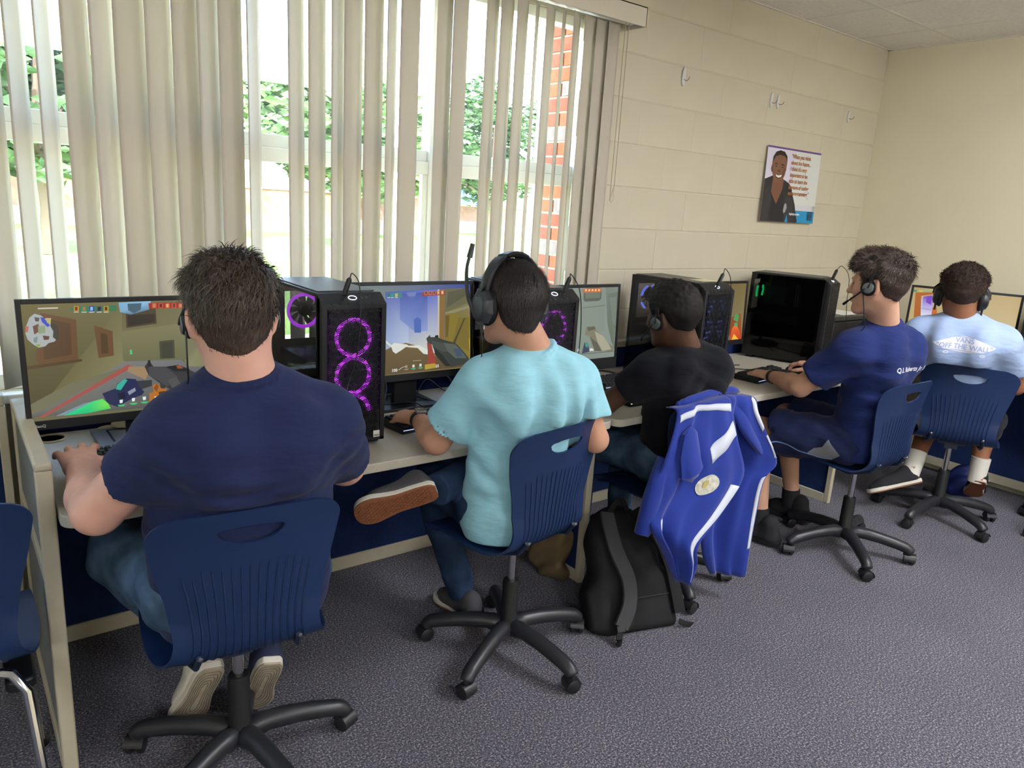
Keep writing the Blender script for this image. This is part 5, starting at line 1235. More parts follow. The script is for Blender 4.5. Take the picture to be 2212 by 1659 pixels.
def head_local(F, J):
    c = np.array(J['H']); M = J['HM']; s = J.get('hs', 1.0)
    def tl(X, Y, Z):
        x, y, z = X - c[0], Y - c[1], Z - c[2]
        return [(x * M[0, i] + y * M[1, i] + z * M[2, i]) / s for i in range(3)]
    return tl
def lerpn(y, xs, zs): return np.interp(y, xs, zs)
def hair(par, J, m, top, side_, nape, line, lump=(.006, 60), strands=(4500, .030, .0022), curly=0.0, seed=1, flow=(0, -.25, -1), h=.0045, vol=None):
    """line: hairline height for places from the back of the head (-.11) to the forehead (+.09)"""
    c = np.array(J['H']); M = J['HM']; s = J.get('hs', 1.0)
    F = Field(c - .19, c + .19, h); tl = head_local(F, J)
    def fn(X, Y, Z):
        x, y, z = tl(X, Y, Z)
        px_, py_, pz_ = x, y + .012, z - .03
        r = (.075, .097, .088)
        e = np.sqrt((px_ / r[0]) ** 2 + (py_ / r[1]) ** 2 + (pz_ / r[2]) ** 2); g = np.sqrt((px_ / r[0] ** 2) ** 2 + (py_ / r[1] ** 2) ** 2 + (pz_ / r[2] ** 2) ** 2) + 1e-6
        d = e * (e - 1) / g
        # lower back of the head / neck
        nk = np.sqrt(x ** 2 * .80 + (y + .028) ** 2) - .060
        d = smin(d, np.maximum(np.maximum(nk, -z - .095), z - .0), .03)
        up = np.clip((z - .02) / .07, 0, 1); lo = np.clip((-.0 - z) / .07, 0, 1)
        th = side_ + (top - side_) * up ** 1.0 - (side_ - nape) * lo
        if vol is not None: th = th + vol(x, y, z)
        l1 = np.sin(x * lump[1] + 2 * np.sin(y * lump[1] * .7 + seed)) * np.sin(y * lump[1] * .9 + 1.3 * seed + 2 * np.sin(z * lump[1] * .6)) * np.sin(z * lump[1] * 1.1 + seed * 2.1)
        th = th + lump[0] * l1 * (.35 + up)
        zl = np.interp(y, [a for a, b in line], [b for a, b in line])
        zl = zl + np.clip((-.02 - y) / .04, 0, 1) * 7.0 * x * x + .008 * np.sin(x * 90) * np.clip((y - .03) / .03, 0, 1)
        # leave the ears free
        ear = np.exp(-(((y + .004) / .026) ** 2 + ((z + .008) / .034) ** 2)) * np.clip((np.abs(x) - .055) / .012, 0, 1)
        tp = np.clip((z - zl) / .035, 0, 1); tp = tp * (2 - tp)
        th = th * tp - .004 * (1 - tp) + .0012
        return np.maximum(d - th + ear * .03, (zl - z - .004) * .8) * s
    F.apply(fn, F.lo, F.lo + F.n * F.h, .0)
    o = fobj('hair', F, m, par, 2)
    me = o.data
    # loose strands on top of the mass
    n = strands[0]
    if n:
        rg = np.random.default_rng(seed)
        co = np.empty(len(me.vertices) * 3, np.float32); me.vertices.foreach_get('co', co); co = co.reshape(-1, 3)
        no = np.empty(len(me.vertices) * 3, np.float32); me.vertices.foreach_get('normal', no); no = no.reshape(-1, 3)
        loc = (co - c) @ M / s
        nl = no @ M
        inside = ((loc - np.array((0, -.012, .03))) / np.array((.075, .097, .088)))
        outer = (np.einsum('ij,ij->i', nl, loc - np.array((0, -.012, .03))) > .02) & (np.sum(inside ** 2, 1) > .95)
        idx = np.nonzero(outer)[0]
        pick = rg.choice(idx, n)
        mb = MB(); fl = np.array(flow, float)
        for i in pick:
            p = loc[i]; nn = nl[i]
            up = min(1, max(0, (p[2] + .03) / .1))
            ln = strands[1] * (.42 + .58 * up) * rg.uniform(.6, 1.25)
            whorl = np.array((p[1] + .05, -(p[0] - .01), 0)) * 6
            f_ = fl + whorl * up * .9 + np.array((p[0] * 5, p[1] * 4 * up, 0)) * up + rg.normal(size=3) * (.22 + curly)
            f_ = f_ - nn * np.dot(f_, nn); f_ = f_ / (np.linalg.norm(f_) + 1e-6)
            d = nv(f_ + nn * (.30 + .3 * up) + rg.normal(size=3) * curly)
            w = np.cross(d, nn); w = w / (np.linalg.norm(w) + 1e-6) * strands[2] * rg.uniform(.6, 1.2)
            q = p - nn * .003; row = []
            for j in range(5):
                t = j / 4
                row.append([tuple(c + M @ ((q - w * (1 - t * .85)) * s)), tuple(c + M @ ((q + w * (1 - t * .85)) * s))])
                dd = nv(d * (1 - t) + (f_ - nn * .35 * t) * (t + .3) + (np.array((math.sin(t * 9 + i), math.cos(t * 8 + i), math.sin(t * 7))) * curly))
                q = q + dd * ln / 4
            mb.grid(row)
        sm_ = mb.mesh('hair_strands'); sm_.materials.append(m)
        so = bpy.data.objects.new('hair_strands', sm_); C.objects.link(so); so.parent = o
        so['kind'] = 'stuff'
    return o
def trousers(name, par, J, m, r=(.088, .066, .05), cut=None, h=.006, folds=None, seat=.13):
    pts = [J['P'], J['KL'], J['KR'], J['AL'], J['AR']]
    F = field_for(pts, .17, h); P = np.array(J['P'])
    rt = nv(np.array(J['hR']) - np.array(J['hL']))
    F.cone(np.array(J['hL']) - rt * .0, np.array(J['hR']), seat * .86, seat * .86, k=.03); F.cone(P + np.array([0, 0, .03]), P + np.array([0, 0, .06]), seat, seat * .95, k=.05, fr=J['tf'], sq=.75)
    for s in 'LR':
        Hj, K, A = np.array(J['h' + s]), np.array(J['K' + s]), np.array(J['A' + s])
        if cut is None:
            F.cone(Hj, K, r[0], r[1], k=.04); F.cone(K, A, r[1], r[2], k=.03, cut=(A + nv(A - K) * .02, nv(A - K)))
        else:
            e = Hj + (K - Hj) * cut; d = nv(K - Hj)
            F.cone(Hj, Hj + (K - Hj) * (cut + .2), r[0], r[1], k=.04, cut=(e, d)); F.cone(e - d * .01, e + d * .06, r[1] - .012, r[1] - .010, k=.002, op='sub')
    carve(F, J.get('chair'))
    wob(F, folds or [(.003, (0, 60, 40), 0, P, (1, 1, 1)), (.0025, (45, -30, 60), 1, P, (1, 1, 1))])
    return fobj(name, F, m, par, 2)
def shoe(par, toe, heel, up, m_upper, m_mid, m_sole, w=.048, L=None, high=.075, name='shoe', label=None, sockm=None, tread=None, stripe=False):
    """toe / heel: ends of the sole; up: from the sole to the laces"""
    toe, heel = np.array(toe, float), np.array(heel, float); d = nv(toe - heel); L = np.linalg.norm(toe - heel); up = nv(np.array(up) - d * np.dot(up, d)); r = np.cross(d, up)
    M = Matrix(((r[0], d[0], up[0], heel[0]), (r[1], d[1], up[1], heel[1]), (r[2], d[2], up[2], heel[2]), (0, 0, 0, 1)))
    prof = [(.00, .020), (.02, .031), (.07, .034), (.13, .033), (.18, .040), (.215, .046), (.25, .042), (.272, .028), (.280, .010)]
    k_ = L / .28; wk = w / .046
    P = smoothpath([(a * k_, b * wk, 0) for a, b in prof], 3)
    outl = [(p.y, p.x) for p in P] + [(-p.y, p.x) for p in P[::-1]]
    t = obj(name, MB().prism(outl, .006, M), m_sole, par, bevel=.001)
    if label: t['label'] = label
    md = MB(); md.prism([(x * 1.03, y) for x, y in outl], .020, M @ Matrix.Translation((0, 0, .006))); obj('midsole', md, m_mid, t, bevel=.003)
    A = np.array(((r[0], d[0], up[0]), (r[1], d[1], up[1]), (r[2], d[2], up[2])))
    def Lc(x, y, z): return heel + A @ np.array((x, y, z))
    F = field_for([heel, toe, Lc(0, .1 * k_, .12), Lc(.05, .1, .0), Lc(-.05, .1, .0)], .07, .0045)
    F.cone(Lc(0, .045 * k_, .030), Lc(0, .20 * k_, .028), .036 * wk, .040 * wk, k=.0); F.cone(Lc(0, .20 * k_, .028), Lc(0, .242 * k_, .024), .040 * wk, .026 * wk, k=.02)
    F.cone(Lc(0, .055 * k_, .03), Lc(0, .06 * k_, high), .036 * wk, .034 * wk, k=.03); F.cone(Lc(0, .075 * k_, high - .01), Lc(0, .16 * k_, .046), .030 * wk, .028 * wk, k=.03)
    q0 = Lc(0, 0, .022)
    F.warp(lambda X, Y, Z: 0 * X + np.maximum(0, 1) * 0)
    F.a = np.maximum(F.a, 0 + (lambda X, Y, Z: -((X - q0[0]) * up[0] + (Y - q0[1]) * up[1] + (Z - q0[2]) * up[2]))(*F.pts(F.sl(F.lo, F.lo + F.n * F.h))).astype(np.float32))
    fobj('upper', F, m_upper, t, 2)
    if tread:
        tb = MB()
        if tread == 'waffle':
            for i in range(-3, 4):
                for j in range(2, 27):
                    x = i * .0105 + (j % 2) * .005; y = j * .0103 * k_
                    ww = np.interp(y, [p.x for p in P], [p.y for p in P])
                    if abs(x) < ww - .007: tb.box(Vector(Lc(x, y, -.0012)), (.0066, .0066, .0030), Matrix(A.tolist()) @ Matrix.Rotation(PI / 4, 3, 'Z'))
            obj('tread', tb, m_sole, t, smooth=False)
        else:
            for j in range(1, 6):
                sc_ = 1 - j * .16
                tb.tube([Lc(x * sc_, .135 * k_ + (y - .135 * k_) * (1 - j * .10), -.0006) for x, y in outl], .0011, 4, closed=True)
            obj('tread', tb, mat('tread_line', '#6f6656', .9), t, smooth=False)
    if stripe:
        sp = MB(); sp.tube(smoothpath([Lc(.046 * wk, .05 * k_, .036), Lc(.044 * wk, .10 * k_, .058), Lc(.046 * wk, .13 * k_, .040), Lc(.043 * wk, .17 * k_, .046)], 5), .0042, 6, flat=.5); obj('side_stripe', sp, m_mid, t)
        tb = MB(); tb.box(Vector(Lc(0, -.001, .018)), (.022, .003, .011), Matrix(A.tolist())); obj('heel_tab', tb, mat('heel_tab_red', '#a52630', .6), t)
    return t
def sock(par, a, b, ra, rb, m):
    o = MB(); a, b = Vector(a), Vector(b); d = (b - a)
    o.tube([a, a + d * .1, a + d * .5, a + d * .9, b], [ra * .98, ra, (ra + rb) / 2 * 1.0, rb, rb], 20); return obj('sock', o, m, par, smooth=True)
def eyes(par, J):
    c = np.array(J['H']); M = J['HM']; s = J.get('hs', 1.0)
    for q in (-1, 1):
        o = MB(); p = c + M @ (np.array((q * .031, .0750, .004)) * s); o.lathe([(.0115 * math.sin(a), -.0115 * math.cos(a)) for a in np.linspace(0, PI, 9)], 14, Matrix.Translation(p)); obj('eye', o, mat('eye_white', '#cfc8be', .3), par)
        o = MB(); p2 = c + M @ (np.array((q * .031, .0845, .004)) * s); o.lathe([(.0045 * math.sin(a), -.0045 * math.cos(a)) for a in np.linspace(0, PI, 7)], 12, Matrix.Translation(p2)); obj('iris', o, mat('iris_dark', '#20150f', .2), par)
def brows(par, J, m):
    c = np.array(J['H']); M = J['HM']; s = J.get('hs', 1.0)
    for q in (-1, 1):
        o = MB(); o.tube([c + M @ (np.array(p) * s) for p in ((q * .014, .0955, .020), (q * .028, .0935, .026), (q * .044, .082, .022))], [.004, .0048, .002], 6, flat=.8); obj('eyebrow', o, m, par)
def person(lab, loc):
    return thing('person', lab, 'person', loc)
def settle(t):
    """children were modelled in room coordinates: take the thing's own place out again"""
    for ch in t.children: ch.location = Vector(ch.location) - Vector(t.location)

A_ = np.array
# ---- player nearest the camera: navy shirt, broad back
p1 = person('broad person in navy t-shirt and jeans seated nearest the camera, seen from behind', (.52, 1.75, 0))
J1 = dict(H=A_((.503, 1.655, 1.238)), HM=yawm(.13, .06, -.05), hs=1.02, N=A_((.518, 1.635, 1.103)), tf=nv((.08, 1, 0)), P=A_((.535, 1.715, .57)), W=A_((.530, 1.700, .74)), C=A_((.535, 1.665, .91)), rh=.205, rw=.205, rc=.200, sq=.66, chair=(.523, 1.745, .10, -.05), hemz=.46,
          SL=A_((.378, 1.640, .980)), SR=A_((.720, 1.625, .972)), EL=A_((.232, 1.775, .788)), ER=A_((.835, 1.78, .79)), WL=A_((.240, 2.060, .797)), WR=A_((.70, 2.03, .78)), arm=1.24, rn=.069, ry=.074, rs=.064, rs1=.078, rs2=.073, sleeveL=.160, sleeveR=.215, collar=.004, hem=-.03,
          hL=A_((.42, 1.74, .555)), hR=A_((.64, 1.73, .555)), KL=A_((.325, 2.06, .535)), KR=A_((.68, 2.08, .545)), AL=A_((.478, 1.925, .275)), AR=A_((.622, 1.890, .270)),
          handL=dict(d=(.06, 1, .02), up=(-.05, .0, 1), s=1.14, curl=(.05, .28, .35), spread=2.6, thumb=(.6, .9, -.15)), handR=dict(d=(-.2, 1, -.05), up=(0, .1, 1), s=1.1))
body(p1, J1, M_skin1)
shirt('t_shirt', J1, M_navy1, p1, [(.0030, (20, 10, 75), 0, (.5, 1.5, .88), (.35, .3, .25)), (.0035, (60, 0, 55), 1.2, (.30, 1.55, .90), (.12, .2, .12)), (.0035, (-60, 0, 55), .4, (.76, 1.55, .90), (.12, .2, .12)), (.0040, (5, 5, 110), 2, (.5, 1.5, .83), (.3, .3, .08))])
trousers('jeans', p1, J1, M_jean, (.105, .085, .062), seat=.135)
hair(p1, J1, M_hair1, .024, .009, .003, [(-.12, -.072), (-.05, -.074), (-.03, -.048), (.01, -.015), (.035, -.03), (.05, .05), (.1, .06)], lump=(.0075, 78), strands=(7500, .040, .0018), curly=.22, seed=3)
shoe(p1, (.432, 1.962, .012), (.484, 1.830, .252), (.05, .88, .47), M_shoew, M_shoew, M_sole, .052, tread='rings', name='shoe', label='shoe tipped on its toe with a worn cream sole')
shoe(p1, (.612, 1.925, .012), (.628, 1.790, .238), (.25, .88, .47), mat('navy_suede', '#1c2440', .8), M_shoew, M_sole, .050, tread='rings')
settle(p1)

# ---- second player: aqua shirt
p2 = person('person in loose aqua t-shirt with one leg crossed, seated at second screen', (1.44, 1.78, 0))
J2 = dict(H=A_((1.325, 1.712, 1.232)), HM=yawm(-.02, .12, .05), hs=1.0, N=A_((1.388, 1.668, 1.085)), tf=nv((.22, 1, 0)), P=A_((1.415, 1.745, .58)), W=A_((1.400, 1.730, .76)), C=A_((1.398, 1.692, .93)), rh=.172, rw=.152, rc=.154, sq=.66, hem=-.06, hemz=.475, chair=(1.447, 1.775, -.16, 0),
          SL=A_((1.245, 1.730, .992)), SR=A_((1.555, 1.655, .992)), EL=A_((1.172, 1.848, .790)), ER=A_((1.650, 1.640, .785)), WL=A_((1.245, 2.085, .787)), WR=A_((1.60, 1.98, .78)), arm=.98, rn=.056, ry=.064, rs=.054, rs1=.068, rs2=.076, sleeveL=.185, sleeveR=.185, collar=.004,
          hL=A_((1.34, 1.78, .56)), hR=A_((1.52, 1.76, .56)), KL=A_((1.33, 2.12, .53)), KR=A_((1.56, 2.04, .60)), AL=A_((1.44, 2.06, .10)), AR=A_((1.165, 1.815, .645)),
          handL=dict(d=(-.30, 1, -.10), up=(-.25, .12, 1), s=.98, curl=(.45, .55, .35), spread=1.3, extra=(0, .1, .2, .2)), handR=dict(d=(-.3, 1, -.05), up=(0, .1, 1)))
body(p2, J2, M_skin2)
shirt('t_shirt', J2, M_aqua, p2, [(.0100, (70, 15, 10), 0, (1.44, 1.58, .87), (.25, .3, .16)), (.0060, (46, -20, 38), 1.0, (1.28, 1.65, .78), (.16, .3, .18)), (.0055, (70, 0, 46), 2.0, (1.20, 1.70, .90), (.10, .2, .10)), (.0070, (30, 20, 60), .3, (1.30, 1.65, .60), (.25, .3, .12))])
trousers('jeans', p2, J2, M_jean2, (.090, .070, .052), seat=.120)
hair(p2, J2, M_hair2, .012, .010, .005, [(-.12, -.078), (-.05, -.080), (-.03, -.05), (.01, -.015), (.035, -.035), (.05, .04), (.1, .05)], lump=(.0012, 50), strands=(6500, .038, .0011), curly=.02, seed=5)
shoe(p2, (.905, 1.855, .590), (1.112, 1.740, .672), (.42, .80, .30), M_shoeg, M_rubber, M_gum, .046, tread='waffle', label='grey canvas shoe showing its brown waffle sole')
shoe(p2, (1.43, 2.20, .008), (1.45, 1.94, .008), (0, 0, 1), M_shoeg, M_rubber, M_gum, .046)
settle(p2)

# ---- third player: black shirt, leaning on the left elbow
p3 = person('person in black t-shirt leaning on one elbow in front of the blue jacket', (2.32, 1.88, 0))
J3 = dict(H=A_((2.165, 1.810, 1.145)), HM=yawm(-.10, .18, -.12), hs=.98, N=A_((2.240, 1.778, 1.000)), tf=nv((.05, 1, 0)), P=A_((2.33, 1.86, .58)), W=A_((2.29, 1.835, .73)), C=A_((2.262, 1.80, .88)), rh=.155, rw=.148, rc=.158, sq=.64, hem=-.03, hemz=.49, chair=(2.316, 1.868, 0, -.035),
          SL=A_((2.105, 1.83, .925)), SR=A_((2.415, 1.775, .930)), EL=A_((2.02, 1.970, .775)), ER=A_((2.46, 1.89, .765)), WL=A_((2.10, 2.20, .775)), WR=A_((2.47, 2.09, .778)), arm=.95, rn=.054, ry=.064, rs=.054, rs1=.070, rs2=.066, sleeveL=.125, sleeveR=.18, collar=.002,
          hL=A_((2.24, 1.88, .55)), hR=A_((2.42, 1.88, .55)), KL=A_((2.16, 2.22, .53)), KR=A_((2.45, 2.25, .53)), AL=A_((2.17, 2.22, .10)), AR=A_((2.44, 2.22, .10)),
          handL=dict(d=(.35, 1, -.03), up=(0, .1, 1)), handR=dict(d=(-.1, 1, -.03), up=(0, .1, 1)))
body(p3, J3, M_skin3)
shirt('t_shirt', J3, M_blackc, p3, [(.0050, (30, 20, 60), 0, (2.25, 1.68, .85), (.25, .3, .20)), (.0045, (60, 0, -45), 1.0, (2.15, 1.72, .88), (.12, .2, .12))])
trousers('jeans', p3, J3, M_jean, (.085, .066, .055), seat=.120)
hair(p3, J3, M_hair3, .020, .015, .004, [(-.12, -.055), (-.05, -.058), (-.03, -.035), (.01, -.010), (.035, -.02), (.05, .05), (.1, .055)], lump=(.0035, 160), strands=(5500, .011, .0016), curly=.55, seed=7)
for a, b in (((2.16, 2.42, .008), (2.17, 2.16, .008)), ((2.45, 2.42, .008), (2.44, 2.16, .008))): shoe(p3, a, b, (0, 0, 1), M_shoeb, M_shoeb, M_shoeb, .046)
eyes(p3, J3); settle(p3)

# ---- fourth player: navy shirt and shorts, in profile
p4 = person('person in navy t-shirt and shorts seen in profile typing at the far desk', (3.30, 1.57, 0))
J4 = dict(H=A_((3.115, 1.528, 1.278)), HM=yawm(-.18, .08, .03), hs=1.02, N=A_((3.215, 1.525, 1.100)), tf=nv((-.12, 1, 0)), P=A_((3.29, 1.565, .58)), W=A_((3.28, 1.545, .76)), C=A_((3.250, 1.535, .93)), rh=.170, rw=.165, rc=.172, sq=.72, hem=-.03, hemz=.49, chair=(3.30, 1.573, .03, 0),
          SL=A_((3.060, 1.560, 1.000)), SR=A_((3.420, 1.520, 1.005)), EL=A_((3.015, 1.745, .798)), ER=A_((3.53, 1.72, .80)), WL=A_((3.150, 1.985, .782)), WR=A_((3.575, 1.985, .785)), arm=1.05, rn=.060, ry=.070, rs=.060, rs1=.076, rs2=.078, sleeveL=.20, sleeveR=.19, collar=.002,
          hL=A_((3.19, 1.60, .56)), hR=A_((3.39, 1.60, .56)), KL=A_((3.02, 1.93, .545)), KR=A_((3.40, 2.02, .54)), AL=A_((3.04, 1.86, .12)), AR=A_((3.42, 1.93, .12)),
          handL=dict(d=(.10, 1, -.06), up=(-.1, .1, 1), s=1.02, curl=(.35, .5, .35), spread=1.0), handR=dict(d=(-.10, 1, .06), up=(0, -.05, 1), s=1.02, curl=(.45, .6, .4), spread=.7))
body(p4, J4, M_skin4, legs=True)
T4S = shirt('t_shirt', J4, M_navy2, p4, [(.0050, (20, 30, 70), 0, (3.2, 1.45, .80), (.3, .3, .2)), (.0045, (50, 30, -50), 1.0, (3.05, 1.6, .92), (.15, .2, .14))])
trousers('shorts', p4, J4, M_short, (.105, .112, .05), cut=.86, seat=.130)
hair(p4, J4, M_hair4, .030, .012, .003, [(-.12, -.058), (-.05, -.06), (-.03, -.04), (.01, -.010), (.035, -.02), (.05, .055), (.1, .055)], lump=(.007, 75), strands=(7000, .036, .0018), curly=.22, seed=11, flow=(0, .35, -.7), vol=lambda x, y, z: .018 * np.exp(-((y - .07) / .04) ** 2) * np.clip((z - .04) / .03, 0, 1))
brows(p4, J4, M_hair4); eyes(p4, J4)
for a, b in (((2.985, 2.00, .008), (3.055, 1.745, .008)), ((3.41, 2.08, .008), (3.43, 1.82, .008))): shoe(p4, a, b, (0, 0, 1), M_shoeb, M_shoeb, M_shoeb, .05, high=.10)
sock(p4, J4['AL'] + A_((0, 0, -.05)), J4['AL'] + A_((0, .01, .045)), .046, .044, M_shoeb); sock(p4, J4['AR'] + A_((0, 0, -.05)), J4['AR'] + A_((0, .01, .04)), .046, .044, M_shoeb)
settle(p4)

# ---- fifth player: pale blue shirt, from behind
p5 = person('person in pale blue t-shirt with white print, seated facing the right-hand wall', (4.16, 1.51, 0))
J5 = dict(H=A_((3.955, 1.528, 1.213)), HM=yawm(1.16, .16, .03), hs=1.0, N=A_((3.970, 1.512, 1.100)), tf=nv((.9, .42, 0)), P=A_((4.12, 1.51, .58)), W=A_((4.095, 1.505, .74)), C=A_((4.015, 1.505, .94)), rh=.162, rw=.156, rc=.166, sq=.66, hem=-.05, hemz=.50, chair=(4.165, 1.515, 1.08, 0),
          SL=A_((3.920, 1.672, 1.005)), SR=A_((4.070, 1.342, 1.005)), EL=A_((4.08, 1.745, .79)), ER=A_((4.26, 1.31, .775)), WL=A_((4.36, 1.74, .78)), WR=A_((4.50, 1.42, .78)), arm=1.0, rn=.058, ry=.068, rs=.058, rs1=.074, rs2=.080, sleeveL=.18, sleeveR=.20, collar=.002,
          hL=A_((4.12, 1.60, .55)), hR=A_((4.20, 1.42, .55)), KL=A_((4.47, 1.74, .53)), KR=A_((4.56, 1.50, .53)), AL=A_((4.115, 1.655, .25)), AR=A_((4.47, 1.46, .21)),
          handL=dict(d=(.9, .2, -.03), up=(0, .1, 1)), handR=dict(d=(.9, .4, -.03), up=(0, .1, 1)))
body(p5, J5, M_skin5, legs=True)
T5S = shirt('t_shirt', J5, M_pale, p5, [(.0060, (20, 50, 8), 0, (3.95, 1.42, .78), (.3, .3, .12)), (.0040, (40, 40, 50), 1.0, (4.1, 1.30, .88), (.2, .2, .14)), (.0030, (30, 30, 80), .3, (4.0, 1.45, .55), (.3, .3, .12))])
trousers('shorts', p5, J5, M_short5, (.10, .10, .05), cut=.85, seat=.125)
hair(p5, J5, M_hair5, .040, .015, .002, [(-.12, -.045), (-.05, -.048), (-.03, -.03), (.01, -.010), (.035, -.02), (.05, .05), (.1, .055)], lump=(.005, 140), strands=(7500, .026, .0018), curly=.75, seed=13)
shoe(p5, (3.93, 1.78, .085), (4.13, 1.60, .180), (.2, .3, .9), M_shoeb, M_rubber, M_gum, .046, stripe=True, label='black canvas shoe with white side stripe')
shoe(p5, (4.58, 1.50, .045), (4.435, 1.425, .185), (.45, .2, .8), M_shoeb, M_rubber, M_gum, .048, stripe=True, label='black canvas shoe showing brown sole and red heel tab')
sock(p5, J5['AL'] + A_((-.012, .004, -.055)), J5['AL'] + A_((.05, .010, .085)), .046, .048, M_sock); sock(p5, J5['AR'] + A_((0, 0, -.04)), J5['AR'] + A_((.01, 0, .10)), .044, .048, M_sock)
settle(p5)
# ------------------------------------------------------------------ keyboards, mice
M_kb = mat('keyboard_case', '#15161a', .45)
M_key = mat('key_cap', '#24262c', .45, spec=.5)
KEY = {}
def key_mesh(w):
    k = round(w, 4)
    if k not in KEY:
        m = MB(); a, b = w / 2, .0085
        m.add([(-a, -b, 0), (a, -b, 0), (a, b, 0), (-a, b, 0), (-a + .002, -b + .0022, .0085), (a - .002, -b + .0022, .0085), (a - .002, b - .0015, .0085), (-a + .002, b - .0015, .0085)], [(4, 5, 6, 7), (0, 1, 5, 4), (1, 2, 6, 5), (2, 3, 7, 6), (3, 0, 4, 7)])
        KEY[k] = m.mesh('key'); KEY[k].materials.append(M_key)
    return KEY[k]
ROWS = [[1] * 6 + [-.5] + [1] * 7, [1] * 13 + [2], [1.5] + [1] * 12 + [1.5], [1.75] + [1] * 11 + [2.25], [2.25] + [1] * 10 + [2.75], [1.25] * 3 + [6.25] + [1.25] * 4]
def keyboard(x, y, rz, lab, full=True, glow='#b8c4ff', gs=1.2):
    t = thing('keyboard', lab, 'keyboard', (x, y, DT), rz, 'gaming keyboards on the desks')
    u = .019; W = u * 15 + .02 + (u * 3.3 if full else 0) + (u * 0 if full else 0); D = .135
    b = MB(); b.add([(-W / 2, -D / 2, 0), (W / 2, -D / 2, 0), (W / 2, D / 2, 0), (-W / 2, D / 2, 0), (-W / 2, -D / 2, .018), (W / 2, -D / 2, .018), (W / 2, D / 2, .028), (-W / 2, D / 2, .028)], [(0, 3, 2, 1), (4, 5, 6, 7), (0, 1, 5, 4), (1, 2, 6, 5), (2, 3, 7, 6), (3, 0, 4, 7)])
    obj('case', b, M_kb, t, bevel=.003)
    sl = math.atan2(.010, D)
    for r, row in enumerate(ROWS):
        xx = -W / 2 + .01; yy = D / 2 - .018 - r * .0195 - (.003 if r else 0)
        for k in row:
            if k < 0: xx += -k * u; continue
            w = k * u
            inst('key', key_mesh(w - .002), t, (xx + w / 2, yy, .018 + (yy + D / 2) * .074), (sl, 0, 0)); xx += w
        if full:
            for j in range(3):
                if r in (3,) or (r == 4 and j != 1): continue
                inst('key', key_mesh(.017), t, (W / 2 - .01 - u * (2.5 - j), yy, .018 + (yy + D / 2) * .074), (sl, 0, 0))
    obj('light_strip', MB().b2((-W / 2 + .004, -D / 2 - .0008, .012), (W / 2 - .004, -D / 2 + .001, .0145)), led('kb_glow' + glow.strip('#'), glow, gs), t, smooth=False)
    return t
keyboard(.425, 2.228, 0.0, 'black gaming keyboard under the hand of the nearest player')
keyboard(1.365, 2.175, 0.10, 'black backlit keyboard under the hand with the square watch')
keyboard(2.435, 2.315, 0.06, 'black backlit keyboard beside the blue lit computer', full=False)
keyboard(2.345, 2.065, 0.0, 'black keyboard under the arm of the black shirt player', full=False, glow='#ffffff')
keyboard(3.285, 2.105, 0.10, 'black keyboard under the hand of the profile player')
def mouse(x, y, rz, lab):
    t = thing('computer_mouse', lab, 'mouse', (x, y, DT), rz, 'computer mice')
    F = Field((-.05, -.08, -.01), (.05, .08, .06), .003)
    F.ell((0, 0, .004), (.032, .060, .034), None, k=0); F.ell((0, -.015, .012), (.029, .04, .028), None, k=.02)
    X, Y, Z = F.pts(F.sl(F.lo, F.lo + F.n * F.h)); F.a = np.maximum(F.a, (.0 - Z + 0 * F.a).astype(np.float32))
    fobj('mouse_body', F, M_black, t); obj('scroll_wheel', MB().lathe([(0, -.004), (.008, -.004), (.008, .004), (0, .004)], 14, Matrix.Translation((0, .034, .030)) @ Matrix.Rotation(PI / 2, 4, 'Y')), M_kb, t)
    return t
mouse(3.562, 2.10, .1, 'black mouse held by the profile player')
mouse(.655, 2.145, .1, 'black mouse held by the broad nearest player'); mouse(1.72, 1.945, .1, 'black mouse beside the second computer')

# ------------------------------------------------------------------ loose cables on the desks
def cable(pts, r, lab, n=8):
    o = obj('cable', MB().tube(smoothpath(pts, n), r, 7), M_black); return tag(o, lab, 'cable')
z0 = DT
cable([(1.11, 2.40, z0 + .004), (1.20, 2.30, z0 + .03), (1.235, 2.30, z0 + .09), (1.25, 2.34, z0 + .14)], .0045, 'thick black cable curving up behind the blue smoke screen')
cable([(1.12, 2.36, z0 + .015), (1.25, 2.35, z0 + .03), (1.36, 2.35, z0 + .03), (1.40, 2.30, z0 + .016), (1.37, 2.26, z0 + .004)], .0025, 'thin black cable looped over the monitor foot')
cable([(1.40, 2.44, z0 + .03), (1.46, 2.47, z0 + .09), (1.53, 2.48, z0 + .105), (1.60, 2.46, z0 + .08), (1.60, 2.39, z0 + .02), (1.52, 2.36, z0 + .005), (1.45, 2.42, z0 + .02), (1.41, 2.45, z0 + .035)], .004, 'thick black cable coiled under the blue smoke screen')
cable([(1.34, 2.42, z0 + .016), (1.44, 2.44, z0 + .03), (1.51, 2.47, z0 + .075), (1.57, 2.45, z0 + .035), (1.63, 2.40, z0 + .004)], .0025, 'thin black cable rising to a peak behind the keyboard')
cable([(1.40, 2.42, z0 + .015), (1.47, 2.36, z0 + .006), (1.55, 2.34, z0 + .004), (1.60, 2.28, z0 + .006)], .0025, 'thin black cable running to the backlit keyboard')
cable([(2.26, 2.50, z0 + .004), (2.36, 2.47, z0 + .02), (2.47, 2.46, z0 + .03), (2.56, 2.44, z0 + .012), (2.60, 2.39, z0 + .004)], .003, 'black cable behind the keyboard by the blue lit computer')
cable([(2.20, 2.46, z0 + .01), (2.33, 2.44, z0 + .045), (2.48, 2.42, z0 + .03), (2.58, 2.36, z0 + .01), (2.62, 2.30, z0 + .004)], .003, 'second black cable arching over the keyboard by the blue lit computer')
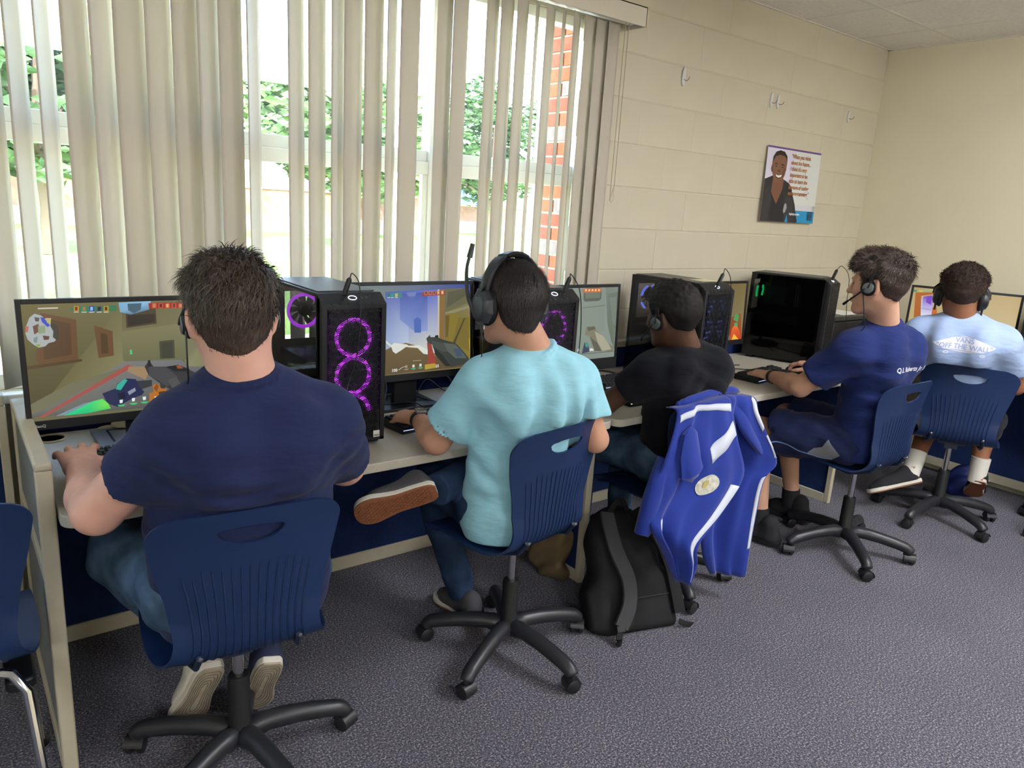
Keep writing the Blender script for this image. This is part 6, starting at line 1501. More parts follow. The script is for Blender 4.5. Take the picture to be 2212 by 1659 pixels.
cable([(3.02, 2.44, z0 + .004), (3.10, 2.36, z0 + .02), (3.22, 2.33, z0 + .006), (3.33, 2.26, z0 + .004), (3.42, 2.19, z0 + .006)], .0025, 'thin black cable leading to the profile player keyboard')
cable([(3.0, 2.38, z0 + .01), (3.13, 2.33, z0 + .03), (3.26, 2.37, z0 + .01), (3.40, 2.34, z0 + .004)], .0025, 'thin black cable lying beside the green lit computer')
cable([(4.98, 1.62, .95), (4.88, 1.58, .93), (4.80, 1.50, .88), (4.72, 1.46, .80)], .004, 'black cable hanging beside the right-hand wall screen')
cable([(.50, 2.57, z0 + .05), (.49, 2.52, z0 + .02), (.53, 2.50, z0 + .006), (.60, 2.51, z0 + .004)], .004, 'black cable bending behind the nearest monitor stand')

# ------------------------------------------------------------------ headsets
def headset(J, lab, style, cable_pts=None, mic=False):
    c = Vector(J['H']); M = J['HM']; s = J.get('hs', 1.0)
    t = thing('headset', lab, 'headset', c, 0, 'headsets worn by the players')
    t.rotation_mode = 'QUATERNION'; t.rotation_quaternion = Matrix(M.tolist()).to_quaternion(); t.scale = (s, s, s)
    big = style != 'call'
    R, top = (.097, .142) if big else (.0905, .135)
    th, wd = {'call': (.0035, .009), 'game': (.009, .020), 'over': (.006, .016)}[style]
    pts = []
    for k in range(25):
        a = PI * k / 24
        pts.append(Vector((-R * math.cos(a), .004 - .012 * math.sin(a), .0 + (top - .0) * math.sin(a) ** .85)))
    rows = []
    for i, p in enumerate(pts):
        tn = (pts[min(24, i + 1)] - pts[max(0, i - 1)]).normalized(); nr = Vector((tn.z, 0, -tn.x)); nr = nr if nr.z >= 0 or abs(nr.x) > .5 else -nr
        w = wd * (1.0 if style != 'game' else (.8 + .5 * math.sin(PI * i / 24)))
        rows.append([p + Vector((0, q * w, 0)) + nr * (e * th) for q, e in ((-1, 0), (-.8, .8), (0, 1), (.8, .8), (1, 0), (.8, -.8), (0, -1), (-.8, -.8))])
    hb = MB(); hb.grid(rows, wrap=True); obj('headband', hb, M_black, t, fixn=True)
    for q in (-1, 1):
        Mx = Matrix.Translation((q * (.083 if big else .085), .0 if big else .010, -.012)) @ Matrix.Rotation(q * PI / 2, 4, 'Y')
        if style == 'call':
            cu = obj('ear_cup', MB().lathe([(0, .017), (.018, .016), (.022, .013), (.025, .008), (.025, .0)], 24, Mx), M_black, t)
            obj('cushion', MB().lathe([(.0, -.006), (.024, -.006), (.030, -.003), (.032, .003), (.028, .008), (.0, .008)], 24, Mx), M_blackm, cu)
            obj('trim_ring', MB().lathe([(.017, .0172), (.021, .0158), (.0215, .0145), (.017, .0155)], 24, Mx), mat('headset_grey', '#6b7074', .35, metal=.5), cu)
            obj('cup_arm', MB().tube([(q * .0905, .004, .02), (q * .100, .006, .0), (q * .102, .010, -.012)], .004, 8, flat=1.4), M_black, t)
        else:
            sx, sy = (1.22, 1.0)
            Sc = Matrix.Diagonal((sx, sy, 1, 1))
            if style == 'game':
                cu = obj('ear_cup', MB().lathe([(0, .040), (.030, .040), (.037, .034), (.041, .020), (.042, .010)], 8, Mx @ Sc @ Matrix.Rotation(PI / 8, 4, 'Z')), mat('headset_charcoal', '#2c2f33', .5), t, bevel=.002)
                obj('cup_plate', MB().lathe([(0, .043), (.020, .043), (.026, .040)], 8, Mx @ Sc @ Matrix.Rotation(PI / 8, 4, 'Z')), mat('headset_slate', '#3d4146', .45), cu)
            else:
                cu = obj('ear_cup', MB().lathe([(0, .036), (.020, .036), (.032, .030), (.038, .018), (.038, .008)], 28, Mx @ Sc), M_black, t)
            obj('cushion', MB().lathe([(.0, -.008), (.034, -.008), (.043, -.003), (.045, .004), (.040, .012), (.0, .012)], 28, Mx @ Sc), M_blackm, cu)
            obj('yoke', MB().tube([(q * .097, .004, .045), (q * .115, .004, .025), (q * .118, .002, -.005)], .006, 8, flat=1.6), M_black, t)
            obj('plug_socket', MB().tube([(q * .10, .005, -.055), (q * .10, .006, -.085)], .005, 8), M_black, t)
    if mic == 'down':
        mb = MB(); mb.tube(smoothpath([(-.100, .020, -.015), (-.098, .055, -.045), (-.075, .095, -.072)], 6), .0032, 8); mb.tube([(-.080, .089, -.068), (-.062, .110, -.082)], [.0048, .0055], 10); obj('microphone', mb, M_blackm, t)
    elif mic == 'up':
        mb = MB(); mb.tube(smoothpath([(-.118, .015, -.04), (-.128, .040, .02), (-.118, .062, .09), (-.105, .066, .135)], 6), [.006] * 7 + [.0055] * 6 + [.0050] * 6, 8, flat=.8); mb.tube([(-.106, .066, .128), (-.098, .062, .168)], [.009, .007], 10, flat=.7); obj('microphone', mb, mat('headset_charcoal', '#2c2f33', .5), t)
    if cable_pts:
        Mi = (Matrix.Translation(c) @ t.rotation_quaternion.to_matrix().to_4x4() @ Matrix.Scale(s, 4)).inverted()
        obj('cord', MB().tube([Mi @ Vector(p) for p in smoothpath(cable_pts, 8)], .0018, 6), M_black, t)
    return t
headset(J1, 'thin black headset on the broad nearest player', 'call', [(.400, 1.625, 1.215), (.398, 1.615, 1.15), (.402, 1.635, 1.10), (.405, 1.72, 1.06)])
headset(J2, 'large charcoal gaming headset with raised microphone on the aqua shirt player', 'game', [(1.225, 1.72, 1.17), (1.228, 1.71, 1.11), (1.24, 1.73, 1.06)], 'up')
headset(J3, 'slim black headset with lowered microphone on the black shirt player', 'call', None, 'down')
headset(J4, 'slim black headset with microphone at the mouth of the profile player', 'call', [(3.022, 1.54, 1.25), (3.03, 1.525, 1.16), (3.05, 1.53, 1.09), (3.02, 1.62, 1.05)], 'down')
headset(J5, 'bulky black over-ear headphones on the pale blue shirt player', 'over')

# ------------------------------------------------------------------ watches
def watch(J, side, lab, case=True, off=.028, r=.031):
    W = Vector(J['W' + side]); E = Vector(J['E' + side]); d = (W - E).normalized(); c = W - d * off
    up = Vector((0, 0, 1)); up = (up - d * up.dot(d)).normalized(); sd = d.cross(up)
    t = thing('wrist_watch', lab, 'watch', c)
    rr = r * J.get('arm', 1.0)
    rows = []
    for k in range(24):
        a = 2 * PI * k / 24; rad = up * math.cos(a) + sd * math.sin(a)
        rows.append([rad * (rr + e) + d * q for q, e in ((-.010, 0), (-.010, .003), (.010, .003), (.010, 0))])
    mb = MB(); mb.grid(rows + [rows[0]]); obj('strap', mb, mat('watch_strap', '#24262a', .6), t, fixn=True)
    R = Matrix((sd, d, up)).transposed()
    if case:
        obj('case', MB().box(up * (rr + .005), (.034, .040, .011), R), mat('watch_case', '#a0a1a6', .3, metal=.8), t, bevel=.004, seg=3)
        obj('face', MB().box(up * (rr + .0112), (.027, .033, .001), R), mat('watch_face', '#0c0d10', .15), t)
    else:
        obj('case', MB().box(up * (rr + .002), (.020, .034, .008), R), M_black, t, bevel=.003)
    return t
watch(J2, 'L', 'square metal smartwatch on the wrist of the aqua shirt player')
watch(J4, 'L', 'black fitness band on the wrist of the profile player', case=False)

# ------------------------------------------------------------------ printing on shirts
def print_on(shirt_o, par, me, origin, right, up, m, name, lift=.0012):
    """lay a flat lettering mesh (x right, y up) onto the cloth, along the viewing normal right x up"""
    base = Vector(par.location); right = Vector(right).normalized(); up = (Vector(up) - right * Vector(up).dot(right)).normalized(); n = right.cross(up)
    bvh = BVHTree.FromPolygons([v.co.copy() for v in shirt_o.data.vertices], [tuple(p.vertices) for p in shirt_o.data.polygons])
    origin = Vector(origin); bm = bmesh.new(); bm.from_mesh(me)
    bmesh.ops.triangulate(bm, faces=bm.faces)
    for _ in range(6):
        es = [e for e in bm.edges if e.calc_length() > .009]
        if not es: break
        bmesh.ops.subdivide_edges(bm, edges=es, cuts=1); bmesh.ops.triangulate(bm, faces=bm.faces)
    for v in bm.verts:
        p = origin + right * v.co.x + up * v.co.y
        hit, nn, i, dist = bvh.ray_cast(p + n * .25, -n, .6)
        v.co = (hit + nn * (lift + v.co.z)) if hit else p
    bm.to_mesh(me); bm.free()
    o = obj(name, me, m, shirt_o, smooth=True)
    return o
def polys_mesh(polys, name):
    m = MB()
    for pts in polys: m.add([(x, y, 0) for x, y in pts], [tuple(range(len(pts)))])
    return m.mesh(name)
M_print = mat('print_white', '#dfe0ea', .8); M_printb = mat('print_blue', '#9aa9cf', .8)
# skateboard badge on the pale blue shirt
f5 = Vector(J5['tf']); r5 = Vector((f5.y, -f5.x, 0)); o5 = Vector((3.975, 1.485, .985)) - f5 * .05
bd = []
for k in range(40):
    a = 2 * PI * k / 40; cx_, sx_ = math.cos(a), math.sin(a)
    bd.append((.135 * cx_, .043 * (1 - abs(cx_) ** 1.5) if sx_ > 0 else -.034 * (1 - abs(cx_) ** 2.6)))
print_on(T5S, p5, polys_mesh([bd], 'badge'), o5, r5, (0, 0, 1), M_print, 'shirt_print')
for q in (-.072, .082):
    ring = [(q + .012 * math.cos(2 * PI * k / 16), -.041 + .0075 * math.sin(2 * PI * k / 16)) for k in range(16)]; rin = [(q + .007 * math.cos(2 * PI * k / 16), -.041 + .004 * math.sin(2 * PI * k / 16)) for k in range(16)]
    mm = MB(); mm.add([(x, y, 0) for x, y in ring + rin], [(k, (k + 1) % 16, 16 + (k + 1) % 16, 16 + k) for k in range(16)]); print_on(T5S, p5, mm.mesh('badge_wheel'), o5, r5, (0, 0, 1), M_print, 'shirt_print')
me = text_mesh('VANS', .031, 'CENTER', bold=.0006); me.transform(Matrix.Translation((.0, .012, 0))); print_on(T5S, p5, me, o5, r5, (0, 0, 1), M_printb, 'shirt_lettering', .0022)
me = text_mesh('"OFF THE WALL"', .034, 'CENTER', bold=.0006); me.transform(Matrix.Translation((.0, -.019, 0)) @ Matrix.Diagonal((.92, 1, 1, 1))); print_on(T5S, p5, me, o5, r5, (0, 0, 1), M_printb, 'shirt_lettering', .0022)
mm = polys_mesh([[(-.045, .039), (.036, .039), (.036, .036), (-.042, .036)], [(-.105, -.025), (.105, -.025), (.100, -.0275), (-.100, -.0275)]], 'badge_line'); print_on(T5S, p5, mm, o5, r5, (0, 0, 1), M_printb, 'shirt_print', .0022)
# school name across the navy back
f4 = Vector(J4['tf']); r4 = Vector((f4.y, -f4.x, 0)); me = text_mesh('Q.I. Roberts Jr. Sr.', .030, 'CENTER', bold=.0005)
print_on(T4S, p4, me, Vector((3.255, 1.42, .925)), r4, (0, 0, 1), M_print, 'shirt_lettering')
# small badge and piping on the navy shorts
sh4 = [c_ for c_ in p4.children if c_.name.startswith('shorts')][0]
hx = [(x, y) for x, y in rounded_rect(-.014, -.017, .014, .017, (.006,) * 4, 3)]; hi = [(x * .84, y * .86) for x, y in hx]; n_ = len(hx)
mm = MB(); mm.add([(x, y, 0) for x, y in hx + hi], [(k, (k + 1) % n_, n_ + (k + 1) % n_, n_ + k) for k in range(n_)]); mm.add([(x, y, 0) for x, y in ((-.006, -.009), (.0, -.002), (.006, -.009), (.004, .006), (-.002, .008))], [(0, 1, 2, 3, 4)])
print_on(sh4, p4, mm.mesh('shorts_badge'), Vector((3.0, 1.84, .555)), (0, -1, 0), (0, .2, 1), M_print, 'shorts_badge')
# pale piping and grey side panel on the shorts
def side_ribbon(path, w, m, name):
    P = smoothpath([Vector((-y, z, 0)) for y, z in path], 6); rows = []
    for i, p in enumerate(P):
        d = (P[min(len(P) - 1, i + 1)] - P[max(0, i - 1)]).normalized(); q = Vector((-d.y, d.x, 0)) * w / 2; rows.append([p - q, p + q])
    mm_ = MB(); mm_.grid(rows); return print_on(sh4, p4, mm_.mesh(name), Vector((3.0, 0, 0)), (0, -1, 0), (0, 0, 1), m, name)
side_ribbon([(1.845, .475), (1.83, .505), (1.80, .530), (1.76, .528), (1.70, .505), (1.64, .490), (1.585, .492)], .005, mat('piping_pale_blue', '#7f9ac8', .7), 'piping')
mm = MB(); gp = [(1.68, .500), (1.655, .53), (1.62, .545), (1.60, .585), (1.575, .555), (1.55, .52), (1.58, .495), (1.64, .492)]
mm.add([(-y, z, 0) for y, z in gp], [tuple(range(len(gp)))]); print_on(sh4, p4, mm.mesh('grey_panel'), Vector((3.0, 0, 0)), (0, -1, 0), (0, 0, 1), mat('grey_knit', '#74767c', .85), 'grey_panel', .0009)
# ------------------------------------------------------------------ poster and hooks on the block wall
M_paper = vcol_mat('poster_print', None, .5, .3)
pw, ph = .565, .425
ps = thing('wall_poster', 'paper poster of a smiling man with an orange quotation taped to the block wall', 'poster', (4.128, WY - .012, 1.716), 0)
rows = []
for j in range(9):
    v = j / 8
    rows.append([((u - .5) * pw, -.003 - .012 * (1 - v) - .004 * (1 - u), (v - .5) * ph) for u in [i / 12 for i in range(13)]])
pm = MB(); pm.grid(rows)
obj('sheet', pm, mat('poster_paper', '#d5d3da', .55), ps, solid=.0008, fixn=True)
def bend(u, v): return -.003 - .012 * (1 - v) - .004 * (1 - u)
def flat_poly(pts, n=10):
    """dense outline so that it follows the sheet"""
    out = []
    for i in range(len(pts)):
        a, b = pts[i], pts[(i + 1) % len(pts)]
        for k in range(3): out.append((a[0] + (b[0] - a[0]) * k / 3, a[1] + (b[1] - a[1]) * k / 3))
    return out
art = [
 ([(0, 1), (.5, 1), (.5, .25), (0, .25)], '#d9d3e2'),
 ([(.5, 1), (1, 1), (1, .25), (.5, .25)], '#d9dcd6'),
 ([(0, 1), (1, 1), (1, .975), (0, .975)], '#6a4a86'),
 ([(.40, .0), (1.0, .0), (1.0, .17), (.40, .17)], '#2b93c4'),
 # jacket
 ([(0, 0), (0, .56), (.04, .575), (.10, .60), (.15, .62), (.20, .58), (.30, .58), (.36, .57), (.45, .53), (.50, .48), (.53, .40), (.60, .25), (.64, .12), (.68, .02), (.66, 0)], '#2f2d30'),
 ([(.02, .0), (.02, .40), (.10, .50), (.14, .30), (.12, .0)], '#3a373a'),
 ([(.42, .0), (.40, .30), (.46, .40), (.54, .30), (.60, .05), (.56, 0)], '#38353a'),
 ([(.16, .0), (.16, .40), (.25, .27), (.33, .42), (.38, .35), (.40, .0)], '#262528'),
 ([(.44, .0), (.47, .11), (.50, .0)], '#2b93c4'),
 # neck, face
 ([(.145, .62), (.13, .40), (.22, .27), (.25, .24), (.33, .44), (.34, .58), (.28, .60)], '#7a5340'),
 ([(.10, .80), (.10, .72), (.12, .64), (.17, .555), (.22, .525), (.27, .535), (.33, .60), (.36, .70), (.365, .78), (.35, .88), (.28, .93), (.18, .93), (.12, .88)], '#7d5744'),
 ([(.095, .75), (.085, .70), (.10, .66), (.12, .66), (.12, .74)], '#6c4938'),
 ([(.10, .78), (.105, .86), (.15, .93), (.22, .955), (.30, .945), (.355, .89), (.368, .79), (.35, .84), (.31, .885), (.22, .895), (.15, .87), (.12, .82)], '#2a2220'),
 ([(.28, .60), (.34, .62), (.36, .72), (.33, .74), (.30, .68)], '#6a4636'),
 ([(.145, .765), (.195, .775), (.20, .785), (.15, .78)], '#2a1c18'), ([(.26, .765), (.32, .755), (.32, .768), (.26, .78)], '#2a1c18'),
 ([(.155, .745), (.19, .75), (.188, .738), (.158, .735)], '#241814'), ([(.265, .742), (.305, .738), (.302, .726), (.268, .73)], '#241814'),
 ([(.205, .70), (.25, .70), (.262, .675), (.232, .665), (.20, .678)], '#684435'),
 ([(.16, .635), (.23, .625), (.305, .645), (.29, .60), (.24, .578), (.19, .592)], '#4a2620'), ([(.172, .632), (.23, .622), (.294, .638), (.278, .606), (.235, .592), (.195, .602)], '#ece8e4'),
 ([(.385, .16), (.40, .25), (.43, .26), (.45, .20), (.43, .14), (.40, .12)], '#9c9c9c'),
]
am = MB(); am.c = []
for k, (pts, col) in enumerate(art):
    q = flat_poly(pts)
    am.add([((u - .5) * pw, bend(u, v) - .0008 - .00012 * k, (v - .5) * ph) for u, v in q], [tuple(range(len(q)))]); am.c += [(*srgb(col), 1)] * len(q)
obj('poster_print', am, M_paper, ps, smooth=False)
def poster_text(s, u, v, size, col, sx=1.0, name='poster_lettering'):
    me = text_mesh(s, size, bold=.0007)
    for vt in me.vertices:
        x = vt.co.x * sx / pw + u; z = vt.co.y / ph + v
        vt.co = ((x - .5) * pw, bend(x, z) - .0045, (z - .5) * ph)
    o = obj(name, me, mat('ink' + col.strip('#'), col, .6), ps, smooth=False); return o
OR = '#b06a2e'
for i, (s, u) in enumerate([('"When you think', .435), ('about the future...', .435), ("I think it's very", .435), ('important to be', .435), ('able to learn the', .435), ('language of coding', .435), ('and programming."', .435)]):
    poster_text(s, u + .015 * (i == 0) * 0, .875 - i * .083, .0335, OR, .88)
poster_text('Anybody can learn', .505, .105, .0185, '#eef2f4', .8); poster_text('\u2014', .80, .335, .02, '#9a8f74')
lg = MB()
for i in (0, 1):
    for j in (0, 1):
        x0, z0_ = (.86 + i * .055 - .5) * pw, (.045 + j * .062 - .5) * ph
        for a, b, c_, d in ((0, 0, .024, .004), (0, .020, .024, .024), (0, .004, .004, .020), (.020, .004, .024, .020)):
            lg.add([(x0 + a, -.019, z0_ + b), (x0 + c_, -.019, z0_ + b), (x0 + c_, -.019, z0_ + d), (x0 + a, -.019, z0_ + d)], [(0, 1, 2, 3)])
obj('poster_emblem', lg, mat('ink_dark', '#14242c', .6), ps, smooth=False)

for i_, (ch_, du, dv) in enumerate((('C', 0, .062), ('O', .055, .062), ('D', 0, 0), ('E', .055, 0))):
    poster_text(ch_, .870 + du, .062 + dv, .020, '#14242c', .75)
M_hookp = mat('hook_plastic', '#d5d3d4', .35); M_hookm = mat('hook_wire', '#8a8478', .3, metal=.8)
for x, z, s, lab in ((3.07, 2.185, 1.1, 'white adhesive wall hook nearest the blind'), (3.83, 2.170, 1.0, 'white adhesive hook, one of a pair over the poster, on the blind side'), (3.895, 2.168, .9, 'white adhesive hook, one of a pair over the poster, on the corner side'), (4.665, 2.175, .85, 'white adhesive wall hook nearest the corner')):
    t = thing('wall_hook', lab, 'hook', (x, WY - .0045, z), 0, 'adhesive hooks on the block wall')
    pl = MB(); pl.prism([(.011 * s * math.cos(2 * PI * k / 24) * (1 if abs(math.sin(2 * PI * k / 24)) < .9 else .9), .042 * s * math.sin(2 * PI * k / 24)) for k in range(24)], .009, Matrix(((1, 0, 0, 0), (0, 0, -1, 0), (0, 1, 0, 0), (0, 0, 0, 1)))); obj('plate', pl, M_hookp, t, bevel=.003)
    obj('wire', MB().tube(smoothpath([(0, -.008, -.012 * s), (0, -.022, -.020 * s), (0, -.036, -.016 * s), (0, -.044, -.004 * s)], 5), .0018, 6), M_hookm, t)

# ------------------------------------------------------------------ printer and bits in the corner
pr = thing('printer', 'black desktop printer on the corner desk behind the green lit computer', 'printer', (4.195, 2.365, DT), 0)
obj('body', MB().b2((-.19, -.19, .0), (.19, .19, .235)), mat('printer_black', '#17161a', .5), pr, bevel=.006)
obj('lid', MB().b2((-.193, -.193, .239), (.193, .19, .265)), mat('printer_lid', '#2b2b2c', .4), pr, bevel=.005)
obj('glass_edge', MB().b2((-.05, -.16, .265), (.17, .12, .268)), M_white, pr, bevel=.001)
obj('paper_tray', MB().b2((-.17, -.205, .015), (.17, -.19, .07)), M_black, pr, bevel=.003)
obj('label_strip', MB().b2((.02, -.1912, .115), (.10, -.19, .121)), mat('label_grey', '#9b9b9b', .4), pr)
hb = thing('usb_hub', 'small white and black cable hub on the desk by the green lit computer', 'usb hub', (4.04, 2.02 + .06, DT), .4)
obj('box', MB().b2((-.03, -.02, 0), (.03, .02, .028)), M_black, hb, bevel=.003); obj('face_plate', MB().b2((-.026, -.021, .005), (-.008, -.02, .024)), M_white, hb); obj('cover', MB().b2((-.02, -.015, .028), (.025, .015, .031)), M_white, hb)
for i, (x, y, col, lab) in enumerate(((4.115, 2.10, '#6b3d28', 'brown round bauble on the corner desk'), (4.145, 2.13, '#3a2320', 'dark small bauble on the corner desk'))):
    tag(obj('desk_ornament', MB().lathe([(.014 * math.sin(a), .014 - .014 * math.cos(a)) for a in np.linspace(0, PI, 10)] , 16, Matrix.Translation((0, 0, .0))), mat('orn%d' % i, col, .4)), lab, 'ornament').location = (x, y, DT)
# sheet of paper on the third computer
tag(obj('note_paper', MB().box((0, 0, 0), (.11, .08, .0012)), mat('cream_paper', '#ded7ad', .7)), 'cream note lying on top of the blue lit computer', 'paper').location = (2.775, 2.16, DT + TH + .0055)
# ------------------------------------------------------------------ track jacket over the third chair
M_jkt = mat('royal_blue_knit', '#162d82', .75, spec=.2, var=.06, vscale=12, bump=.15, bscale=500, sheen=.2)
M_jktw = mat('white_knit', '#c4c9d6', .8)
jk = thing('track_jacket', 'royal blue track jacket with white stripes hung over a chair back', 'jacket', (2.3, 1.62, .85))
JDZ = -.032
JL = Vector(jk.location)
jk.location.z += JDZ
def along(P, t):
    t = max(0, min(.99999, t)) * (len(P) - 1); i = int(t); return P[i].lerp(P[i + 1], t - i)
def sheet(left, right, waves, seed, nx=28, ny=44, out=(0, -1, 0), hold=False):
    L, Rr = smoothpath(left, 6), smoothpath(right, 6); g = []
    for j in range(ny + 1):
        t = j / ny; row = []
        for i in range(nx + 1):
            s = i / nx; p = along(L, t).lerp(along(Rr, t), s)
            edge = math.sin(PI * (min(s, .5) if hold else s)) ** .6
            f = 0
            for amp, fx, fy, ph in waves: f += amp * math.sin(fx * s + fy * t + ph + .8 * math.sin(3 * t + seed)) * min(1, .25 + t * 1.6)
            g_ = 0
            if hold: r_ = max(0, (s - .5) / .5); f *= 1 - .85 * r_; g_ = .045 * r_ * min(1, t * 2.5)      # the free front edge swings outwards
            row.append(p + Vector(out) * (f * (.35 + .65 * edge) + .022 * edge + g_) - JL)
        g.append(row)
    return g
def on(g, s, t, lift=.003):
    ny, nx = len(g) - 1, len(g[0]) - 1
    def P(s, t):
        a = max(0, min(nx - 1e-6, s * nx)); b = max(0, min(ny - 1e-6, t * ny)); i, j = int(a), int(b)
        return g[j][i].lerp(g[j][i + 1], a - i).lerp(g[j + 1][i].lerp(g[j + 1][i + 1], a - i), b - j)
    p = P(s, t); n = (P(min(1, s + .02), t) - P(max(0, s - .02), t)).cross(P(s, min(1, t + .02)) - P(s, max(0, t - .02)))
    n.normalize(); n = n if n.y < 0 else -n
    return p + n * lift
def strip(g, path, w, name, m, n=24):
    """ribbon of width w (in sheet units) along path of (s, t)"""
    P = [Vector((a, b, 0)) for a, b in path]; P = smoothpath(P, 8); rows = []
    for i, p in enumerate(P):
        d = (P[min(len(P) - 1, i + 1)] - P[max(0, i - 1)]).normalized(); q = Vector((-d.y, d.x, 0)) * w / 2
        rows.append([on(g, p.x - q.x, p.y - q.y * .8), on(g, p.x, p.y, .004), on(g, p.x + q.x, p.y + q.y * .8)])
    mb = MB(); mb.grid(rows); obj(name, mb, m, jk, solid=.0015, fixn=True)
A = sheet([(2.06, 1.705, .86), (2.055, 1.652, .862), (2.032, 1.632, .815), (1.975, 1.61, .726), (1.921, 1.60, .618), (1.895, 1.60, .54), (1.905, 1.58, .46), (1.965, 1.56, .36), (2.025, 1.55, .247)],
          [(2.31, 1.70, .885), (2.305, 1.645, .888), (2.301, 1.630, .84), (2.295, 1.60, .736), (2.318, 1.575, .61), (2.189, 1.56, .491), (2.064, 1.55, .405), (2.065, 1.545, .323), (2.040, 1.545, .252)], [(.018, 9, 2, 0), (.011, 21, 4, 1.2), (.007, 13, -16, .4)], 1, hold=True)
mb = MB(); mb.grid(A); obj('back_panel', mb, M_jkt, jk, solid=.004, fixn=True)
B = sheet([(2.31, 1.70, .885), (2.305, 1.65, .888), (2.308, 1.645, .83), (2.345, 1.645, .696), (2.362, 1.65, .556), (2.331, 1.65, .429), (2.281, 1.64, .326), (2.302, 1.63, .225), (2.350, 1.62, .150)],
          [(2.49, 1.705, .868), (2.485, 1.655, .866), (2.475, 1.64, .815), (2.532, 1.63, .713), (2.575, 1.61, .610), (2.522, 1.62, .545), (2.505, 1.62, .404), (2.481, 1.61, .271), (2.465, 1.60, .142)], [(.016, 7, 3, .5), (.010, 16, 5, 2), (.006, 9, -14, .4)], 2, hold=True)
mb = MB(); mb.grid(B); obj('front_panel', mb, M_jkt, jk, solid=.004, fixn=True)
# collar flap and hanging sleeve
Cc = sheet([(2.36, 1.655, .85), (2.37, 1.625, .80), (2.40, 1.60, .74), (2.46, 1.585, .68), (2.56, 1.585, .61)], [(2.49, 1.66, .86), (2.50, 1.635, .82), (2.53, 1.62, .75), (2.565, 1.60, .68), (2.585, 1.595, .605)], [(.008, 6, 3, 0)], 3, 12, 20)
mb = MB(); mb.grid(Cc); obj('collar_flap', mb, M_jkt, jk, solid=.004, fixn=True)
sl = []
for k, (x, y, z, rx, ry) in enumerate([(2.085, 1.60, .815, .006, .004), (2.075, 1.595, .79, .035, .018), (2.06, 1.575, .72, .052, .03), (2.06, 1.56, .66, .05, .035), (2.075, 1.556, .645, .030, .02), (2.085, 1.560, .632, .004, .003)]):
    sl.append([Vector((x + rx * math.cos(2 * PI * i / 18) * (1 + .15 * math.sin(3 * i + k)), y + ry * math.sin(2 * PI * i / 18), z + .02 * math.cos(2 * PI * i / 18) * (k > 2))) - JL for i in range(18)])
mb = MB(); mb.grid(sl, wrap=True); obj('sleeve', mb, M_jkt, jk, fixn=True)
s2 = []
for k, (x, y, z, rx) in enumerate([(1.99, 1.625, .70, .006), (1.965, 1.615, .66, .032), (1.93, 1.605, .58, .040), (1.912, 1.605, .50, .040), (1.905, 1.612, .44, .034), (1.905, 1.615, .43, .004)]):
    s2.append([Vector((x + rx * math.cos(2 * PI * i / 16), y + .03 * math.sin(2 * PI * i / 16), z)) - JL for i in range(16)])
mb = MB(); mb.grid(s2, wrap=True); obj('sleeve', mb, M_jkt, jk, fixn=True)
mb = MB(); mb.add([Vector(p) - JL for p in ((1.915, 1.565, .47), (1.945, 1.565, .50), (1.95, 1.563, .43), (1.935, 1.563, .415))], [(0, 1, 2, 3)]); obj('cuff_stripe', mb, M_jktw, jk, solid=.002)
strip(A, [(.05, .21), (.2, .18), (.45, .165), (.7, .175), (.97, .21)], .075, 'stripe', M_jktw)
strip(A, [(.60, .41), (.8, .36), (.98, .315)], .075, 'stripe', M_jktw)
strip(B, [(.88, .12), (.93, .22), (.97, .33)], .10, 'stripe', M_jktw)
strip(A, [(.94, .53), (.93, .62), (.90, .72), (.87, .80), (.86, .88), (.84, .985)], .12, 'zip_tape', M_jktw)
strip(B, [(.94, .60), (.94, .70), (.94, .80), (.94, .88)], .07, 'zip_tape', M_jktw)
strip(B, [(.985, .36), (.99, .42), (.99, .47)], .06, 'zip_tape', M_jktw)
pt = MB(); q = [(.60 + .105 * math.cos(2 * PI * k / 20), .520 + .042 * math.sin(2 * PI * k / 20)) for k in range(20)]
pt.add([on(A, .60, .52, .005)] + [on(A, a, b, .005) for a, b in q], [(0, 1 + k, 1 + (k + 1) % 20) for k in range(20)]); obj('crest', pt, mat('crest_grey', '#b9b7a8', .7, var=.25, vscale=60), jk)
pt = MB(); q = [(.575 + .03 * math.cos(2 * PI * k / 6), .515 + .018 * math.sin(2 * PI * k / 6)) for k in range(6)]
pt.add([on(A, a, b, .007) for a, b in q], [tuple(range(6))]); obj('crest_mark', pt, mat('crest_gold', '#a99a58', .6), jk)
cl = MB(); cl.tube(smoothpath([Vector(p) - JL for p in ((2.10, 1.69, .868), (2.14, 1.675, .880), (2.22, 1.668, .894), (2.31, 1.672, .900), (2.40, 1.675, .896), (2.48, 1.69, .876))], 6), [.004] + [.010] * 3 + [.014] * 3 + [.016] * 19 + [.014] * 2 + [.009, .005, .003], 12); obj('collar_roll', cl, M_jkt, jk)

# ------------------------------------------------------------------ backpack on the floor
M_bag = mat('black_nylon', '#111114', .7, spec=.25, bump=.2, bscale=350, var=.08, vscale=30)
M_strap = mat('strap_grey', '#2c2c2f', .8, bump=.2, bscale=350)
A0, B0, T0 = Vector((1.775, 1.625, 0)), Vector((2.085, 1.535, 0)), Vector((1.985, 1.80, .415))
bx_ = (B0 - A0).normalized(); mid = (A0 + B0) / 2; bz = (T0 - mid); bz = (bz - bx_ * bz.dot(bx_)).normalized(); by = bz.cross(bx_)    # by: away from the viewer
BM = Matrix(((bx_.x, by.x, bz.x), (bx_.y, by.y, bz.y), (bx_.z, by.z, bz.z)))
bp = thing('backpack', 'black backpack leaning on the floor between two chairs', 'backpack', mid)
def bl(x, y, z): return BM @ Vector((x, y, z))
F = Field((-.36, -.25, -.05), (.36, .42, .60), .007)
c0 = np.array(BM)
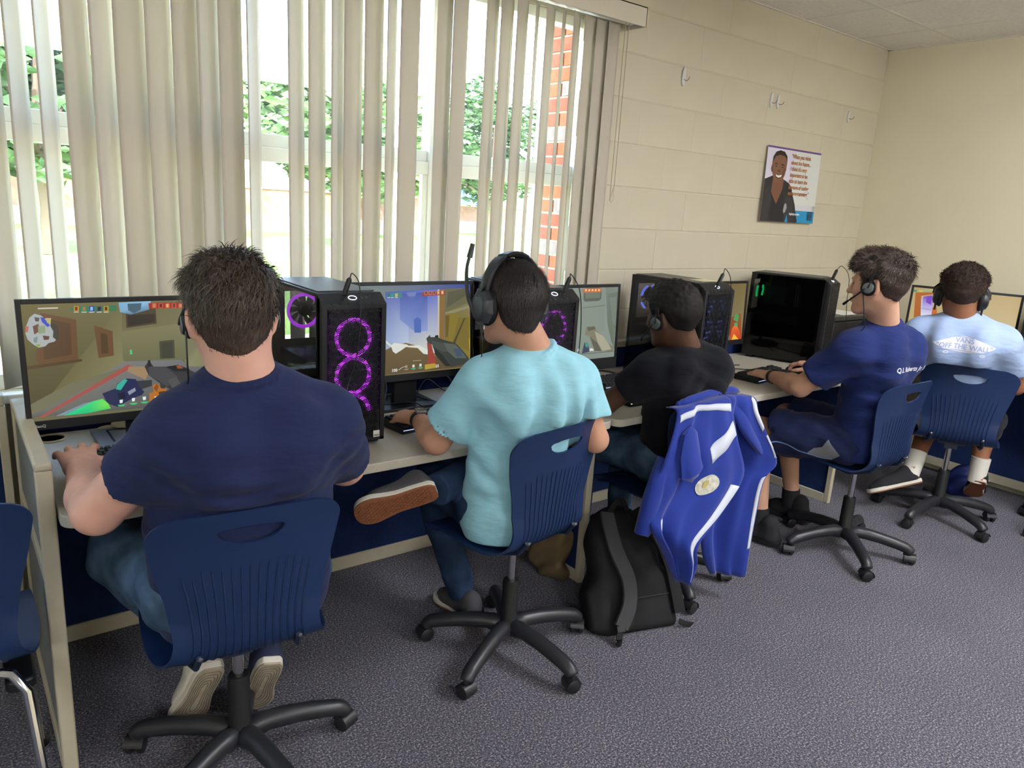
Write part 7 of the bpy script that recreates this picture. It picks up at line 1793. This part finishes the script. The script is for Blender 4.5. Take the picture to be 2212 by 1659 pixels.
def bpnt(x, y, z): return np.array(bl(x, y, z))
F.rbox(bpnt(.005, .075, .115), (.335, .14, .22), .035, c0, 0); F.rbox(bpnt(0, .07, .27), (.285, .13, .24), .05, c0, .05); F.ell(bpnt(-.01, .065, .40), (.115, .06, .085), c0, .06)
F.rbox(bpnt(.01, .15, .13), (.26, .08, .20), .035, c0, .03); F.rbox(bpnt(-.165, .07, .11), (.05, .09, .16), .02, c0, .03)
X, Y, Z = F.pts(F.sl(F.lo, F.lo + F.n * F.h)); F.a = np.maximum(F.a, (.003 - Z + 0 * F.a).astype(np.float32))
fobj('bag_body', F, M_bag, bp, 2)
def strap(pts, w, m, name, th=.009):
    P = smoothpath([bl(*p) for p in pts], 8); rows = []
    for i, p in enumerate(P):
        d = (P[min(len(P) - 1, i + 1)] - P[max(0, i - 1)]).normalized(); nrm = -by; sd = d.cross(nrm).normalized(); nrm = sd.cross(d)
        nrm = nrm if nrm.dot(by) < 0 else -nrm
        rows.append([p + sd * w * a + nrm * b for a, b in ((-.5, 0), (-.46, th), (.46, th), (.5, 0))])
    mb = MB(); mb.grid(rows, wrap=True); return obj(name, mb, m, bp, fixn=True)
strap([(-.075, .0, .455), (-.085, -.028, .40), (-.075, -.035, .31), (-.045, -.035, .21), (-.055, -.035, .12), (-.10, -.03, .045)], .058, M_strap, 'shoulder_strap')
strap([(.045, .0, .455), (.065, -.025, .41), (.115, -.022, .34), (.150, -.012, .25), (.165, -.004, .16), (.17, -.0, .06)], .050, M_bag, 'shoulder_strap')
strap([(-.10, -.030, .050), (-.112, -.034, .020), (-.125, -.045, -.005), (-.13, -.06, .006)], .026, M_bag, 'webbing', .003)
strap([(.16, -.005, .03), (.20, .0, .012), (.25, .03, .0), (.30, .06, -.018)], .020, M_bag, 'webbing', .003)
obj('buckle', MB().box(bl(-.104, -.036, .040), (.034, .008, .024), BM), M_black, bp, bevel=.002)
strap([(-.05, .02, .46), (-.03, -.0, .49), (.0, .0, .495), (.025, .02, .46)], .022, M_bag, 'grab_handle', .004)
sm2 = MB(); sm2.tube([bl(-.02, -.004, .135), bl(.08, -.004, .135), bl(.165, .002, .135)], .0016, 5); obj('seam', sm2, M_strap, bp)

# ------------------------------------------------------------------ bits under the desks
pb = thing('paper_bag', 'crumpled brown paper bag under the desk joint', 'paper bag', (1.93, 2.12, 0), .2)
F = Field((-.12, -.14, -.02), (.12, .14, .34), .008); F.rbox((0, 0, .13), (.07, .17, .25), .02, None, 0)
wob(F, [(.010, (40, 30, 35), 0, (0, 0, .1), (1, 1, 1)), (.006, (-60, 45, 50), 1, (0, 0, .2), (1, 1, 1))])
X, Y, Z = F.pts(F.sl(F.lo, F.lo + F.n * F.h)); F.a = np.maximum(F.a, (.002 - Z + 0 * F.a).astype(np.float32)); fobj('bag_body', F, mat('kraft_paper', '#66553a', .9, var=.12, vscale=14), pb, 1)
sb = thing('drawstring_bag', 'dark blue drawstring bag on the floor beside the far chair', 'bag', (4.70, 1.60, 0), .3)
F = Field((-.2, -.2, -.02), (.2, .2, .25), .01); F.ell((0, 0, .06), (.11, .09, .085), None, 0); F.ell((.02, .0, .13), (.05, .05, .05), None, .05); wob(F, [(.010, (50, 30, 25), 0, (0, 0, .1), (1, 1, 1))])
X, Y, Z = F.pts(F.sl(F.lo, F.lo + F.n * F.h)); F.a = np.maximum(F.a, (.002 - Z + 0 * F.a).astype(np.float32)); fobj('bag_body', F, mat('bag_blue', '#1b2f7a', .7), sb, 1)
obj('draw_cord', MB().tube(smoothpath([(.03, -.06, .16), (-.02, -.11, .10), (.05, -.12, .03), (.10, -.10, .01)], 6), .004, 6), M_black, sb)
